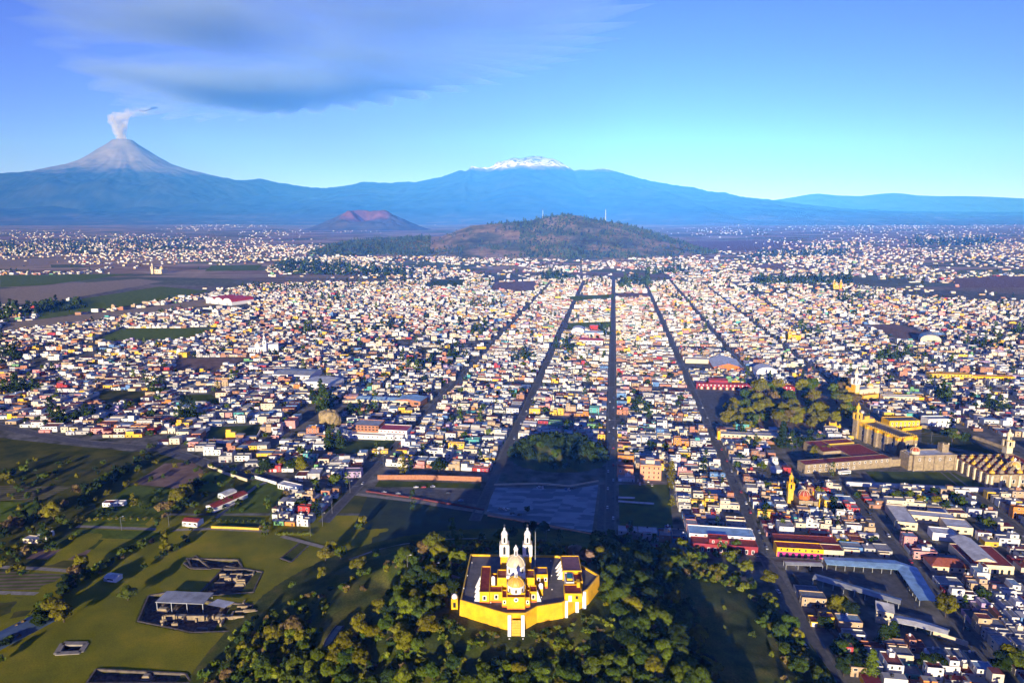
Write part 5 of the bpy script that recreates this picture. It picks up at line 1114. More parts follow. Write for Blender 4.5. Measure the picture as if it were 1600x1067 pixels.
KEEP += [[uv(u, v) for u, v in ((440, -221), (602, -221), (602, -104), (440, -104))], gpoly([(478, 632), (530, 632), (545, 668), (470, 672)]), gpoly([(1275, 880), (1420, 872), (1475, 962), (1400, 972), (1290, 945)]), gpoly([(1225, 700), (1600, 690), (1640, 770), (1320, 768), (1250, 745)]),
         [uv(u, v) for u, v in ((600, -104), (704, -104), (704, 3), (600, 3))], [uv(u, v) for u, v in ((470, -104), (704, -104), (704, 3), (470, 3))], gpoly([(1350, 660), (1440, 655), (1600, 690), (1600, 712), (1440, 690)])]
def in_poly_np(X, Y, poly):
    c = np.zeros(len(X), bool); j = len(poly) - 1
    for i in range(len(poly)):
        xi, yi = poly[i]; xj, yj = poly[j]
        if yi != yj: c ^= ((yi > Y) != (yj > Y)) & (X < (xj - xi) * (Y - yi) / (yj - yi) + xi)
        j = i
    return c
def near_line_np(X, Y, pts, d):
    m = np.zeros(len(X), bool)
    for (ax, ay), (bx, by) in zip(pts, pts[1:]):
        dx, dy = bx - ax, by - ay; q = np.clip(((X - ax) * dx + (Y - ay) * dy) / (dx * dx + dy * dy + 1e-9), 0, 1)
        m |= np.hypot(X - ax - q * dx, Y - ay - q * dy) < d
    return m
def px_np(X, Y, Z=0.0):
    Zc = Z - CAM_H; d = Y * math.cos(PITCH) - Zc * math.sin(PITCH); u = Y * math.sin(PITCH) + Zc * math.cos(PITCH)
    d = np.maximum(d, 1.0); return 800 + FPX * X / d, 533.5 - FPX * u / d
rng = random.Random(71)
def split(x0, y0, x1, y1, tw, td, out):
    w, d = x1 - x0, y1 - y0
    if w > tw * 1.7 and (w / tw >= d / td or d <= td * 1.7):
        k = x0 + w * rng.uniform(.38, .62); split(x0, y0, k, y1, tw, td, out); split(k, y0, x1, y1, tw, td, out)
    elif d > td * 1.7:
        k = y0 + d * rng.uniform(.38, .62); split(x0, y0, x1, k, tw, td, out); split(x0, k, x1, y1, tw, td, out)
    else: out.append((x0, y0, x1, y1))
PAR = []                                             # parcels: centre, width (across), depth (away), turn
def district(ox, oy, rot, blocks, tw, td):
    ca, sa = math.cos(rot), math.sin(rot)
    for (a, b, c, d) in blocks:
        out = []; split(a, b, c, d, tw, td, out)
        for (x0, y0, x1, y1) in out:
            cx, cy = (x0 + x1) / 2, (y0 + y1) / 2
            PAR.append((ox + ca * cx - sa * cy, oy + sa * cx + ca * cy, x1 - x0, y1 - y0, rot))
vs = VST + [750, 860, 970, 1080, 1190]; us = UST + [2390, 2550]
blk = [(vs[i] + 6.1, us[j] + 5.0, vs[i + 1] - 6.1, us[j + 1] - 5.0) for i in range(len(vs) - 1) for j in range(len(us) - 1)]
district(0, 0, -GA, [q for q in blk if q[1] < 1000], 10.5, 8.6); district(0, 0, -GA, [q for q in blk if q[1] >= 1000], 11.5, 9.0)
district(0, 0, -GA, [(122, 300, 204, 376), (121, 378, 150, 432), (216, 330, 311, 465), (323, 360, 418, 465), (204, 310, 260, 330)], 9.5, 8.5)
rb = -GA + R(10)
off_ = lambda y: (hash((y * 7919) % 1013) % 97)
district(0, 0, rb, [(x + off_(y) + 2, y, x + off_(y) + 97, y + 56) for x in range(-1680, 420, 100) for y in range(560, 2700, 60)], 11.5, 9.5)
district(0, 0, -GA, [(-345, 468, -230, 572)], 7, 7); district(0, 0, -GA, [(-214, 604, -111, 623)], 10.5, 9)
district(0, 0, -GA + R(3), [(x, y, x + 120, y + 140) for x in range(-4200, 4400, 128) for y in range(2560, 5300, 148)], 15, 17)
PAR = np.array(PAR)
X, Y, W, D, RZ = PAR.T
px, py = px_np(X, Y)
ok = (px > -330) & (px < 1930) & (py < 1180)
dist = np.hypot(X, Y)
road_px = [(-60, 655), (120, 690), (255, 702), (312, 719), (350, 733), (391, 743), (440, 752), (490, 757), (555, 764)]
bndy = np.interp(px, [p[0] for p in road_px], [p[1] for p in road_px])
u_, v_ = to_uv(X, Y)
left = v_ < -224
clus = in_poly_np(X, Y, gpoly([(428, 766), (545, 772), (520, 832), (432, 828)]))
ok &= ~left | (py < bndy - 1) | clus
# the rotated left-hand district ends where the straight grid begins; the outer belt begins beyond both
isB = np.isclose(RZ, rb); isA = np.isclose(RZ, -GA)
ok &= ~(isB & ((v_ > -231) | (clus & (py > 766)))); ok &= ~(isA & left & ~clus)
ok &= ~((dist > 2550) & isB)
# thinning with distance and by patches
dens = fbm(X / 260.0, Y / 260.0, 3, 77); rnd = np.array([rng.random() for _ in range(len(X))])
keep_p = np.where(dist < 2200, 0.97, np.clip(1.0 - (dist - 2200) / 2200.0, 0.10, 1))
keep_p = np.where((dist > 2200), keep_p * np.clip((dens - 0.30) * 6.0, 0.05, 1.2), keep_p)
keep_p = np.where(left & (dist < 2600), keep_p * np.clip((dens - 0.22) * 6.0, 0.35, 1.0), keep_p)
keep_p = np.where((v_ > 640) & (dist < 2600), keep_p * 0.8, keep_p)
keep_p = np.where(left & (px < 420) & (py < 505), keep_p * np.clip((dens - .34) * 5, .06, .9), keep_p)
keep_p = np.where((px > 1100) & (py < 470), keep_p * .72, keep_p)
keep_p = np.where(clus, 1.0, keep_p)
ok &= rnd < keep_p
ok &= zap_z(X, Y) < 14
hx = np.stack([X, X - W * .42, X + W * .42, X, X]); hy = np.stack([Y, Y, Y, Y - D * .42, Y + D * .42])
for poly in KEEP:
    ax = [p[0] for p in poly]; ay = [p[1] for p in poly]
    m = ok & (X > min(ax) - 15) & (X < max(ax) + 15) & (Y > min(ay) - 15) & (Y < max(ay) + 15); idx = np.where(m)[0]
    if len(idx):
        bad = np.zeros(len(idx), bool)
        for k in range(5): bad |= in_poly_np(hx[k][idx], hy[k][idx], poly)
        ok[idx[bad]] = False
for pts, hw in ROADL:
    ax = [p[0] for p in pts]; ay = [p[1] for p in pts]
    idx = np.where(ok & (X > min(ax) - 25) & (X < max(ax) + 25) & (Y > min(ay) - 25) & (Y < max(ay) + 25))[0]
    if len(idx): ok[idx[near_line_np(X[idx], Y[idx], pts, hw + 1.2 + np.minimum(W[idx], D[idx]) * .42)]] = False
ok &= hill_z(X, Y) < 0.6
ok &= ~((X > LX0) & (X < LX1) & (Y > LY0) & (Y < LY1) & ~clus)
PAR = PAR[ok]; dist = dist[ok]
order = np.argsort(dist); PAR = PAR[order]; dist = dist[order]

WALLC = [('white', (.69, .68, .64), 32), ('cream', (.64, .55, .40), 17), ('pale grey', (.44, .43, .41), 14), ('tan', (.46, .33, .20), 7), ('brick brown', (.34, .18, .11), 6), ('terracotta', (.45, .20, .12), 5), ('pink', (.60, .28, .26), 3), ('red', (.42, .05, .05), 3), ('orange', (.62, .24, .05), 2.5), ('yellow', (.74, .46, .05), 5), ('blue', (.12, .24, .48), 3), ('green', (.16, .36, .16), 2), ('turquoise', (.10, .38, .36), 1.2), ('lilac', (.40, .30, .48), 1.3)]
ROOFC = [('grey flat roof', (.20, .21, .225), 30), ('pale flat roof', (.34, .335, .33), 20), ('white flat roof', (.55, .55, .55), 9), ('brown-red flat roof', (.21, .06, .05), 17), ('maroon roof', (.16, .025, .03), 11), ('blue-grey sheet roof', (.24, .36, .50), 14), ('dark flat roof', (.09, .09, .10), 8)]
def pick(tab, k=None):
    t = rng.random() * sum(c[2] for c in tab)
    for c in tab:
        t -= c[2]
        if t <= 0: return c
    return tab[0]
def vary(c, a=.10): 
    f = 1 + rng.uniform(-a, a); return tuple(min(.85, max(.01, x * f * (1 + rng.uniform(-.03, .03)))) for x in c)
HOUSES = []; TREESPOTS = []
for k, (cx, cy_, w, d, rz) in enumerate(PAR):
    ds = dist[k]; big = ds > 2600
    r = rng.random()
    if r < (.09 if ds < 2300 else .30): TREESPOTS.append((cx, cy_, rng.uniform(2.6, 5.2))); continue
    if r < .085 and not big: continue
    wc = pick(WALLC); rc = pick(ROOFC)
    if ds > 900 and wc[0] in ('green', 'turquoise', 'lilac', 'red', 'blue', 'orange') and rng.random() < .6: wc = pick(WALLC)
    if ds > 1500 and rng.random() < min(.6, (ds - 1500) / 2200): wc = WALLC[rng.choice((0, 0, 1, 2, 3))]
    st = rng.choices((1, 2, 3), (66, 30, 4))[0]; h = 2.75 * st + rng.uniform(.2, 1.0)
    m = rng.uniform(.12, .9) if not big else rng.uniform(.5, 2.5)
    fw, fd = w - 2 * m, d - 2 * rng.uniform(.2, 1.5 if not big else 4)
    if fw < 4 or fd < 4: continue
    if not big and rng.random() < .35: fd *= rng.uniform(.55, .8)
    if rng.random() < .06 and not big: TREESPOTS.append((cx + rng.uniform(-3, 3), cy_ + d * .45, rng.uniform(1.8, 3.2)))
    boxes = [(-fw / 2, -fd / 2, fw / 2, fd / 2, 0, h, wc[1], rc[1])]
    feat = None; t = rng.random()
    wc2 = vary(wc[1]); 
    if t < .30 and fw > 7:
        a = rng.uniform(.35, .6); s = rng.choice((0, 1)); x0 = -fw / 2 + .3 if s == 0 else fw / 2 - .3 - a * fw
        boxes.append((x0, -fd / 2 + rng.uniform(.4, fd * .3), x0 + a * fw, fd / 2 - .3, h - .4, h + 2.9, wc2, pick(ROOFC)[1])); feat = 'upper room'
    elif t < .42: boxes.append((-fw * .1, fd * .1, fw * .25, fd * .4, h - .4, h + 2.2, vary(pick(WALLC)[1]), (.3, .3, .29))); feat = 'stair box'
    elif t < .54 and fd > 8: boxes.append((-fw / 2 + .02, -fd / 2 - 3.2, fw * rng.uniform(0, .45), -fd / 2 - .03, 0, 3.0, vary(pick(WALLC)[1]), pick(ROOFC)[1])); feat = 'front wing'
    tank = (not big) and rng.random() < .5
    HOUSES.append(dict(x=cx, y=cy_, rz=rz, w=fw, d=fd, h=h, st=st, wall=wc, roof=rc, boxes=boxes, feat=feat, tank=tank, dist=ds))

# ---- the 280 houses that show largest, each a thing with its parts
NEAR = [h for h in HOUSES if 5 < px_of(h['x'], h['y'])[0] < 1595 and px_of(h['x'], h['y'])[1] < 1062]
NEAR.sort(key=lambda h: h['dist'] / math.sqrt(h['w'] * (h['h'] + .4 * h['d'])) ); NEAR = NEAR[:285]
for h in NEAR: h['near'] = True
def wmesh(w, h):
    b = MB(); b.box(-w / 2 - .12, -.07, -.12, w / 2 + .12, .02, h + .12, 0, bottom=True); b.box(-w / 2, -.1, 0, w / 2, -.075, h, 1, bottom=True); return b.mesh('window', [M['white'], M['glass']])
WM = [wmesh(1.3, 1.3), wmesh(1.0, 1.6), wmesh(1.9, 1.3), wmesh(.8, .9)]
b = MB(); b.box(-.55, -.09, 0, .55, .02, 2.2, bottom=True); DM = [b.mesh('door', [M[k]]) for k in ('maroon', 'iron', 'steel')]
b = MB(); b.box(-1.4, -.09, 0, 1.4, .02, 2.5, bottom=True); GM = [b.mesh('garage_door', [M[k]]) for k in ('steel', 'iron', 'white')]
TMs = []
for k in ('tank', 'white'):
    b = MB(); b.lathe(0, 0, [(.55, 0), (.6, .15), (.6, 1.1), (.35, 1.4), (.15, 1.45), (.01, 1.5)], 10); TMs.append(b.mesh('water_tank', [M[k]]))
def put(name, me, par, x, y, z, rz=0):
    o = bpy.data.objects.new(name, me); C.objects.link(o); o.parent = par; o.location = (x, y, z); o.rotation_euler = (0, 0, rz); return o
def near_house(h):
    T = thing('house', '', 'house', (h['x'], h['y'], 0), h['rz'], 'town houses'); h['obj'] = T
    for k, (x0, y0, x1, y1, z0, z1, wc, rc) in enumerate(h['boxes']):
        b = MB(); par = .55 if k == 0 else .35; b.walls(x0, y0, z0, x1, y1, z1, par, .2)
        nm = 'wall' if k == 0 else {'upper room': 'upper_room', 'stair box': 'stair_box', 'front wing': 'front_wing'}[h['feat']]
        w = b.build(nm, M['paint'], T, color=wc)
        r = MB(); z = z1 - par + .02; r.quad((x0 + .2, y0 + .2, z), (x1 - .2, y0 + .2, z), (x1 - .2, y1 - .2, z), (x0 + .2, y1 - .2, z))
        if 'sheet' in h['roof'][0] and k == 0:
            for q in range(int((x1 - x0 - .6) / 1.6)): r.box(x0 + .5 + q * 1.6, y0 + .3, z, x0 + .62 + q * 1.6, y1 - .3, z + .08)
        r.build('roof', M['roofing'], T if k == 0 else w, color=rc)
        if k == 0:
            n = max(1, int((x1 - x0) / 3.6)); s = rng.randrange(4)
            for f in range(h['st']):
                for i in range(n):
                    if h['feat'] == 'front wing' and f == 0: continue
                    x = x0 + (i + .5) * (x1 - x0) / n + rng.uniform(-.3, .3)
                    if f == 0 and i == s % n: put('door', rng.choice(DM), T, x, y0, .05)
                    elif f == 0 and i == (s + 1) % n and n > 2: put('garage_door', rng.choice(GM), T, x, y0, .05)
                    elif rng.random() < .8: put('window', WM[s], T, x, y0, 0.95 + 2.75 * f)
            if h['dist'] < 620:
                for f in range(h['st']): put('window', WM[s], T, x0, (y0 + y1) / 2, 0.95 + 2.75 * f, -math.pi / 2)
        elif h['feat'] == 'upper room': put('window', WM[0], w, (x0 + x1) / 2, y0, z0 + 1.0)
        elif h['feat'] == 'front wing': put('door', DM[0], w, (x0 + x1) / 2, y0, .05)
    if h['tank']:
        x0, y0, x1, y1 = h['boxes'][0][:4]; z = h['h'] - .53
        if h['feat'] in ('upper room', 'stair box'): x0, y0, x1, y1 = h['boxes'][1][:4]; z = h['boxes'][1][5] - .33
        put('water_tank', rng.choice(TMs), T, (x0 + x1) / 2, y1 - .9, z)
    return T
for h in NEAR: near_house(h)
# labels: look first, then what it stands by
LMK = {'church': 'hilltop church', 'convent cloister': 'convent cloister', 'small domed church': 'red-domed church'}
SHORT = [(LMK.get(n, n), x, y) for n, x, y, o in LAND if n not in ('terrace stair', 'ruin', 'radio mast', 'distant church', 'gate pavilion', 'stone stair', 'parish house', 'farm shed', 'warehouse', 'farmhouse', 'vaulted hall', 'stall canopy')]
cnt = {}
for n, x, y in SHORT: cnt[n] = cnt.get(n, 0) + 1
SHORT = [s for s in SHORT if cnt[s[0]] == 1]
def where(x, y):
    n, lx, ly = min(SHORT, key=lambda s: math.hypot(s[1] - x, s[2] - y)); du, dv = to_uv(x - lx, y - ly)
    if abs(dv) < 14: r = 'behind' if du > 0 else 'in front of'
    elif abs(du) < 14: r = 'right of' if dv > 0 else 'left of'
    else: r = ('behind-' if du > 0 else 'before-') + ('right of' if dv > 0 else 'left of')
    return r, n
STW = {1: 'single-storey', 2: 'two-storey', 3: 'three-storey'}
ORD = ['first', 'second', 'third', 'fourth', 'fifth', 'sixth', 'seventh', 'eighth']
for h in NEAR: h['loc'] = where(h['x'], h['y'])
def lab0(h): return '%s %s house, %s' % (h['wall'][0], STW[h['st']], h['roof'][0])
def lab1(h): return lab0(h) + ', %s the %s' % h['loc']
by = {}
for h in NEAR: by.setdefault(lab1(h), []).append(h)
for l, hs in by.items():
    if len(hs) == 1: hs[0]['obj']['label'] = l; continue
    hs.sort(key=lambda h: h['dist'])
    fe = {}
    for h in hs: fe.setdefault((h['feat'], h['tank']), []).append(h)
    for (f, tk), g in fe.items():
        extra = f or ('bare of rooms' if not tk else 'only a tank on top')
        if f: l2 = '%s %s %s house with %s%s, %s the %s' % (g[0]['wall'][0], STW[g[0]['st']], g[0]['roof'][0].split()[0] + '-roofed', f, ' and tank' if tk else '', *g[0]['loc'])
        else: l2 = '%s %s %s house %s, %s the %s' % (g[0]['wall'][0], STW[g[0]['st']], g[0]['roof'][0].split()[0] + '-roofed', 'with tank' if tk else 'with bare roof', *g[0]['loc'])
        for i, h in enumerate(g): h['obj']['label'] = l2 if len(g) == 1 else ('%s nearest ' % ORD[min(i, 7)]) + l2
seen = {}
for h in NEAR:
    l = h['obj']['label']; w = l.split()
    if len(w) > 16: l = ' '.join(l.split()[:16]); h['obj']['label'] = l
    seen[l] = seen.get(l, 0) + 1
if [l for l in seen if seen[l] > 1]: print('SHARED', sum(v for v in seen.values() if v > 1), [l for l in seen if seen[l] > 1][:4])

# ---- the rest of the town as one mass
bx = []; wq = []
for h in HOUSES:
    if h.get('near'): continue
    for k, (x0, y0, x1, y1, z0, z1, wc, rc) in enumerate(h['boxes']): bx.append((h['x'], h['y'], h['rz'], x0, y0, x1, y1, z0, z1, *vary(wc), *vary(rc)))
    x0, y0, x1, y1 = h['boxes'][0][:4]
    if h['tank'] and h['dist'] < 1500:
        a, c = rng.uniform(x0 + 1, x1 - 1.5), rng.uniform(y0 + 1, y1 - 1.5); bx.append((h['x'], h['y'], h['rz'], a, c, a + 1.2, c + 1.2, h['h'], h['h'] + 1.5, *((.03,) * 3 if rng.random() < .5 else (.7,) * 3), *((.04,) * 3)))
    if h['dist'] < 1700:
        n = max(1, int((x1 - x0) / 3.6))
        for f in range(h['st']):
            for i in range(n):
                if rng.random() < .62:
                    a = x0 + (i + .5) * (x1 - x0) / n; ww = rng.uniform(.5, 1.0); dr = f == 0 and rng.random() < .4
                    z0, z1 = (.1, 2.2) if dr else (.9 + 2.75 * f, 2.2 + 2.75 * f); wq.append((h['x'], h['y'], h['rz'], a - ww, a + ww, y0 - .06, z0, z1))
B = np.array(bx); n = len(B); ca, sa = np.cos(B[:, 2]), np.sin(B[:, 2])
def pt(x, y, z): return np.stack([B[:, 0] + ca * x - sa * y, B[:, 1] + sa * x + ca * y, z], -1)
x0, y0, x1, y1, z0, z1 = (B[:, 3 + i] for i in range(6))
c = [pt(x0, y0, z0), pt(x1, y0, z0), pt(x1, y1, z0), pt(x0, y1, z0), pt(x0, y0, z1), pt(x1, y0, z1), pt(x1, y1, z1), pt(x0, y1, z1)]
Q = [np.stack([c[i] for i in f], 1) for f in ((0, 1, 5, 4), (1, 2, 6, 5), (2, 3, 7, 6), (3, 0, 4, 7), (4, 5, 6, 7))]
col = [B[:, 9:12]] * 4 + [B[:, 12:15]]
Wn = np.array(wq); cw, sw = np.cos(Wn[:, 2]), np.sin(Wn[:, 2])
def pw(x, y, z): return np.stack([Wn[:, 0] + cw * x - sw * y, Wn[:, 1] + sw * x + cw * y, z], -1)
Q.append(np.stack([pw(Wn[:, 3], Wn[:, 5], Wn[:, 6]), pw(Wn[:, 4], Wn[:, 5], Wn[:, 6]), pw(Wn[:, 4], Wn[:, 5], Wn[:, 7]), pw(Wn[:, 3], Wn[:, 5], Wn[:, 7])], 1)); col.append(np.tile((.03, .033, .04), (len(Wn), 1)))
me = quads_mesh('houses', np.concatenate(Q), np.concatenate(col), [M['attr']])
tag(link('houses', me), 'dense mass of small flat-roofed houses filling the town to the far hill', 'houses', kind='stuff')
# ---- far villages on the plain
bx = []
VIL = [(350, 352, 60, 5, 260), (300, 357, 40, 4, 120), (720, 337, 45, 2.5, 200), (760, 338, 30, 2, 90), (860, 330, 30, 1.5, 40), (1020, 333, 60, 2, 160), (1070, 333, 40, 1.5, 80), (1250, 344, 60, 2, 160), (1350, 355, 120, 8, 500), (1500, 350, 120, 8, 600), (1450, 372, 150, 12, 900), (1560, 385, 60, 14, 500), (1210, 345, 60, 3, 120), (1130, 362, 70, 6, 220), (1300, 385, 110, 10, 600),
       (120, 383, 140, 9, 900), (330, 383, 130, 10, 700), (420, 365, 60, 6, 160), (60, 368, 70, 7, 260), (200, 372, 120, 7, 400), (560, 362, 50, 3, 60), (450, 392, 80, 8, 500), (30, 395, 60, 8, 400), (640, 350, 60, 3, 60), (1400, 400, 160, 12, 900), (1250, 405, 80, 10, 500), (250, 400, 200, 10, 900), (560, 405, 60, 4, 400)]
rn = np.random.default_rng(5)
for (a, c_, sx_, sy_, n) in VIL:
    for _ in range(int(n * .36)):
        qx, qy = a + rn.normal() * sx_ * .55, c_ + rn.normal() * sy_ * .6
        if not (-60 < qx < 1660) or qy < 339 or qy > 440: continue
        x, y = gp(qx, qy)
        if y < 2450 or y > 24000 or float(zap_z(x, y)) > 14: continue
        s = rn.uniform(.5, 1.5) * (1 + y / 20000); w = 7.5 * s; wc = WALLC[rn.choice([0, 0, 0, 1, 1, 3, 4])][1]; rc = ROOFC[rn.choice([0, 1, 2, 3])][1]
        bx.append((x, y, rn.uniform(-.4, .3), -w / 2, -w / 2, w / 2, w / 2, 0, 4.5 * (1 + y / 16000) * rn.uniform(.7, 1.5), *vary(wc), *rc))
B = np.array(bx); ca, sa = np.cos(B[:, 2]), np.sin(B[:, 2]); x0, y0, x1, y1, z0, z1 = (B[:, 3 + i] for i in range(6))
c = [pt(x0, y0, z0), pt(x1, y0, z0), pt(x1, y1, z0), pt(x0, y1, z0), pt(x0, y0, z1), pt(x1, y0, z1), pt(x1, y1, z1), pt(x0, y1, z1)]
Q = [np.stack([c[i] for i in f], 1) for f in ((0, 1, 5, 4), (1, 2, 6, 5), (2, 3, 7, 6), (3, 0, 4, 7), (4, 5, 6, 7))]
tag(link('village_houses', quads_mesh('village_houses', np.concatenate(Q), np.concatenate([B[:, 9:12]] * 4 + [B[:, 12:15]]), [M['attr']])), 'scattered pale houses of far villages on the plain', 'houses', kind='stuff')
print('houses', len(HOUSES), 'near', len(NEAR), 'village', len(B))
# ------------------------------------------------------------ trees
rg = np.random.default_rng(12)
def leaf_quads(P, N, size, rg):
    n = len(P); a = rg.normal(size=(n, 3)); N = N / np.linalg.norm(N, axis=1, keepdims=True)
    t = np.cross(N, a); t /= np.linalg.norm(t, axis=1, keepdims=True) + 1e-9; b = np.cross(N, t)
    s = (size * rg.uniform(.6, 1.35, n))[:, None]; s2 = s * rg.uniform(.55, 1.0, (n, 1))
    return np.stack([P - t * s - b * s2, P + t * s - b * s2, P + t * s + b * s2, P - t * s + b * s2], 1)
def crown(nb, nl, size, rg, kind='round'):
    """leaf quads of a crown of radius about 1 standing on z = 0"""
    out = []
    for i in range(nb):
        if kind == 'cone':
            z = (i + .5) / nb; r = .9 * (1 - z) ** .85 + .06; a = i * 2.4; c = np.array([math.cos(a) * r * .55, math.sin(a) * r * .55, z * 3.4]); br = .30 + .42 * (1 - z)
            sq = .7
        elif kind == 'column':
            z = (i + .5) / nb; a = i * 2.4; r = .5 * math.sin(math.pi * min(.97, z * .8 + .2)); c = np.array([math.cos(a) * r * .5, math.sin(a) * r * .5, z * 4.2]); br = .42 + .25 * math.sin(math.pi * z); sq = 1.2
        else:
            flat_ = .62 if kind == 'broad' else .85
            while True:
                d = rg.uniform(-1, 1, 3); l = np.linalg.norm(d)
                if .35 < l < 1: break
            d = d / l * (l ** .5) * .72; c = np.array([d[0], d[1], (d[2] * flat_ + .72) * 1.0]); br = rg.uniform(.26, .46); sq = .8
        v = rg.normal(size=(nl, 3)); v[:, 2] = np.abs(v[:, 2]) * .9 + v[:, 2] * .25; v /= np.linalg.norm(v, axis=1, keepdims=True)
        rad = br * rg.uniform(.7, 1.08, (nl, 1)); P = c + v * rad * np.array([1, 1, sq])
        out.append(leaf_quads(P, v + rg.normal(size=(nl, 3)) * .45, size, rg))
    Q = np.concatenate(out); return Q
def smooth_leaves(me):
    return me
KIND = {}
def reg(name, kind, nb, nl, size, trunk_h, tr):
    Q = crown(nb, nl, size, rg, kind); lowQ = crown(max(4, nb // 2), max(10, nl // 6), size * 1.9, rg, kind); tinyQ = crown(4 if kind != 'cone' else 5, 9, size * 3.2, rg, kind)
    cm = quads_mesh('crown', Q, None, [M['leaf']])
    b = MB(); b.tube((0, 0, -.4), (0.03, 0.02, trunk_h + .35), tr, tr * .6, 7)
    if kind in ('round', 'broad'):
        for k in range(5):
            a = k * 1.257 + .4; b.tube((.02, .02, trunk_h * .85), (.5 * math.cos(a), .5 * math.sin(a), trunk_h + .75 + .1 * (k % 3)), tr * .5, tr * .18, 5)
    else: b.tube((.03, .02, trunk_h + .3), (0, 0, trunk_h + 2.6), tr * .6, tr * .2, 6)
    KIND[name] = (cm, b.mesh('trunk', [M['bark']]), Q, lowQ, tinyQ, trunk_h)
reg('r1', 'round', 17, 105, .105, .55, .075); reg('r2', 'round', 13, 115, .11, .45, .075); reg('r3', 'round', 21, 95, .095, .7, .07); reg('b1', 'broad', 18, 110, .105, .45, .085)
reg('c1', 'cone', 16, 80, .10, .35, .085); reg('y1', 'column', 12, 80, .09, .3, .08)
b = MB(); fr = []
for k in range(13):
    a = k * 2 * math.pi / 13; up = .35 + .4 * (k % 3)
    P = [np.array([math.cos(a) * t, math.sin(a) * t, up * math.sin(t * 2.4) * .8]) for t in np.linspace(0, 1.1, 6)]
    for p, q in zip(P, P[1:]):
        w = .13 * np.array([-math.sin(a), math.cos(a), 0]); fr.append(np.stack([p - w, q - w, q + w * .8, p + w]))
Qp = np.array(fr) + np.array([0, 0, .1]); b.tube((0, 0, -3.2), (0, 0, .15), .14, .09, 7)
KIND['p1'] = (quads_mesh('crown', Qp + np.array([0, 0, 3.2]), None, [M['leaf']]), None, Qp, Qp, Qp, 0)
b = MB(); b.tube((0, 0, -.3), (.05, 0, 3.3), .14, .08, 7); KIND['p1'] = (KIND['p1'][0], b.mesh('trunk', [M['bark']]), Qp, Qp, Qp, 0)
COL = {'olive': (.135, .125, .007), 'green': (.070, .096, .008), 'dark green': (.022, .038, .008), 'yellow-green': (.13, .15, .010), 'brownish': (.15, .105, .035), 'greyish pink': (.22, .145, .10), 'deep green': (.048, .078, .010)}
T = []                                               # all trees: x, y, radius, kind, colour, zone
def add(x, y, r, kind=None, col=None, zone='wood', must=False):
    T.append([x, y, r, kind or rg.choice(['r1', 'r2', 'r3', 'b1']), col or 'green', zone, must])
def scatter(poly, n, rmin, rmax, zone, cols, kinds=None, spacing=.8, block=None, z=0):
    xs = [p[0] for p in poly]; ys = [p[1] for p in poly]; got = []; tries = 0
    while len(got) < n and tries < n * 60:
        tries += 1; x, y, r = rg.uniform(min(xs), max(xs)), rg.uniform(min(ys), max(ys)), rg.uniform(rmin, rmax)
        if not inside((x, y), poly) or (block and block(x, y, r)): continue
        if any(math.hypot(x - a, y - b_) < (r + c) * spacing for a, b_, c in got): continue
        got.append((x, y, r)); add(x, y, r, kinds and rg.choice(kinds), rg.choice(cols), zone)
TB = [inset(p, -5.5) for p in terr]
st0, st1 = gp(516, 1072, 8), gp(532, 986, 26)
def hblock(x, y, r):
    if inside((x, y), TB): return True
    if math.hypot((x + 82) * 1.25, (y - 342) * .8) < 26 and rg.random() < .93: return True          # terrace meadow
    if near_line_np(np.array([x]), np.array([y]), [st0, st1, (st1[0] + 2, st1[1] + 12)], 6.5 + r * 1.0)[0]: return True
    if near_line_np(np.array([x]), np.array([y]), [gp(640, 905, 40), gp(680, 905, 46), gp(720, 908, 50)], 3 + r * .5)[0]: return True
    if 98 < x < 152 and 262 < y < 405 and abs(x - 125 - (y - 330) * .05) < 22 and rg.random() < .95: return True    # glade
    if y > 388 and -110 < x < 58 and rg.random() < .985: return True                                # shaded grass slope
    if y > 330 and x < -98 and rg.random() < .6: return True
    if x > 163 or x < -166: return True
    # keep the front of the terrace clear, and its wall in the sun
    if -38 < x < 48 and y < 302 and gz(x, y) + 2.1 * r - .18 * (288 - y) > 50: return True
    if -32 < x < 16 and 270 < y < 292: return gz(x, y) + 2.3 * r > 50.0 or y > 283
    if 14 < x < 42 and 258 < y < 286 and rg.random() < .8: return True
    if 12 < x < 52 and 280 < y < 306: return gz(x, y) + 2.3 * r > 52
    return False
HP = [(-168, 235), (168, 235), (168, 480), (60, 498), (-110, 480), (-166, 400)]
olive = ['olive', 'olive', 'green', 'green', 'deep green', 'yellow-green', 'dark green']
scatter([(-135, 232), (-12, 232), (-12, 300), (-35, 330), (-150, 345)], 210, 2.4, 5.2, 'left of the terrace front', olive, block=hblock, spacing=.54)
scatter([(-12, 232), (110, 232), (110, 300), (45, 322), (20, 290), (-12, 290)], 170, 2.6, 5.8, 'right of the terrace front', ['olive', 'green', 'deep green', 'deep green', 'dark green', 'green'], block=hblock, spacing=.62)
scatter([(48, 312), (110, 296), (112, 410), (52, 420)], 70, 3.0, 6.0, 'on the hill between terrace and glade', ['deep green', 'dark green', 'green', 'deep green', 'olive'], block=hblock, spacing=.7)
scatter([(138, 262), (166, 262), (168, 462), (100, 462), (100, 425), (148, 405)], 60, 3.0, 5.4, 'along the street below the hill', ['olive', 'olive', 'green', 'yellow-green', 'deep green'], block=hblock, spacing=.68)
scatter([(-160, 330), (-30, 345), (-25, 400), (-60, 470), (-160, 430)], 14, 2.6, 4.8, 'on the left shoulder behind the meadow', ['olive', 'green', 'deep green', 'brownish'], block=hblock, spacing=.85)
scatter([(-110, 395), (60, 395), (100, 480), (-90, 488)], 9, 2.6, 4.6, 'on the shaded grass behind the church', ['dark green', 'deep green'], ['r1', 'r2', 'c1'], block=lambda x, y, r: inside((x, y), TB), spacing=1.1)
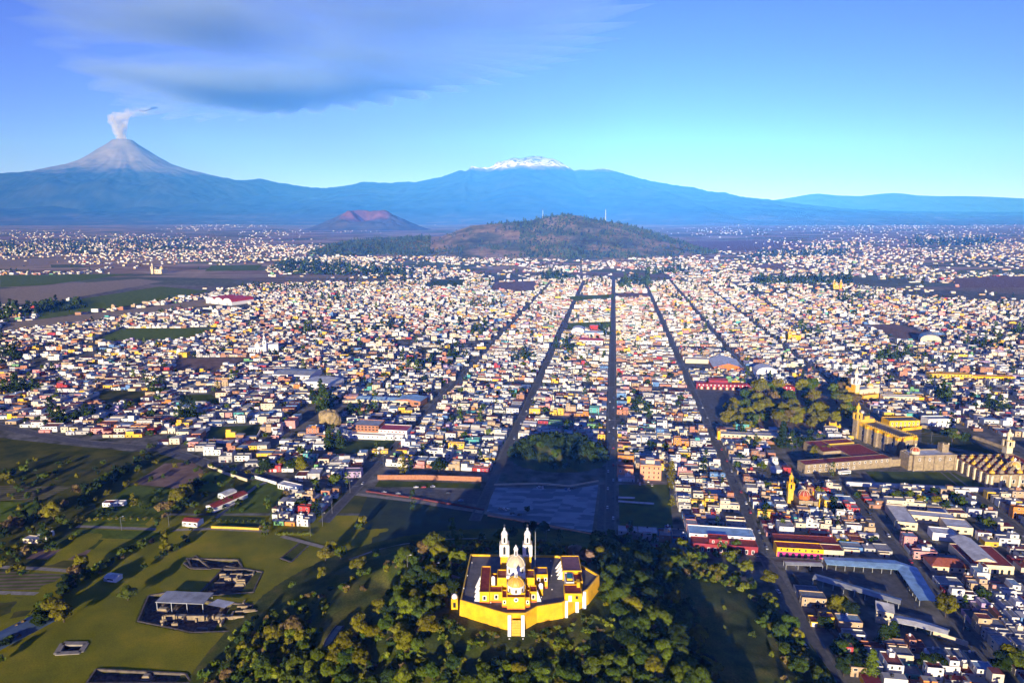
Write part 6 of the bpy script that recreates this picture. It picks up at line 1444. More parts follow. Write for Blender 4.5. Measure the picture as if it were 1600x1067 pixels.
scatter([(52, 435), (100, 420), (105, 470), (66, 488)], 20, 3.4, 5.0, 'at the dark corner by the plaza', ['dark green', 'dark green', 'deep green'], spacing=.7)
scatter([(-168, 258), (-120, 258), (-108, 345), (-140, 350)], 34, 2.8, 5.0, 'where the hill meets the lawn', ['olive', 'green', 'brownish', 'dark green'], block=hblock, spacing=.66)
for (qx, qy, z, r, c, k) in ((682, 900, 34, 6.5, 'yellow-green', 'r3'), (688, 912, 36, 5.2, 'olive', 'r1'), (665, 898, 33, 5, 'brownish', 'r2'), (560, 893, 16, 6, 'olive', 'b1'), (520, 855, 5, 5.5, 'olive', 'r1'), (508, 866, 5, 5, 'olive', 'r2'), (532, 862, 6, 4.5, 'green', 'r1'), (720, 862, 18, 2.4, 'yellow-green', 'y1'), (717, 902, 44, 4.0, 'yellow-green', 'r2'), (900, 895, 43, 4.6, 'greyish pink', 'r1'), (918, 903, 42, 4.2, 'greyish pink', 'r2'), (1050, 922, 26, 6.2, 'olive', 'b1'), (1036, 905, 22, 6, 'olive', 'r3'), (1200, 905, 3, 5, 'olive', 'r1'), (568, 822, 0, 4.4, 'olive', 'r1'), (560, 828, 0, 3.5, 'green', 'r2'), (645, 798, 0, 3.6, 'dark green', 'y1'), (830, 832, 0, 5, 'dark green', 'r2'), (850, 836, 0, 5.4, 'dark green', 'r1'), (824, 800, 0, 3, 'dark green', 'r1')):
    x, y = gp(qx, qy, z); add(x, y, r, k, c, 'standing apart near the church', True)
# left-hand fields
LEFT = [(84, 812, 6.5, 'r1', 'olive'), (72, 806, 5, 'r2', 'brownish'), (96, 818, 4.5, 'r1', 'green'), (60, 812, 4.6, 'c1', 'dark green'), (124, 820, 4.2, 'r2', 'olive'), (200, 880, 8.5, 'b1', 'olive'), (182, 872, 7, 'r1', 'olive'), (212, 872, 6.5, 'r3', 'olive'), (164, 880, 6, 'r2', 'brownish'), (150, 888, 6.5, 'r1', 'brownish'), (190, 862, 6, 'r2', 'dark green'), (172, 858, 5, 'r1', 'dark green'), (144, 876, 5, 'r3', 'dark green'),
        (259, 866, 4.4, 'c1', 'olive'), (275, 862, 3.2, 'r1', 'green'), (200, 938, 5.4, 'r1', 'green'), (208, 792, 3.0, 'y1', 'olive'), (198, 762, 3.6, 'r1', 'olive'), (278, 790, 7, 'b1', 'olive'), (290, 782, 6.5, 'r1', 'olive'), (265, 797, 5, 'r2', 'brownish'), (300, 775, 6, 'r3', 'dark green'), (308, 768, 5.5, 'r1', 'dark green'), (252, 800, 4.5, 'r2', 'brownish'), (288, 795, 5, 'r1', 'dark green'),
        (170, 752, 5, 'r1', 'green'), (182, 744, 5.2, 'r2', 'dark green'), (160, 760, 5, 'r3', 'dark green'), (150, 768, 5, 'r1', 'dark green'), (120, 772, 5, 'r2', 'brownish'), (136, 770, 5, 'r1', 'dark green'), (200, 735, 4.5, 'r2', 'green'), (216, 728, 4.4, 'r1', 'dark green'), (232, 722, 4.2, 'r3', 'dark green'), (20, 745, 5, 'r1', 'dark green'), (8, 752, 5, 'r2', 'olive'), (40, 742, 4.5, 'r3', 'green'), (70, 750, 4, 'r1', 'green'),
        (20, 822, 4.5, 'r2', 'brownish'), (10, 832, 5, 'r1', 'brownish'), (36, 816, 5, 'r3', 'dark green'), (4, 842, 5, 'r1', 'dark green'), (76, 842, 4.5, 'r2', 'olive'), (70, 850, 4.5, 'c1', 'dark green'), (40, 868, 3.6, 'r1', 'brownish'), (25, 864, 3.4, 'r2', 'olive'), (86, 966, 7, 'b1', 'olive'), (100, 972, 5.5, 'r1', 'olive'), (66, 980, 6, 'r2', 'dark green'), (76, 968, 5, 'r3', 'dark green'), (104, 918, 5, 'r1', 'dark green'), (118, 906, 5.5, 'r2', 'brownish'), (128, 896, 5, 'r3', 'olive'), (98, 932, 5, 'r1', 'dark green'),
        (414, 838, 3.4, 'c1', 'green'), (470, 795, 5.5, 'r1', 'dark green'), (497, 808, 3.6, 'c1', 'dark green'), (523, 758, 5.4, 'r2', 'green'), (542, 762, 3.6, 'y1', 'green'), (526, 820, 4.8, 'r1', 'olive'), (492, 760, 4.0, 'r1', 'dark green'), (630, 742, 5.0, 'c1', 'olive'), (686, 738, 7, 'r1', 'dark green'), (640, 735, 4, 'c1', 'dark green'), (588, 714, 3.4, 'y1', 'green'), (470, 712, 5, 'r1', 'green'), (456, 735, 6, 'r2', 'dark green'), (472, 738, 6, 'r3', 'olive'), (440, 732, 5, 'r1', 'olive'), (418, 738, 6, 'r1', 'dark green'), (408, 730, 5, 'r2', 'dark green')]
for (qx, qy, r, k, c) in LEFT: x, y = gp(qx, qy); add(x, y, r, k, c, 'among the left-hand fields', True)
for i in range(9): x, y = gp(150 + i * 11, 814 - (i % 2)); add(x, y, 1.8, 'r2', 'olive', 'in the row along the crop strip', True)
for i in range(9): x, y = gp(333 + i * 9.5, 815 + (i % 3)); add(x, y, 2.0, 'p1', 'green', 'palms of the farm lane', True)
for i in range(14): x, y = gp(432 + i * 4.2, 836 + (i % 2)); add(x, y, 1.5, 'r2', 'yellow-green', 'in the hedge below the red-roofed cottages', True)
# hedgerows that separate the fields
HEDGE = [([(235, 700), (180, 750), (120, 790), (20, 830)], 26, 3.2), ([(318, 738), (300, 770), (250, 822)], 16, 2.6), ([(230, 850), (160, 890), (100, 930), (40, 985), (-20, 1040)], 34, 3.4), ([(460, 765), (430, 805), (410, 835)], 10, 2.4), ([(300, 835), (255, 870), (230, 885)], 8, 2.6)]
for pts, n, r in HEDGE:
    w = dense(gpoly(pts), 4)
    for i in range(n):
        p = w[int((i + .5) / n * len(w)) % len(w)]; add(p[0] + rg.normal() * 2.5, p[1] + rg.normal() * 2.5, r * rg.uniform(.6, 1.3), None, rg.choice(['dark green', 'deep green', 'brownish', 'green']), 'in the hedgerows')
for _ in range(260):
    x, y = gp(rg.uniform(-20, 430), rg.uniform(722, 900))
    if x > -335 and y < 520 and x > LX0 + 5: continue
    add(x, y, rg.uniform(1.4, 3.4), None, rg.choice(['dark green', 'deep green', 'green', 'olive']), 'in the hedgerows')
# town square, mound, convent, streets
scatter(gpoly([(1148, 612), (1328, 606), (1340, 640), (1318, 668), (1318, 674), (1152, 672), (1130, 672), (1136, 640)]), 92, 5.6, 9.0, 'in the town square', ['olive', 'olive', 'brownish', 'olive', 'green', 'deep green'], ['r1', 'r2', 'r3', 'b1'], spacing=.58)
scatter([uv(u, v) for u, v in ((612, -98), (612, -2), (694, 0), (696, -96))], 110, 3.6, 6.0, 'on the wooded mound', ['dark green', 'dark green', 'deep green', 'dark green'], spacing=.5, block=lambda x, y, r: mound_z(x, y) < .3 or (to_uv(x, y)[0] < 640 and rg.random() < .8))
for (qx, qy, r, k, c) in ((1222, 700, 6.5, 'c1', 'dark green'), (1236, 704, 6, 'c1', 'dark green'), (1250, 700, 6, 'r1', 'dark green'), (1264, 696, 6, 'r2', 'dark green'), (1272, 712, 5.5, 'r1', 'olive'), (1292, 710, 5.5, 'r2', 'olive'), (1246, 690, 5, 'r3', 'dark green'), (1278, 690, 5, 'r1', 'green'), (1170, 694, 4, 'r1', 'green'), (1184, 693, 4, 'r2', 'olive'), (1300, 745, 3.4, 'y1', 'green'), (1488, 690, 8, 'r3', 'green'), (1476, 684, 6, 'r1', 'dark green'), (1506, 692, 6, 'r2', 'dark green'), (1486, 668, 5, 'c1', 'dark green')):
    x, y = gp(qx, qy); add(x, y, r, k, c, 'around the convent', True)
for (qx, qy, r, k, c) in ((1048, 766, 5.2, 'y1', 'olive'), (1050, 792, 3.2, 'c1', 'olive'), (1040, 707, 4.5, 'r1', 'yellow-green'), (1020, 702, 5, 'r2', 'dark green'), (1477, 964, 6.4, 'r3', 'olive'), (1312, 962, 6, 'b1', 'olive'), (1300, 955, 5, 'r1', 'olive'), (1326, 968, 5, 'r2', 'dark green'), (1380, 1010, 4.2, 'c1', 'dark green'), (1394, 1004, 4, 'c1', 'dark green'), (1222, 832, 3.6, 'c1', 'green'), (1258, 790, 4, 'r1', 'olive'), (1400, 786, 5.5, 'r1', 'green'), (1418, 784, 5.5, 'r2', 'green'), (1440, 790, 5.5, 'r1', 'olive'), (1462, 792, 5, 'r3', 'olive'), (1478, 796, 5, 'r2', 'dark green'), (1300, 790, 4.5, 'r1', 'dark green'), (1316, 800, 4, 'r2', 'dark green'), (1280, 776, 4.5, 'r1', 'olive'), (1240, 772, 4, 'r3', 'brownish'), (1340, 780, 4, 'r1', 'dark green'),
                          (1574, 1035, 6, 'r1', 'olive'), (1590, 1046, 6, 'r2', 'green'), (1560, 1050, 5, 'r1', 'dark green'), (1462, 1045, 5, 'r2', 'dark green'), (1445, 1050, 5, 'r3', 'dark green'), (1360, 1060, 4, 'c1', 'green'), (1320, 1010, 4.5, 'r1', 'dark green'), (1334, 1022, 5, 'r2', 'dark green'), (1345, 1035, 5, 'r1', 'deep green'), (1310, 1028, 4.5, 'r3', 'deep green'), (1330, 1045, 5, 'r2', 'dark green'), (1318, 1056, 4.6, 'r1', 'dark green'), (1272, 940, 3.4, 'r1', 'dark green'), (1290, 985, 4, 'r2', 'dark green')):
    x, y = gp(qx, qy); add(x, y, r, k, c, 'among the near streets', True)
# choose the 290 that show largest
def score(t): 
    d = math.hypot(t[0], t[1]); return t[2] / d * (1.35 if t[6] else 1.6 if t[5] == 'in the town square' else 1.0)
vis = []
for i, t in enumerate(T):
    z = gz(t[0], t[1]); q = px_of(t[0], t[1], z + t[2])
    if -20 < q[0] < 1620 and q[1] < 1085: vis.append(i)
vis.sort(key=lambda i: -score(T[i])); IND = set(vis[:292])
def tree_z(t):
    z = gz(t[0], t[1])
    return z
SHN = {'r1': 'round', 'r2': 'rounded', 'r3': 'full-crowned', 'b1': 'broad', 'c1': 'conical', 'y1': 'slender', 'p1': 'palm'}
NMN = {'c1': 'conifer', 'p1': 'palm_tree', 'y1': 'slender_tree'}
TINT = {}
zones = {}
for i in sorted(IND): zones.setdefault(T[i][5], []).append(i)
ORDT = ['first', 'second', 'third', 'fourth', 'fifth', 'sixth', 'seventh', 'eighth', 'ninth', 'tenth', 'eleventh', 'twelfth', 'thirteenth', 'fourteenth', 'fifteenth', 'sixteenth', 'seventeenth', 'eighteenth', 'nineteenth', 'twentieth']
for zn, ids in zones.items():
    ids.sort(key=lambda i: T[i][1]); n = len(ids); per = 9 if n > 14 else max(1, n); rows = [ids[k:k + per] for k in range(0, n, per)]
    if len(rows) > 1 and len(rows[-1]) < 3: rows[-2] += rows.pop()
    for ri, row in enumerate(rows):
        row.sort(key=lambda i: px_of(T[i][0], T[i][1])[0])
        for k, i in enumerate(row):
            x, y, r, kd, c, zone, must = T[i]; sc = r * float(rg.uniform(.94, 1.06)); cm, tm = KIND[kd][:2]
            big = 'large' if r > 5.2 else 'small' if r < 3.2 else 'medium'
            rowtxt = '' if len(rows) == 1 else ' of row %s' % ORDT[min(ri, 11)] if False else ''
            if len(rows) == 1: lab = '%s %s %s tree %s, %s from left' % (big, c, SHN[kd], zone, ORDT[min(k, 19)])
            else: lab = '%s %s tree %s, %s row, %s from left' % (c, SHN[kd], zone, ORDT[min(ri, 19)], ORDT[min(k, 11)])
            if kd == 'p1': lab = '%s palm from the left in the row beside the farm lane' % ORDT[min(k, 11)]
            o = thing(NMN.get(kd, 'tree'), ' '.join(lab.split()[:16]), 'tree', (x, y, tree_z(T[i]) - .1), float(rg.uniform(0, 6.28)), 'trees ' + zone if kd != 'p1' else 'palms along the farm lane')
            o.scale = (sc * float(rg.uniform(.85, 1.22)), sc * float(rg.uniform(.85, 1.22)), sc * float(rg.uniform(.8, 1.15)))
            cr_ = link('crown', cm, o, (0, 0, KIND[kd][5])); f = float(rg.uniform(.75, 1.25)); cc = COL[c]; cr_.color = (cc[0] * f, cc[1] * f * float(rg.uniform(.93, 1.07)), cc[2] * f, 1)
            link('trunk', tm, o)
# everything else as masses
def mass(name, items, label, zf):
    Q = []; Cc = []
    for (x, y, r, kd, c, lvl, z) in items:
        q = KIND[kd][lvl]; a = rg.uniform(0, 6.28); ca, sa = math.cos(a), math.sin(a); P = q * r
        P = np.stack([P[..., 0] * ca - P[..., 1] * sa + x, P[..., 0] * sa + P[..., 1] * ca + y, P[..., 2] * rg.uniform(.85, 1.2) + z], -1)
        Q.append(P); f = rg.uniform(.7, 1.3); Cc.append(np.tile(np.array(COL[c]) * f, (len(P), 1)))
    return tag(link(name, quads_mesh(name, np.concatenate(Q), np.concatenate(Cc), [M['attrleaf']])), label, 'trees', kind='stuff')
kk = ['r1', 'r2', 'r3', 'b1']
rest = []; rest2 = []; HILLZ = {'left of the terrace front', 'right of the terrace front', 'on the hill between terrace and glade', 'along the street below the hill', 'on the left shoulder behind the meadow', 'on the shaded grass behind the church', 'at the dark corner by the plaza', 'where the hill meets the lawn', 'standing apart near the church'}
for i, t in enumerate(T):
    if i not in IND: (rest if T[i][5] in HILLZ else rest2).append((t[0], t[1], t[2], t[3], t[4], 3, gz(t[0], t[1]) + KIND[t[3]][5] * t[2] * .6))
# undergrowth on the hill
for _ in range(4200):
    x, y = rg.uniform(-165, 165), rg.uniform(225, 470)
    if inside((x, y), TB) or gz(x, y) < .8: continue
    if y > 380 and x < 62: continue
    fr_ = -34 < x < 50 and 256 < y < 300
    if not fr_ and hblock(x, y, 1.0): continue
    if -4.5 < x < 8 and y > 272: continue
    rest.append((x, y, rg.uniform(.8, 1.5) if fr_ else rg.uniform(1.0, 2.8), rg.choice(kk), rg.choice(['olive', 'green', 'deep green', 'brownish', 'yellow-green']), 4, gz(x, y) - .5))
for _ in range(620):
    x, y = rg.uniform(-34, 50), rg.uniform(252, 298)
    if inside((x, y), TB) or (-4.5 < x < 8 and y > 272) or fbm(x / 9.0, y / 9.0, 2, 3) < .34: continue
    rest.append((x, y, rg.uniform(.7, 1.7), rg.choice(kk), rg.choice(['green', 'yellow-green', 'green', 'deep green', 'olive']), 3, gz(x, y) - .4))
mass('hedgerow_trees', rest2, 'dark hedgerow trees and the closed grove on the mound behind the plaza', gz)
mass('woodland', rest, 'leafy undergrowth and closed wood covering the slopes of the hill', gz)
town = [(x, y, r, rg.choice(kk + ['c1']), rg.choice(['dark green', 'deep green', 'green', 'dark green']), 3 if math.hypot(x, y) < 1300 else 4, .8) for x, y, r in TREESPOTS]
# darker groves in the town
GROVE = [((640, 570), 26, 8, 16), ((700, 560), 20, 6, 12), ((745, 520), 18, 5, 12), ((880, 545), 14, 8, 12), ((820, 560), 12, 6, 10), ((500, 625), 12, 10, 14), ((510, 640), 10, 8, 14), ((245, 610), 14, 8, 16), ((90, 660), 18, 6, 14), ((130, 655), 12, 6, 10), ((1000, 640), 9, 7, 10), ((1255, 520), 26, 5, 14), ((1410, 560), 22, 5, 16), ((1385, 562), 16, 5, 10), ((1590, 520), 24, 8, 26), ((1540, 540), 22, 6, 14), ((1330, 470), 40, 5, 20), ((420, 455), 40, 5, 20), ((600, 515), 30, 4, 16), ((300, 655), 18, 5, 12), ((30, 610), 26, 8, 22), ((14, 555), 20, 10, 18), ((470, 520), 20, 4, 12), ((1150, 660), 8, 3, 3), ((1540, 640), 30, 6, 14), ((1470, 620), 14, 6, 10), ((1070, 470), 24, 4, 12), ((940, 520), 8, 8, 10), ((760, 480), 26, 4, 14), ((520, 470), 30, 4, 14), ((520, 700), 26, 5, 10), ((560, 645), 18, 6, 10)]
for (c, sx_, sy_, n) in GROVE:
    for _ in range(int(n * 1.6)):
        x, y = gp(c[0] + rg.normal() * sx_ * .6, c[1] + rg.normal() * sy_ * .5); town.append((x, y, rg.uniform(3, 6.5), rg.choice(kk + ['c1', 'y1']), rg.choice(['dark green', 'deep green', 'dark green']), 3 if y < 1300 else 4, .6))
mass('town_trees', town, 'dark garden trees scattered between the roofs of the town', None)
far = []
def belt(poly, n, rmin, rmax):
    w = gpoly(poly); xs = [p[0] for p in w]; ys = [p[1] for p in w]; k = 0; tries = 0
    while k < n and tries < n * 30:
        tries += 1; x, y = rg.uniform(min(xs), max(xs)), rg.uniform(min(ys), max(ys))
        if inside((x, y), w): far.append((x, y, rg.uniform(rmin, rmax), rg.choice(kk + ['c1']), rg.choice(['dark green', 'deep green', 'dark green']), 4, float(zap_z(x, y)))); k += 1
belt([(428, 409), (480, 408), (560, 418), (645, 424), (642, 433), (540, 431), (440, 428)], 420, 6, 10); belt([(968, 442), (1008, 437), (1020, 446), (968, 451)], 110, 6, 10); belt([(842, 430), (900, 433), (900, 440), (845, 437)], 90, 6, 9); belt([(1175, 436), (1330, 434), (1330, 443), (1180, 446)], 260, 6, 9)
belt([(1000, 420), (1060, 418), (1080, 428), (1010, 430)], 80, 5, 9); belt([(1420, 375), (1560, 372), (1560, 384), (1420, 386)], 240, 8, 14); belt([(1180, 392), (1330, 390), (1330, 400), (1180, 402)], 200, 6, 10); belt([(0, 378), (300, 374), (330, 392), (0, 400)], 420, 7, 12); belt([(0, 480), (120, 470), (150, 480), (0, 500)], 90, 5, 9)
# the far hill: forest on its left spur, scrub and woods over the rest
n = 0
while n < 7000:
    x, y = rg.uniform(zx[0], zx[-1]), rg.uniform(3750, 5050); z = float(zap_z(x, y))
    if z < 3: continue
    qx, qy = px_of(x, y, z); dn = float(fbm(x / 260.0, y / 260.0, 3, 19))
    if qx < 672: p = 1.0 if qx > 500 or dn > .35 else .5
    elif qx < 812 and qy > 352: p = .04 if dn < .52 else .45
    else: p = .22 if dn < .42 else .95
    if rg.random() > p: continue
    far.append((x, y, rg.uniform(3.8, 7.5), rg.choice(kk + ['c1']), rg.choice(['deep green', 'deep green', 'dark green', 'green']), 4, z - 1)); n += 1
mass('distant_forest', far, 'forest on the far hill and dark tree belts beyond the town', None)
print('trees', len(T), len(IND), {k: len(v) for k, v in zones.items()})
# ------------------------------------------------------------ cars, poles, lamps
def car_mesh(paint):
    T = thing('car', '', 'car')
    b = MB(); prof = [(-2.15, .35), (-2.15, .85), (-1.3, .95), (1.35, .98), (2.1, .9), (2.15, .35)]
    for (x0, z0), (x1, z1) in zip(prof, prof[1:]):
        b.quad((x0, -.85, z0), (x0, .85, z0), (x1, .85, z1), (x1, -.85, z1))
    for s in (-.85, .85):
        k = len(b.v); b.v += [(x, s, z) for x, z in prof]; f = tuple(range(k, k + 6)); b.f.append(f if s < 0 else f[::-1]); b.m.append(0)
    b.build('body', M[paint], T)
    g = MB(); lo = [(-1.55, -.8, .95), (1.5, -.8, .95), (1.5, .8, .95), (-1.55, .8, .95)]; hi = [(-.75, -.65, 1.45), (.95, -.65, 1.45), (.95, .65, 1.45), (-.75, .65, 1.45)]
    for i in range(4): j = (i + 1) % 4; g.quad(lo[i], lo[j], hi[j], hi[i])
    g.build('windows', M['glass'], T); r = MB(); r.quad((-.78, -.67, 1.46), (.98, -.67, 1.46), (.98, .67, 1.46), (-.78, .67, 1.46)); r.build('car_roof', M[paint], T)
    for x in (-1.35, 1.35):
        for y in (-.86, .86):
            w = MB(); w.lathe(0, 0, [(0.01, -.1), (.33, -.1), (.33, .1), (0.01, .1)], 10); o = w.build('wheel', M['tyre'], T, (x, y, .33)); o.rotation_euler = (R(90), 0, 0)
    return T
for k, c in (('car_white', (.75, .75, .74)), ('car_silver', (.42, .43, .45)), ('car_red', (.42, .03, .03)), ('car_dark', (.03, .035, .05)), ('car_blue', (.05, .12, .35))): M[k] = plain(k, c, .35, .5, .04)
PROTO = {}
CARS = []
rc_ = random.Random(3)
def on_street(v, us, side): return [(*uv(u, v + side), R(90) - GA) for u in us]
spots = []
for v, us, sd, lab in ((114, (486, 500, 512, 548, 566, 590, 611, 640, 668, 702, 741, 770, 815, 860), 2.6, 'on the street beside the town square'), (3, (520, 560, 601, 640, 655, 690, 722, 760, 801, 845, 890, 930), 2.4, 'on the central street'), (3, (540, 580, 622, 676, 745, 790, 870), -2.4, 'on the left lane of the central street'), (-104, (705, 760, 812, 870), 2.4, 'on the street left of the wooded mound'), (-222, (560, 610, 672, 730), 2.4, 'on the street by the brick school'), (210, (400, 436, 480, 520, 560, 596), 2.4, 'on the street past the blue market roof')):
    for u in us: spots.append((*uv(u, v + sd), R(90) - GA, lab))
for qx, qy in ((1178, 862), (1182, 868), (1205, 900), (1216, 925), (1230, 958), (1258, 1012)): spots.append((*gp(qx, qy), R(95), 'on the road at the foot of the hill'))
for i, (qx, qy) in enumerate(((842, 762), (848, 763), (852, 761), (884, 765), (889, 766), (893, 764), (782, 795), (788, 796), (793, 797), (800, 803), (812, 805))): spots.append((*gp(qx, qy), rc_.uniform(0, 3), 'parked on the paved plaza'))
for qx, qy in ((600, 770), (622, 772), (650, 762), (662, 762), (676, 761), (700, 771), (720, 783)): spots.append((*gp(qx, qy), R(5), 'parked in the long car park'))
for qx, qy in ((997, 752), (1004, 751), (1013, 753), (1000, 757), (1019, 759)): spots.append((*gp(qx, qy), R(80), 'parked before the peach hotel'))
for qx, qy in ((352, 718), (390, 738), (470, 752), (515, 758)): spots.append((*gp(qx, qy), R(-20), 'on the main road by the fields'))
for qx, qy in ((1262, 752), (1268, 752), (1274, 753), (1280, 753), (1286, 754), (1292, 754)): spots.append((*gp(qx, qy), R(80), 'parked beside the cloister range'))
names = ['car_white', 'car_silver', 'car_red', 'car_dark', 'car_blue']; cn = {}
for x, y, rz, lab in spots:
    k = rc_.choices(names, (40, 22, 12, 16, 8))[0]; 
    if k not in PROTO: o = PROTO[k] = car_mesh(k)
    else: o = copy_tree(PROTO[k])
    o.location = (x, y, gz(x, y) + .14); o.rotation_euler = (0, 0, rz); c = k[4:]; key = (c, lab); cn[key] = cn.get(key, 0) + 1; i = cn[key]
    o['label'] = '%s %s car %s' % (ORDT[min(i - 1, 19)], c, lab) if i > 1 else '%s car %s, nearest of its colour there' % (c, lab); o['category'] = 'car'; o['group'] = 'cars of the town'
# coach beside the cloister
x, y = gp(1312, 742); T = thing('coach', 'white coach parked along the front of the cloister range', 'bus', (x, y, .1), R(12))
b = MB(); b.box(0, 0, .5, 12, 2.5, 3.3); b.build('body', M['white'], T); b = MB(); b.box(.4, -.05, 1.7, 11.6, -.01, 2.7, bottom=True); b.build('windows', M['glass'], T)
for xx in (2, 9.5):
    for yy in (0, 2.5): w = MB(); w.lathe(0, 0, [(.01, -.15), (.5, -.15), (.5, .15), (.01, .15)], 10); o = w.build('wheel', M['tyre'], T, (xx, yy, .5)); o.rotation_euler = (R(90), 0, 0)
def pole(px_, py_, h, lab, lamp=True, z=0, name='street_lamp', cat='street lamp', arm='steel'):
    x, y = gp(px_, py_, z); T = thing(name, lab, cat, (x, y, gz(x, y)), R(8))
    b = MB(); b.tube((0, 0, -.3), (0, 0, h), .22, .13, 7); b.build('post', M['kerb'], T)
    if lamp:
        b = MB(); b.tube((0, 0, h - .4), (1.6, 0, h + .2), .07, .06, 5); a = b.build('arm', M['steel'], T); b = MB(); b.box(1.4, -.2, h + .1, 2.4, .2, h + .3, bottom=True); b.build('lamp_head', M['white'], T)
    else:
        b = MB(); b.box(-1.2, -.08, h - .9, 1.2, .08, h - .7, bottom=True); b.build('crossarm', M['bark'], T); b = MB()
    return T
for k, (qx, qy, lab) in enumerate(((547, 770, 'tall pale pole at the junction of the main road and the school street'), (519, 802, 'tall pole by the red-roofed cottages'), (504, 822, 'leaning-looking pale pole just below the red-roofed cottages'), (485, 838, 'short pole at the end of the hedge'), (599, 728, 'pole at the corner of the dark green school field'), (264, 822, 'pole beside the farm lane, by the red-roofed cottage'), (190, 828, 'pole over the middle of the farm lane'), (1412, 852, 'pole on the street past the white school complex'), (1396, 834, 'pole at the corner of the white school complex'), (1505, 985, 'tall pole by the yellow slanting wall'), (1170, 850, 'pole at the street corner by the dark red house'), (1455, 690, 'pole in the convent churchyard'))):
    pole(qx, qy, 11, lab, k % 2 == 0, name='street_lamp' if k % 2 == 0 else 'utility_pole', cat='street lamp' if k % 2 == 0 else 'utility pole')
pole(853, 866, 9, 'thin lamp post behind the church terrace', True, 20); pole(500 + 180, 915, 7, 'lamp post on the access road to the terrace', True, 45); pole(637, 900, 7, 'lamp post at the lower end of the access road', True, 38)
for i, (x, y) in enumerate(((-21, 331), (-22.5, 318), (-23.5, 306), (20.5, 333), (20, 318), (19.5, 305), (14, 298), (-10, 293.5))):
    T = thing('terrace_lamp', '%s white globe lamp post %s edge of the church terrace' % (ORD[i % 3], 'along the left' if i < 3 else 'along the right' if i < 6 else 'near the front'), 'lamp', (x, y, PZ), 0, 'globe lamps on the terrace')
    b = MB(); b.tube((0, 0, 0), (0, 0, 2.6), .07, .05, 6); b.build('post', M['iron'], T); b = MB(); b.lathe(0, 0, [(.02, 2.5), (.2, 2.6), (.28, 2.8), (.2, 3.0), (.02, 3.08)], 8); b.build('globe', M['white'], T)
x, y = gp(860 - 33, 885, 60); T = thing('flagpole', 'slim flagpole beside the right-hand church tower', 'flagpole', (12.0, 327.0, PZ)); b = MB(); b.tube((0, 0, 0), (0, 0, 22), .12, .06, 6); b.build('pole', M['white'], T); b = MB(); b.lathe(0, 0, [(.01, 22), (.18, 22.15), (.01, 22.3)], 8); b.build('finial', M['steel'], T)
# meadow stones on the hill terrace
for k in range(10):
    qx, qy = 500 + rc_.uniform(0, 70), 905 + rc_.uniform(0, 70); x, y = gp(qx, qy, 29)
# ------------------------------------------------------------ haze, smoke and the ash cloud
def volume_mat(name, color, dens, aniso=0.0, absorb=(0, 0, 0)):
    m = bpy.data.materials.new(name); m.use_nodes = True; t = m.node_tree
    t.nodes.remove(t.nodes["Principled BSDF"]); out = t.nodes["Material Output"]
    v = nd(t, "ShaderNodeVolumePrincipled"); v.inputs['Color'].default_value = (*color, 1); v.inputs['Density'].default_value = dens
    v.inputs['Anisotropy'].default_value = aniso; v.inputs['Absorption Color'].default_value = (*absorb, 1)
    t.links.new(v.outputs[0], out.inputs['Volume']); return m, t, v
hb = MB(); hb.box(-33000, -700, -60, 35000, 41500, 4450, bottom=True)
hm, _, _ = volume_mat('haze_air', (0.028, 0.165, 0.80), 4.3e-5, -0.5, (1, 1, 1))
tag(hb.build('haze', hm), 'blue air haze between the town and the volcanoes', 'haze', kind='stuff')
# ash cloud: a thin lens-shaped sheet of drifting ash, built at its height above the haze
CZ = 5300.0
OUT = [(60, -60), (20, 20), (70, 80), (150, 140), (210, 180), (300, 188), (420, 184), (520, 172), (620, 160), (720, 140), (800, 118), (870, 98), (930, 70), (980, 30), (1010, -30), (960, -110), (700, -150), (350, -140)]
P = gpoly(OUT, CZ); gx_, gy_ = sum(p[0] for p in P) / len(P), sum(p[1] for p in P) / len(P)
rings = [0.0, .15, .3, .45, .6, .72, .82, .9, .96, 1.0]; D_ = []
for i in range(len(P)):
    a, c = P[i], P[(i + 1) % len(P)]
    for k in range(6): D_.append((a[0] + (c[0] - a[0]) * k / 6, a[1] + (c[1] - a[1]) * k / 6))
n = len(D_); V = []; F = []
for sgn in (1, -1):
    for r in rings[1:]:
        for i, p in enumerate(D_):
            w = 1 + .10 * math.sin(i * 1.9) * r + .06 * math.sin(i * 4.3 + 1) * r
            x, y = gx_ + (p[0] - gx_) * r * w, gy_ + (p[1] - gy_) * r * w
            V.append((x, y, CZ + sgn * 520 * (1 - r ** 2.2) * (1 if sgn > 0 else .8) + 60 * math.sin(x / 900) * math.sin(y / 1100) * (1 - r)))
base2 = n * (len(rings) - 1)
for s in (0, 1):
    o_ = s * base2; V.append((gx_, gy_, CZ + (520 if s == 0 else -416))); c_ = len(V) - 1
for s in (0, 1):
    o_ = s * base2; c_ = 2 * base2 + s
    for i in range(n):
        j = (i + 1) % n; F.append((c_, o_ + i, o_ + j) if s == 0 else (c_, o_ + j, o_ + i))
        for q in range(len(rings) - 2):
            f = (o_ + q * n + i, o_ + (q + 1) * n + i, o_ + (q + 1) * n + j, o_ + q * n + j); F.append(f if s == 0 else f[::-1])
e0, e1 = (len(rings) - 2) * n, base2 + (len(rings) - 2) * n
for i in range(n): j = (i + 1) % n; F.append((e0 + i, e1 + i, e1 + j, e0 + j))
me = bpy.data.meshes.new('ash_cloud'); me.from_pydata(V, [], F)
bm_ = bmesh.new(); bm_.from_mesh(me); bmesh.ops.recalc_face_normals(bm_, faces=bm_.faces); bm_.to_mesh(me); bm_.free()
cm_, t, v = volume_mat('ash', (0.58, 0.80, 0.86), 1.0, 0.0, (0.0, 0.0, 0.0))
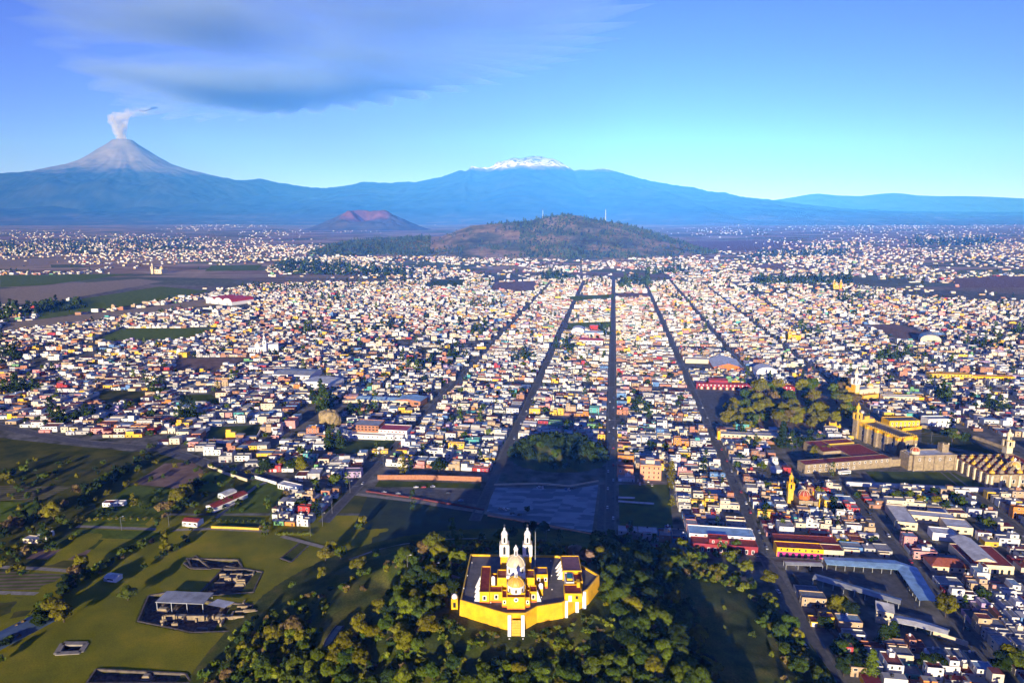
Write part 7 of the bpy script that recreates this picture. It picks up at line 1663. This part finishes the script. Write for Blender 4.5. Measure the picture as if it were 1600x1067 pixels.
tc = nd(t, "ShaderNodeTexCoord"); mp = nd(t, "ShaderNodeMapping"); mp.inputs['Scale'].default_value = (1 / 8000, 1 / 6500, 1 / 1500); mp.inputs['Rotation'].default_value = (0, 0, R(-24))
nz = nd(t, "ShaderNodeTexNoise"); nz.inputs['Scale'].default_value = 1.0; nz.inputs['Detail'].default_value = 5; nz.inputs['Roughness'].default_value = .55; nz.inputs['Distortion'].default_value = .4
t.links.new(tc.outputs['Object'], mp.inputs[0]); t.links.new(mp.outputs[0], nz.inputs['Vector'])
mr = nd(t, "ShaderNodeMapRange"); mr.inputs[1].default_value = .38; mr.inputs[2].default_value = .66; mr.inputs[3].default_value = 0.1e-4; mr.inputs[4].default_value = 9.5e-4
t.links.new(nz.outputs[0], mr.inputs[0]); t.links.new(mr.outputs[0], v.inputs['Density'])
me.materials.append(cm_); tag(link('ash_cloud', me), 'long blue-grey ash cloud trailing to the right from above the volcano', 'cloud', kind='stuff')
# steam column over the crater
b = MB(); zb = z_at(220, MD); u_ = SX
COLM = [(0, -4, .28), (-1, 6, .42), (-3, 13, .5), (-5, 20, .66), (-6, 27, .72), (-6, 33, .85), (-2, 38, 1.0), (6, 43, 1.15), (18, 47, 1.2), (34, 50, 1.0), (50, 52, .4)]
ringv = []
for k, (dx, dz, r) in enumerate(COLM):
    rr2 = r * 15 * u_; ringv.append([(pcx + 2 * u_ + dx * u_ + rr2 * (1 + .22 * math.sin(3 * a + k * 1.7)) * math.cos(a), MD + rr2 * (1 + .2 * math.cos(2 * a + k)) * math.sin(a), zb - 250 + dz * u_ * 1.12 + rr2 * .25 * math.sin(2 * a + k * 2.1)) for a in [2 * math.pi * i / 20 for i in range(20)]])
for r0, r1 in zip(ringv, ringv[1:]):
    for i in range(20): j = (i + 1) % 20; b.quad(r0[i], r0[j], r1[j], r1[i])
for rv, fl in ((ringv[0], True), (ringv[-1], False)): k = len(b.v); b.v += rv; b.f.append(tuple(range(k, k + 20))[::-1] if fl else tuple(range(k, k + 20))); b.m.append(0)
sm_, t, v = volume_mat('steam', (1.0, 0.97, 0.95), 1.0, -.2)
nz = noise(t, 0.0042, 6); tg = nd(t, 'ShaderNodeTexCoord'); sg = nd(t, 'ShaderNodeSeparateXYZ'); t.links.new(tg.outputs['Generated'], sg.inputs[0]); fz_ = nd(t, 'ShaderNodeMapRange'); fz_.inputs[1].default_value = .3; fz_.inputs[2].default_value = .95; fz_.inputs[3].default_value = 1.0; fz_.inputs[4].default_value = .02; t.links.new(sg.outputs[2], fz_.inputs[0]); mr = nd(t, "ShaderNodeMapRange"); mr.inputs[1].default_value = .38; mr.inputs[2].default_value = .66; mr.inputs[3].default_value = 0.0; mr.inputs[4].default_value = 1.2e-2
t.links.new(nz.outputs[0], mr.inputs[0]); mz = nd(t, 'ShaderNodeMath', operation='MULTIPLY'); t.links.new(mr.outputs[0], mz.inputs[0]); t.links.new(fz_.outputs[0], mz.inputs[1]); t.links.new(mz.outputs[0], v.inputs['Density'])
tag(b.build('steam_plume', sm_), 'white steam plume rising from the volcano crater', 'smoke', kind='stuff')
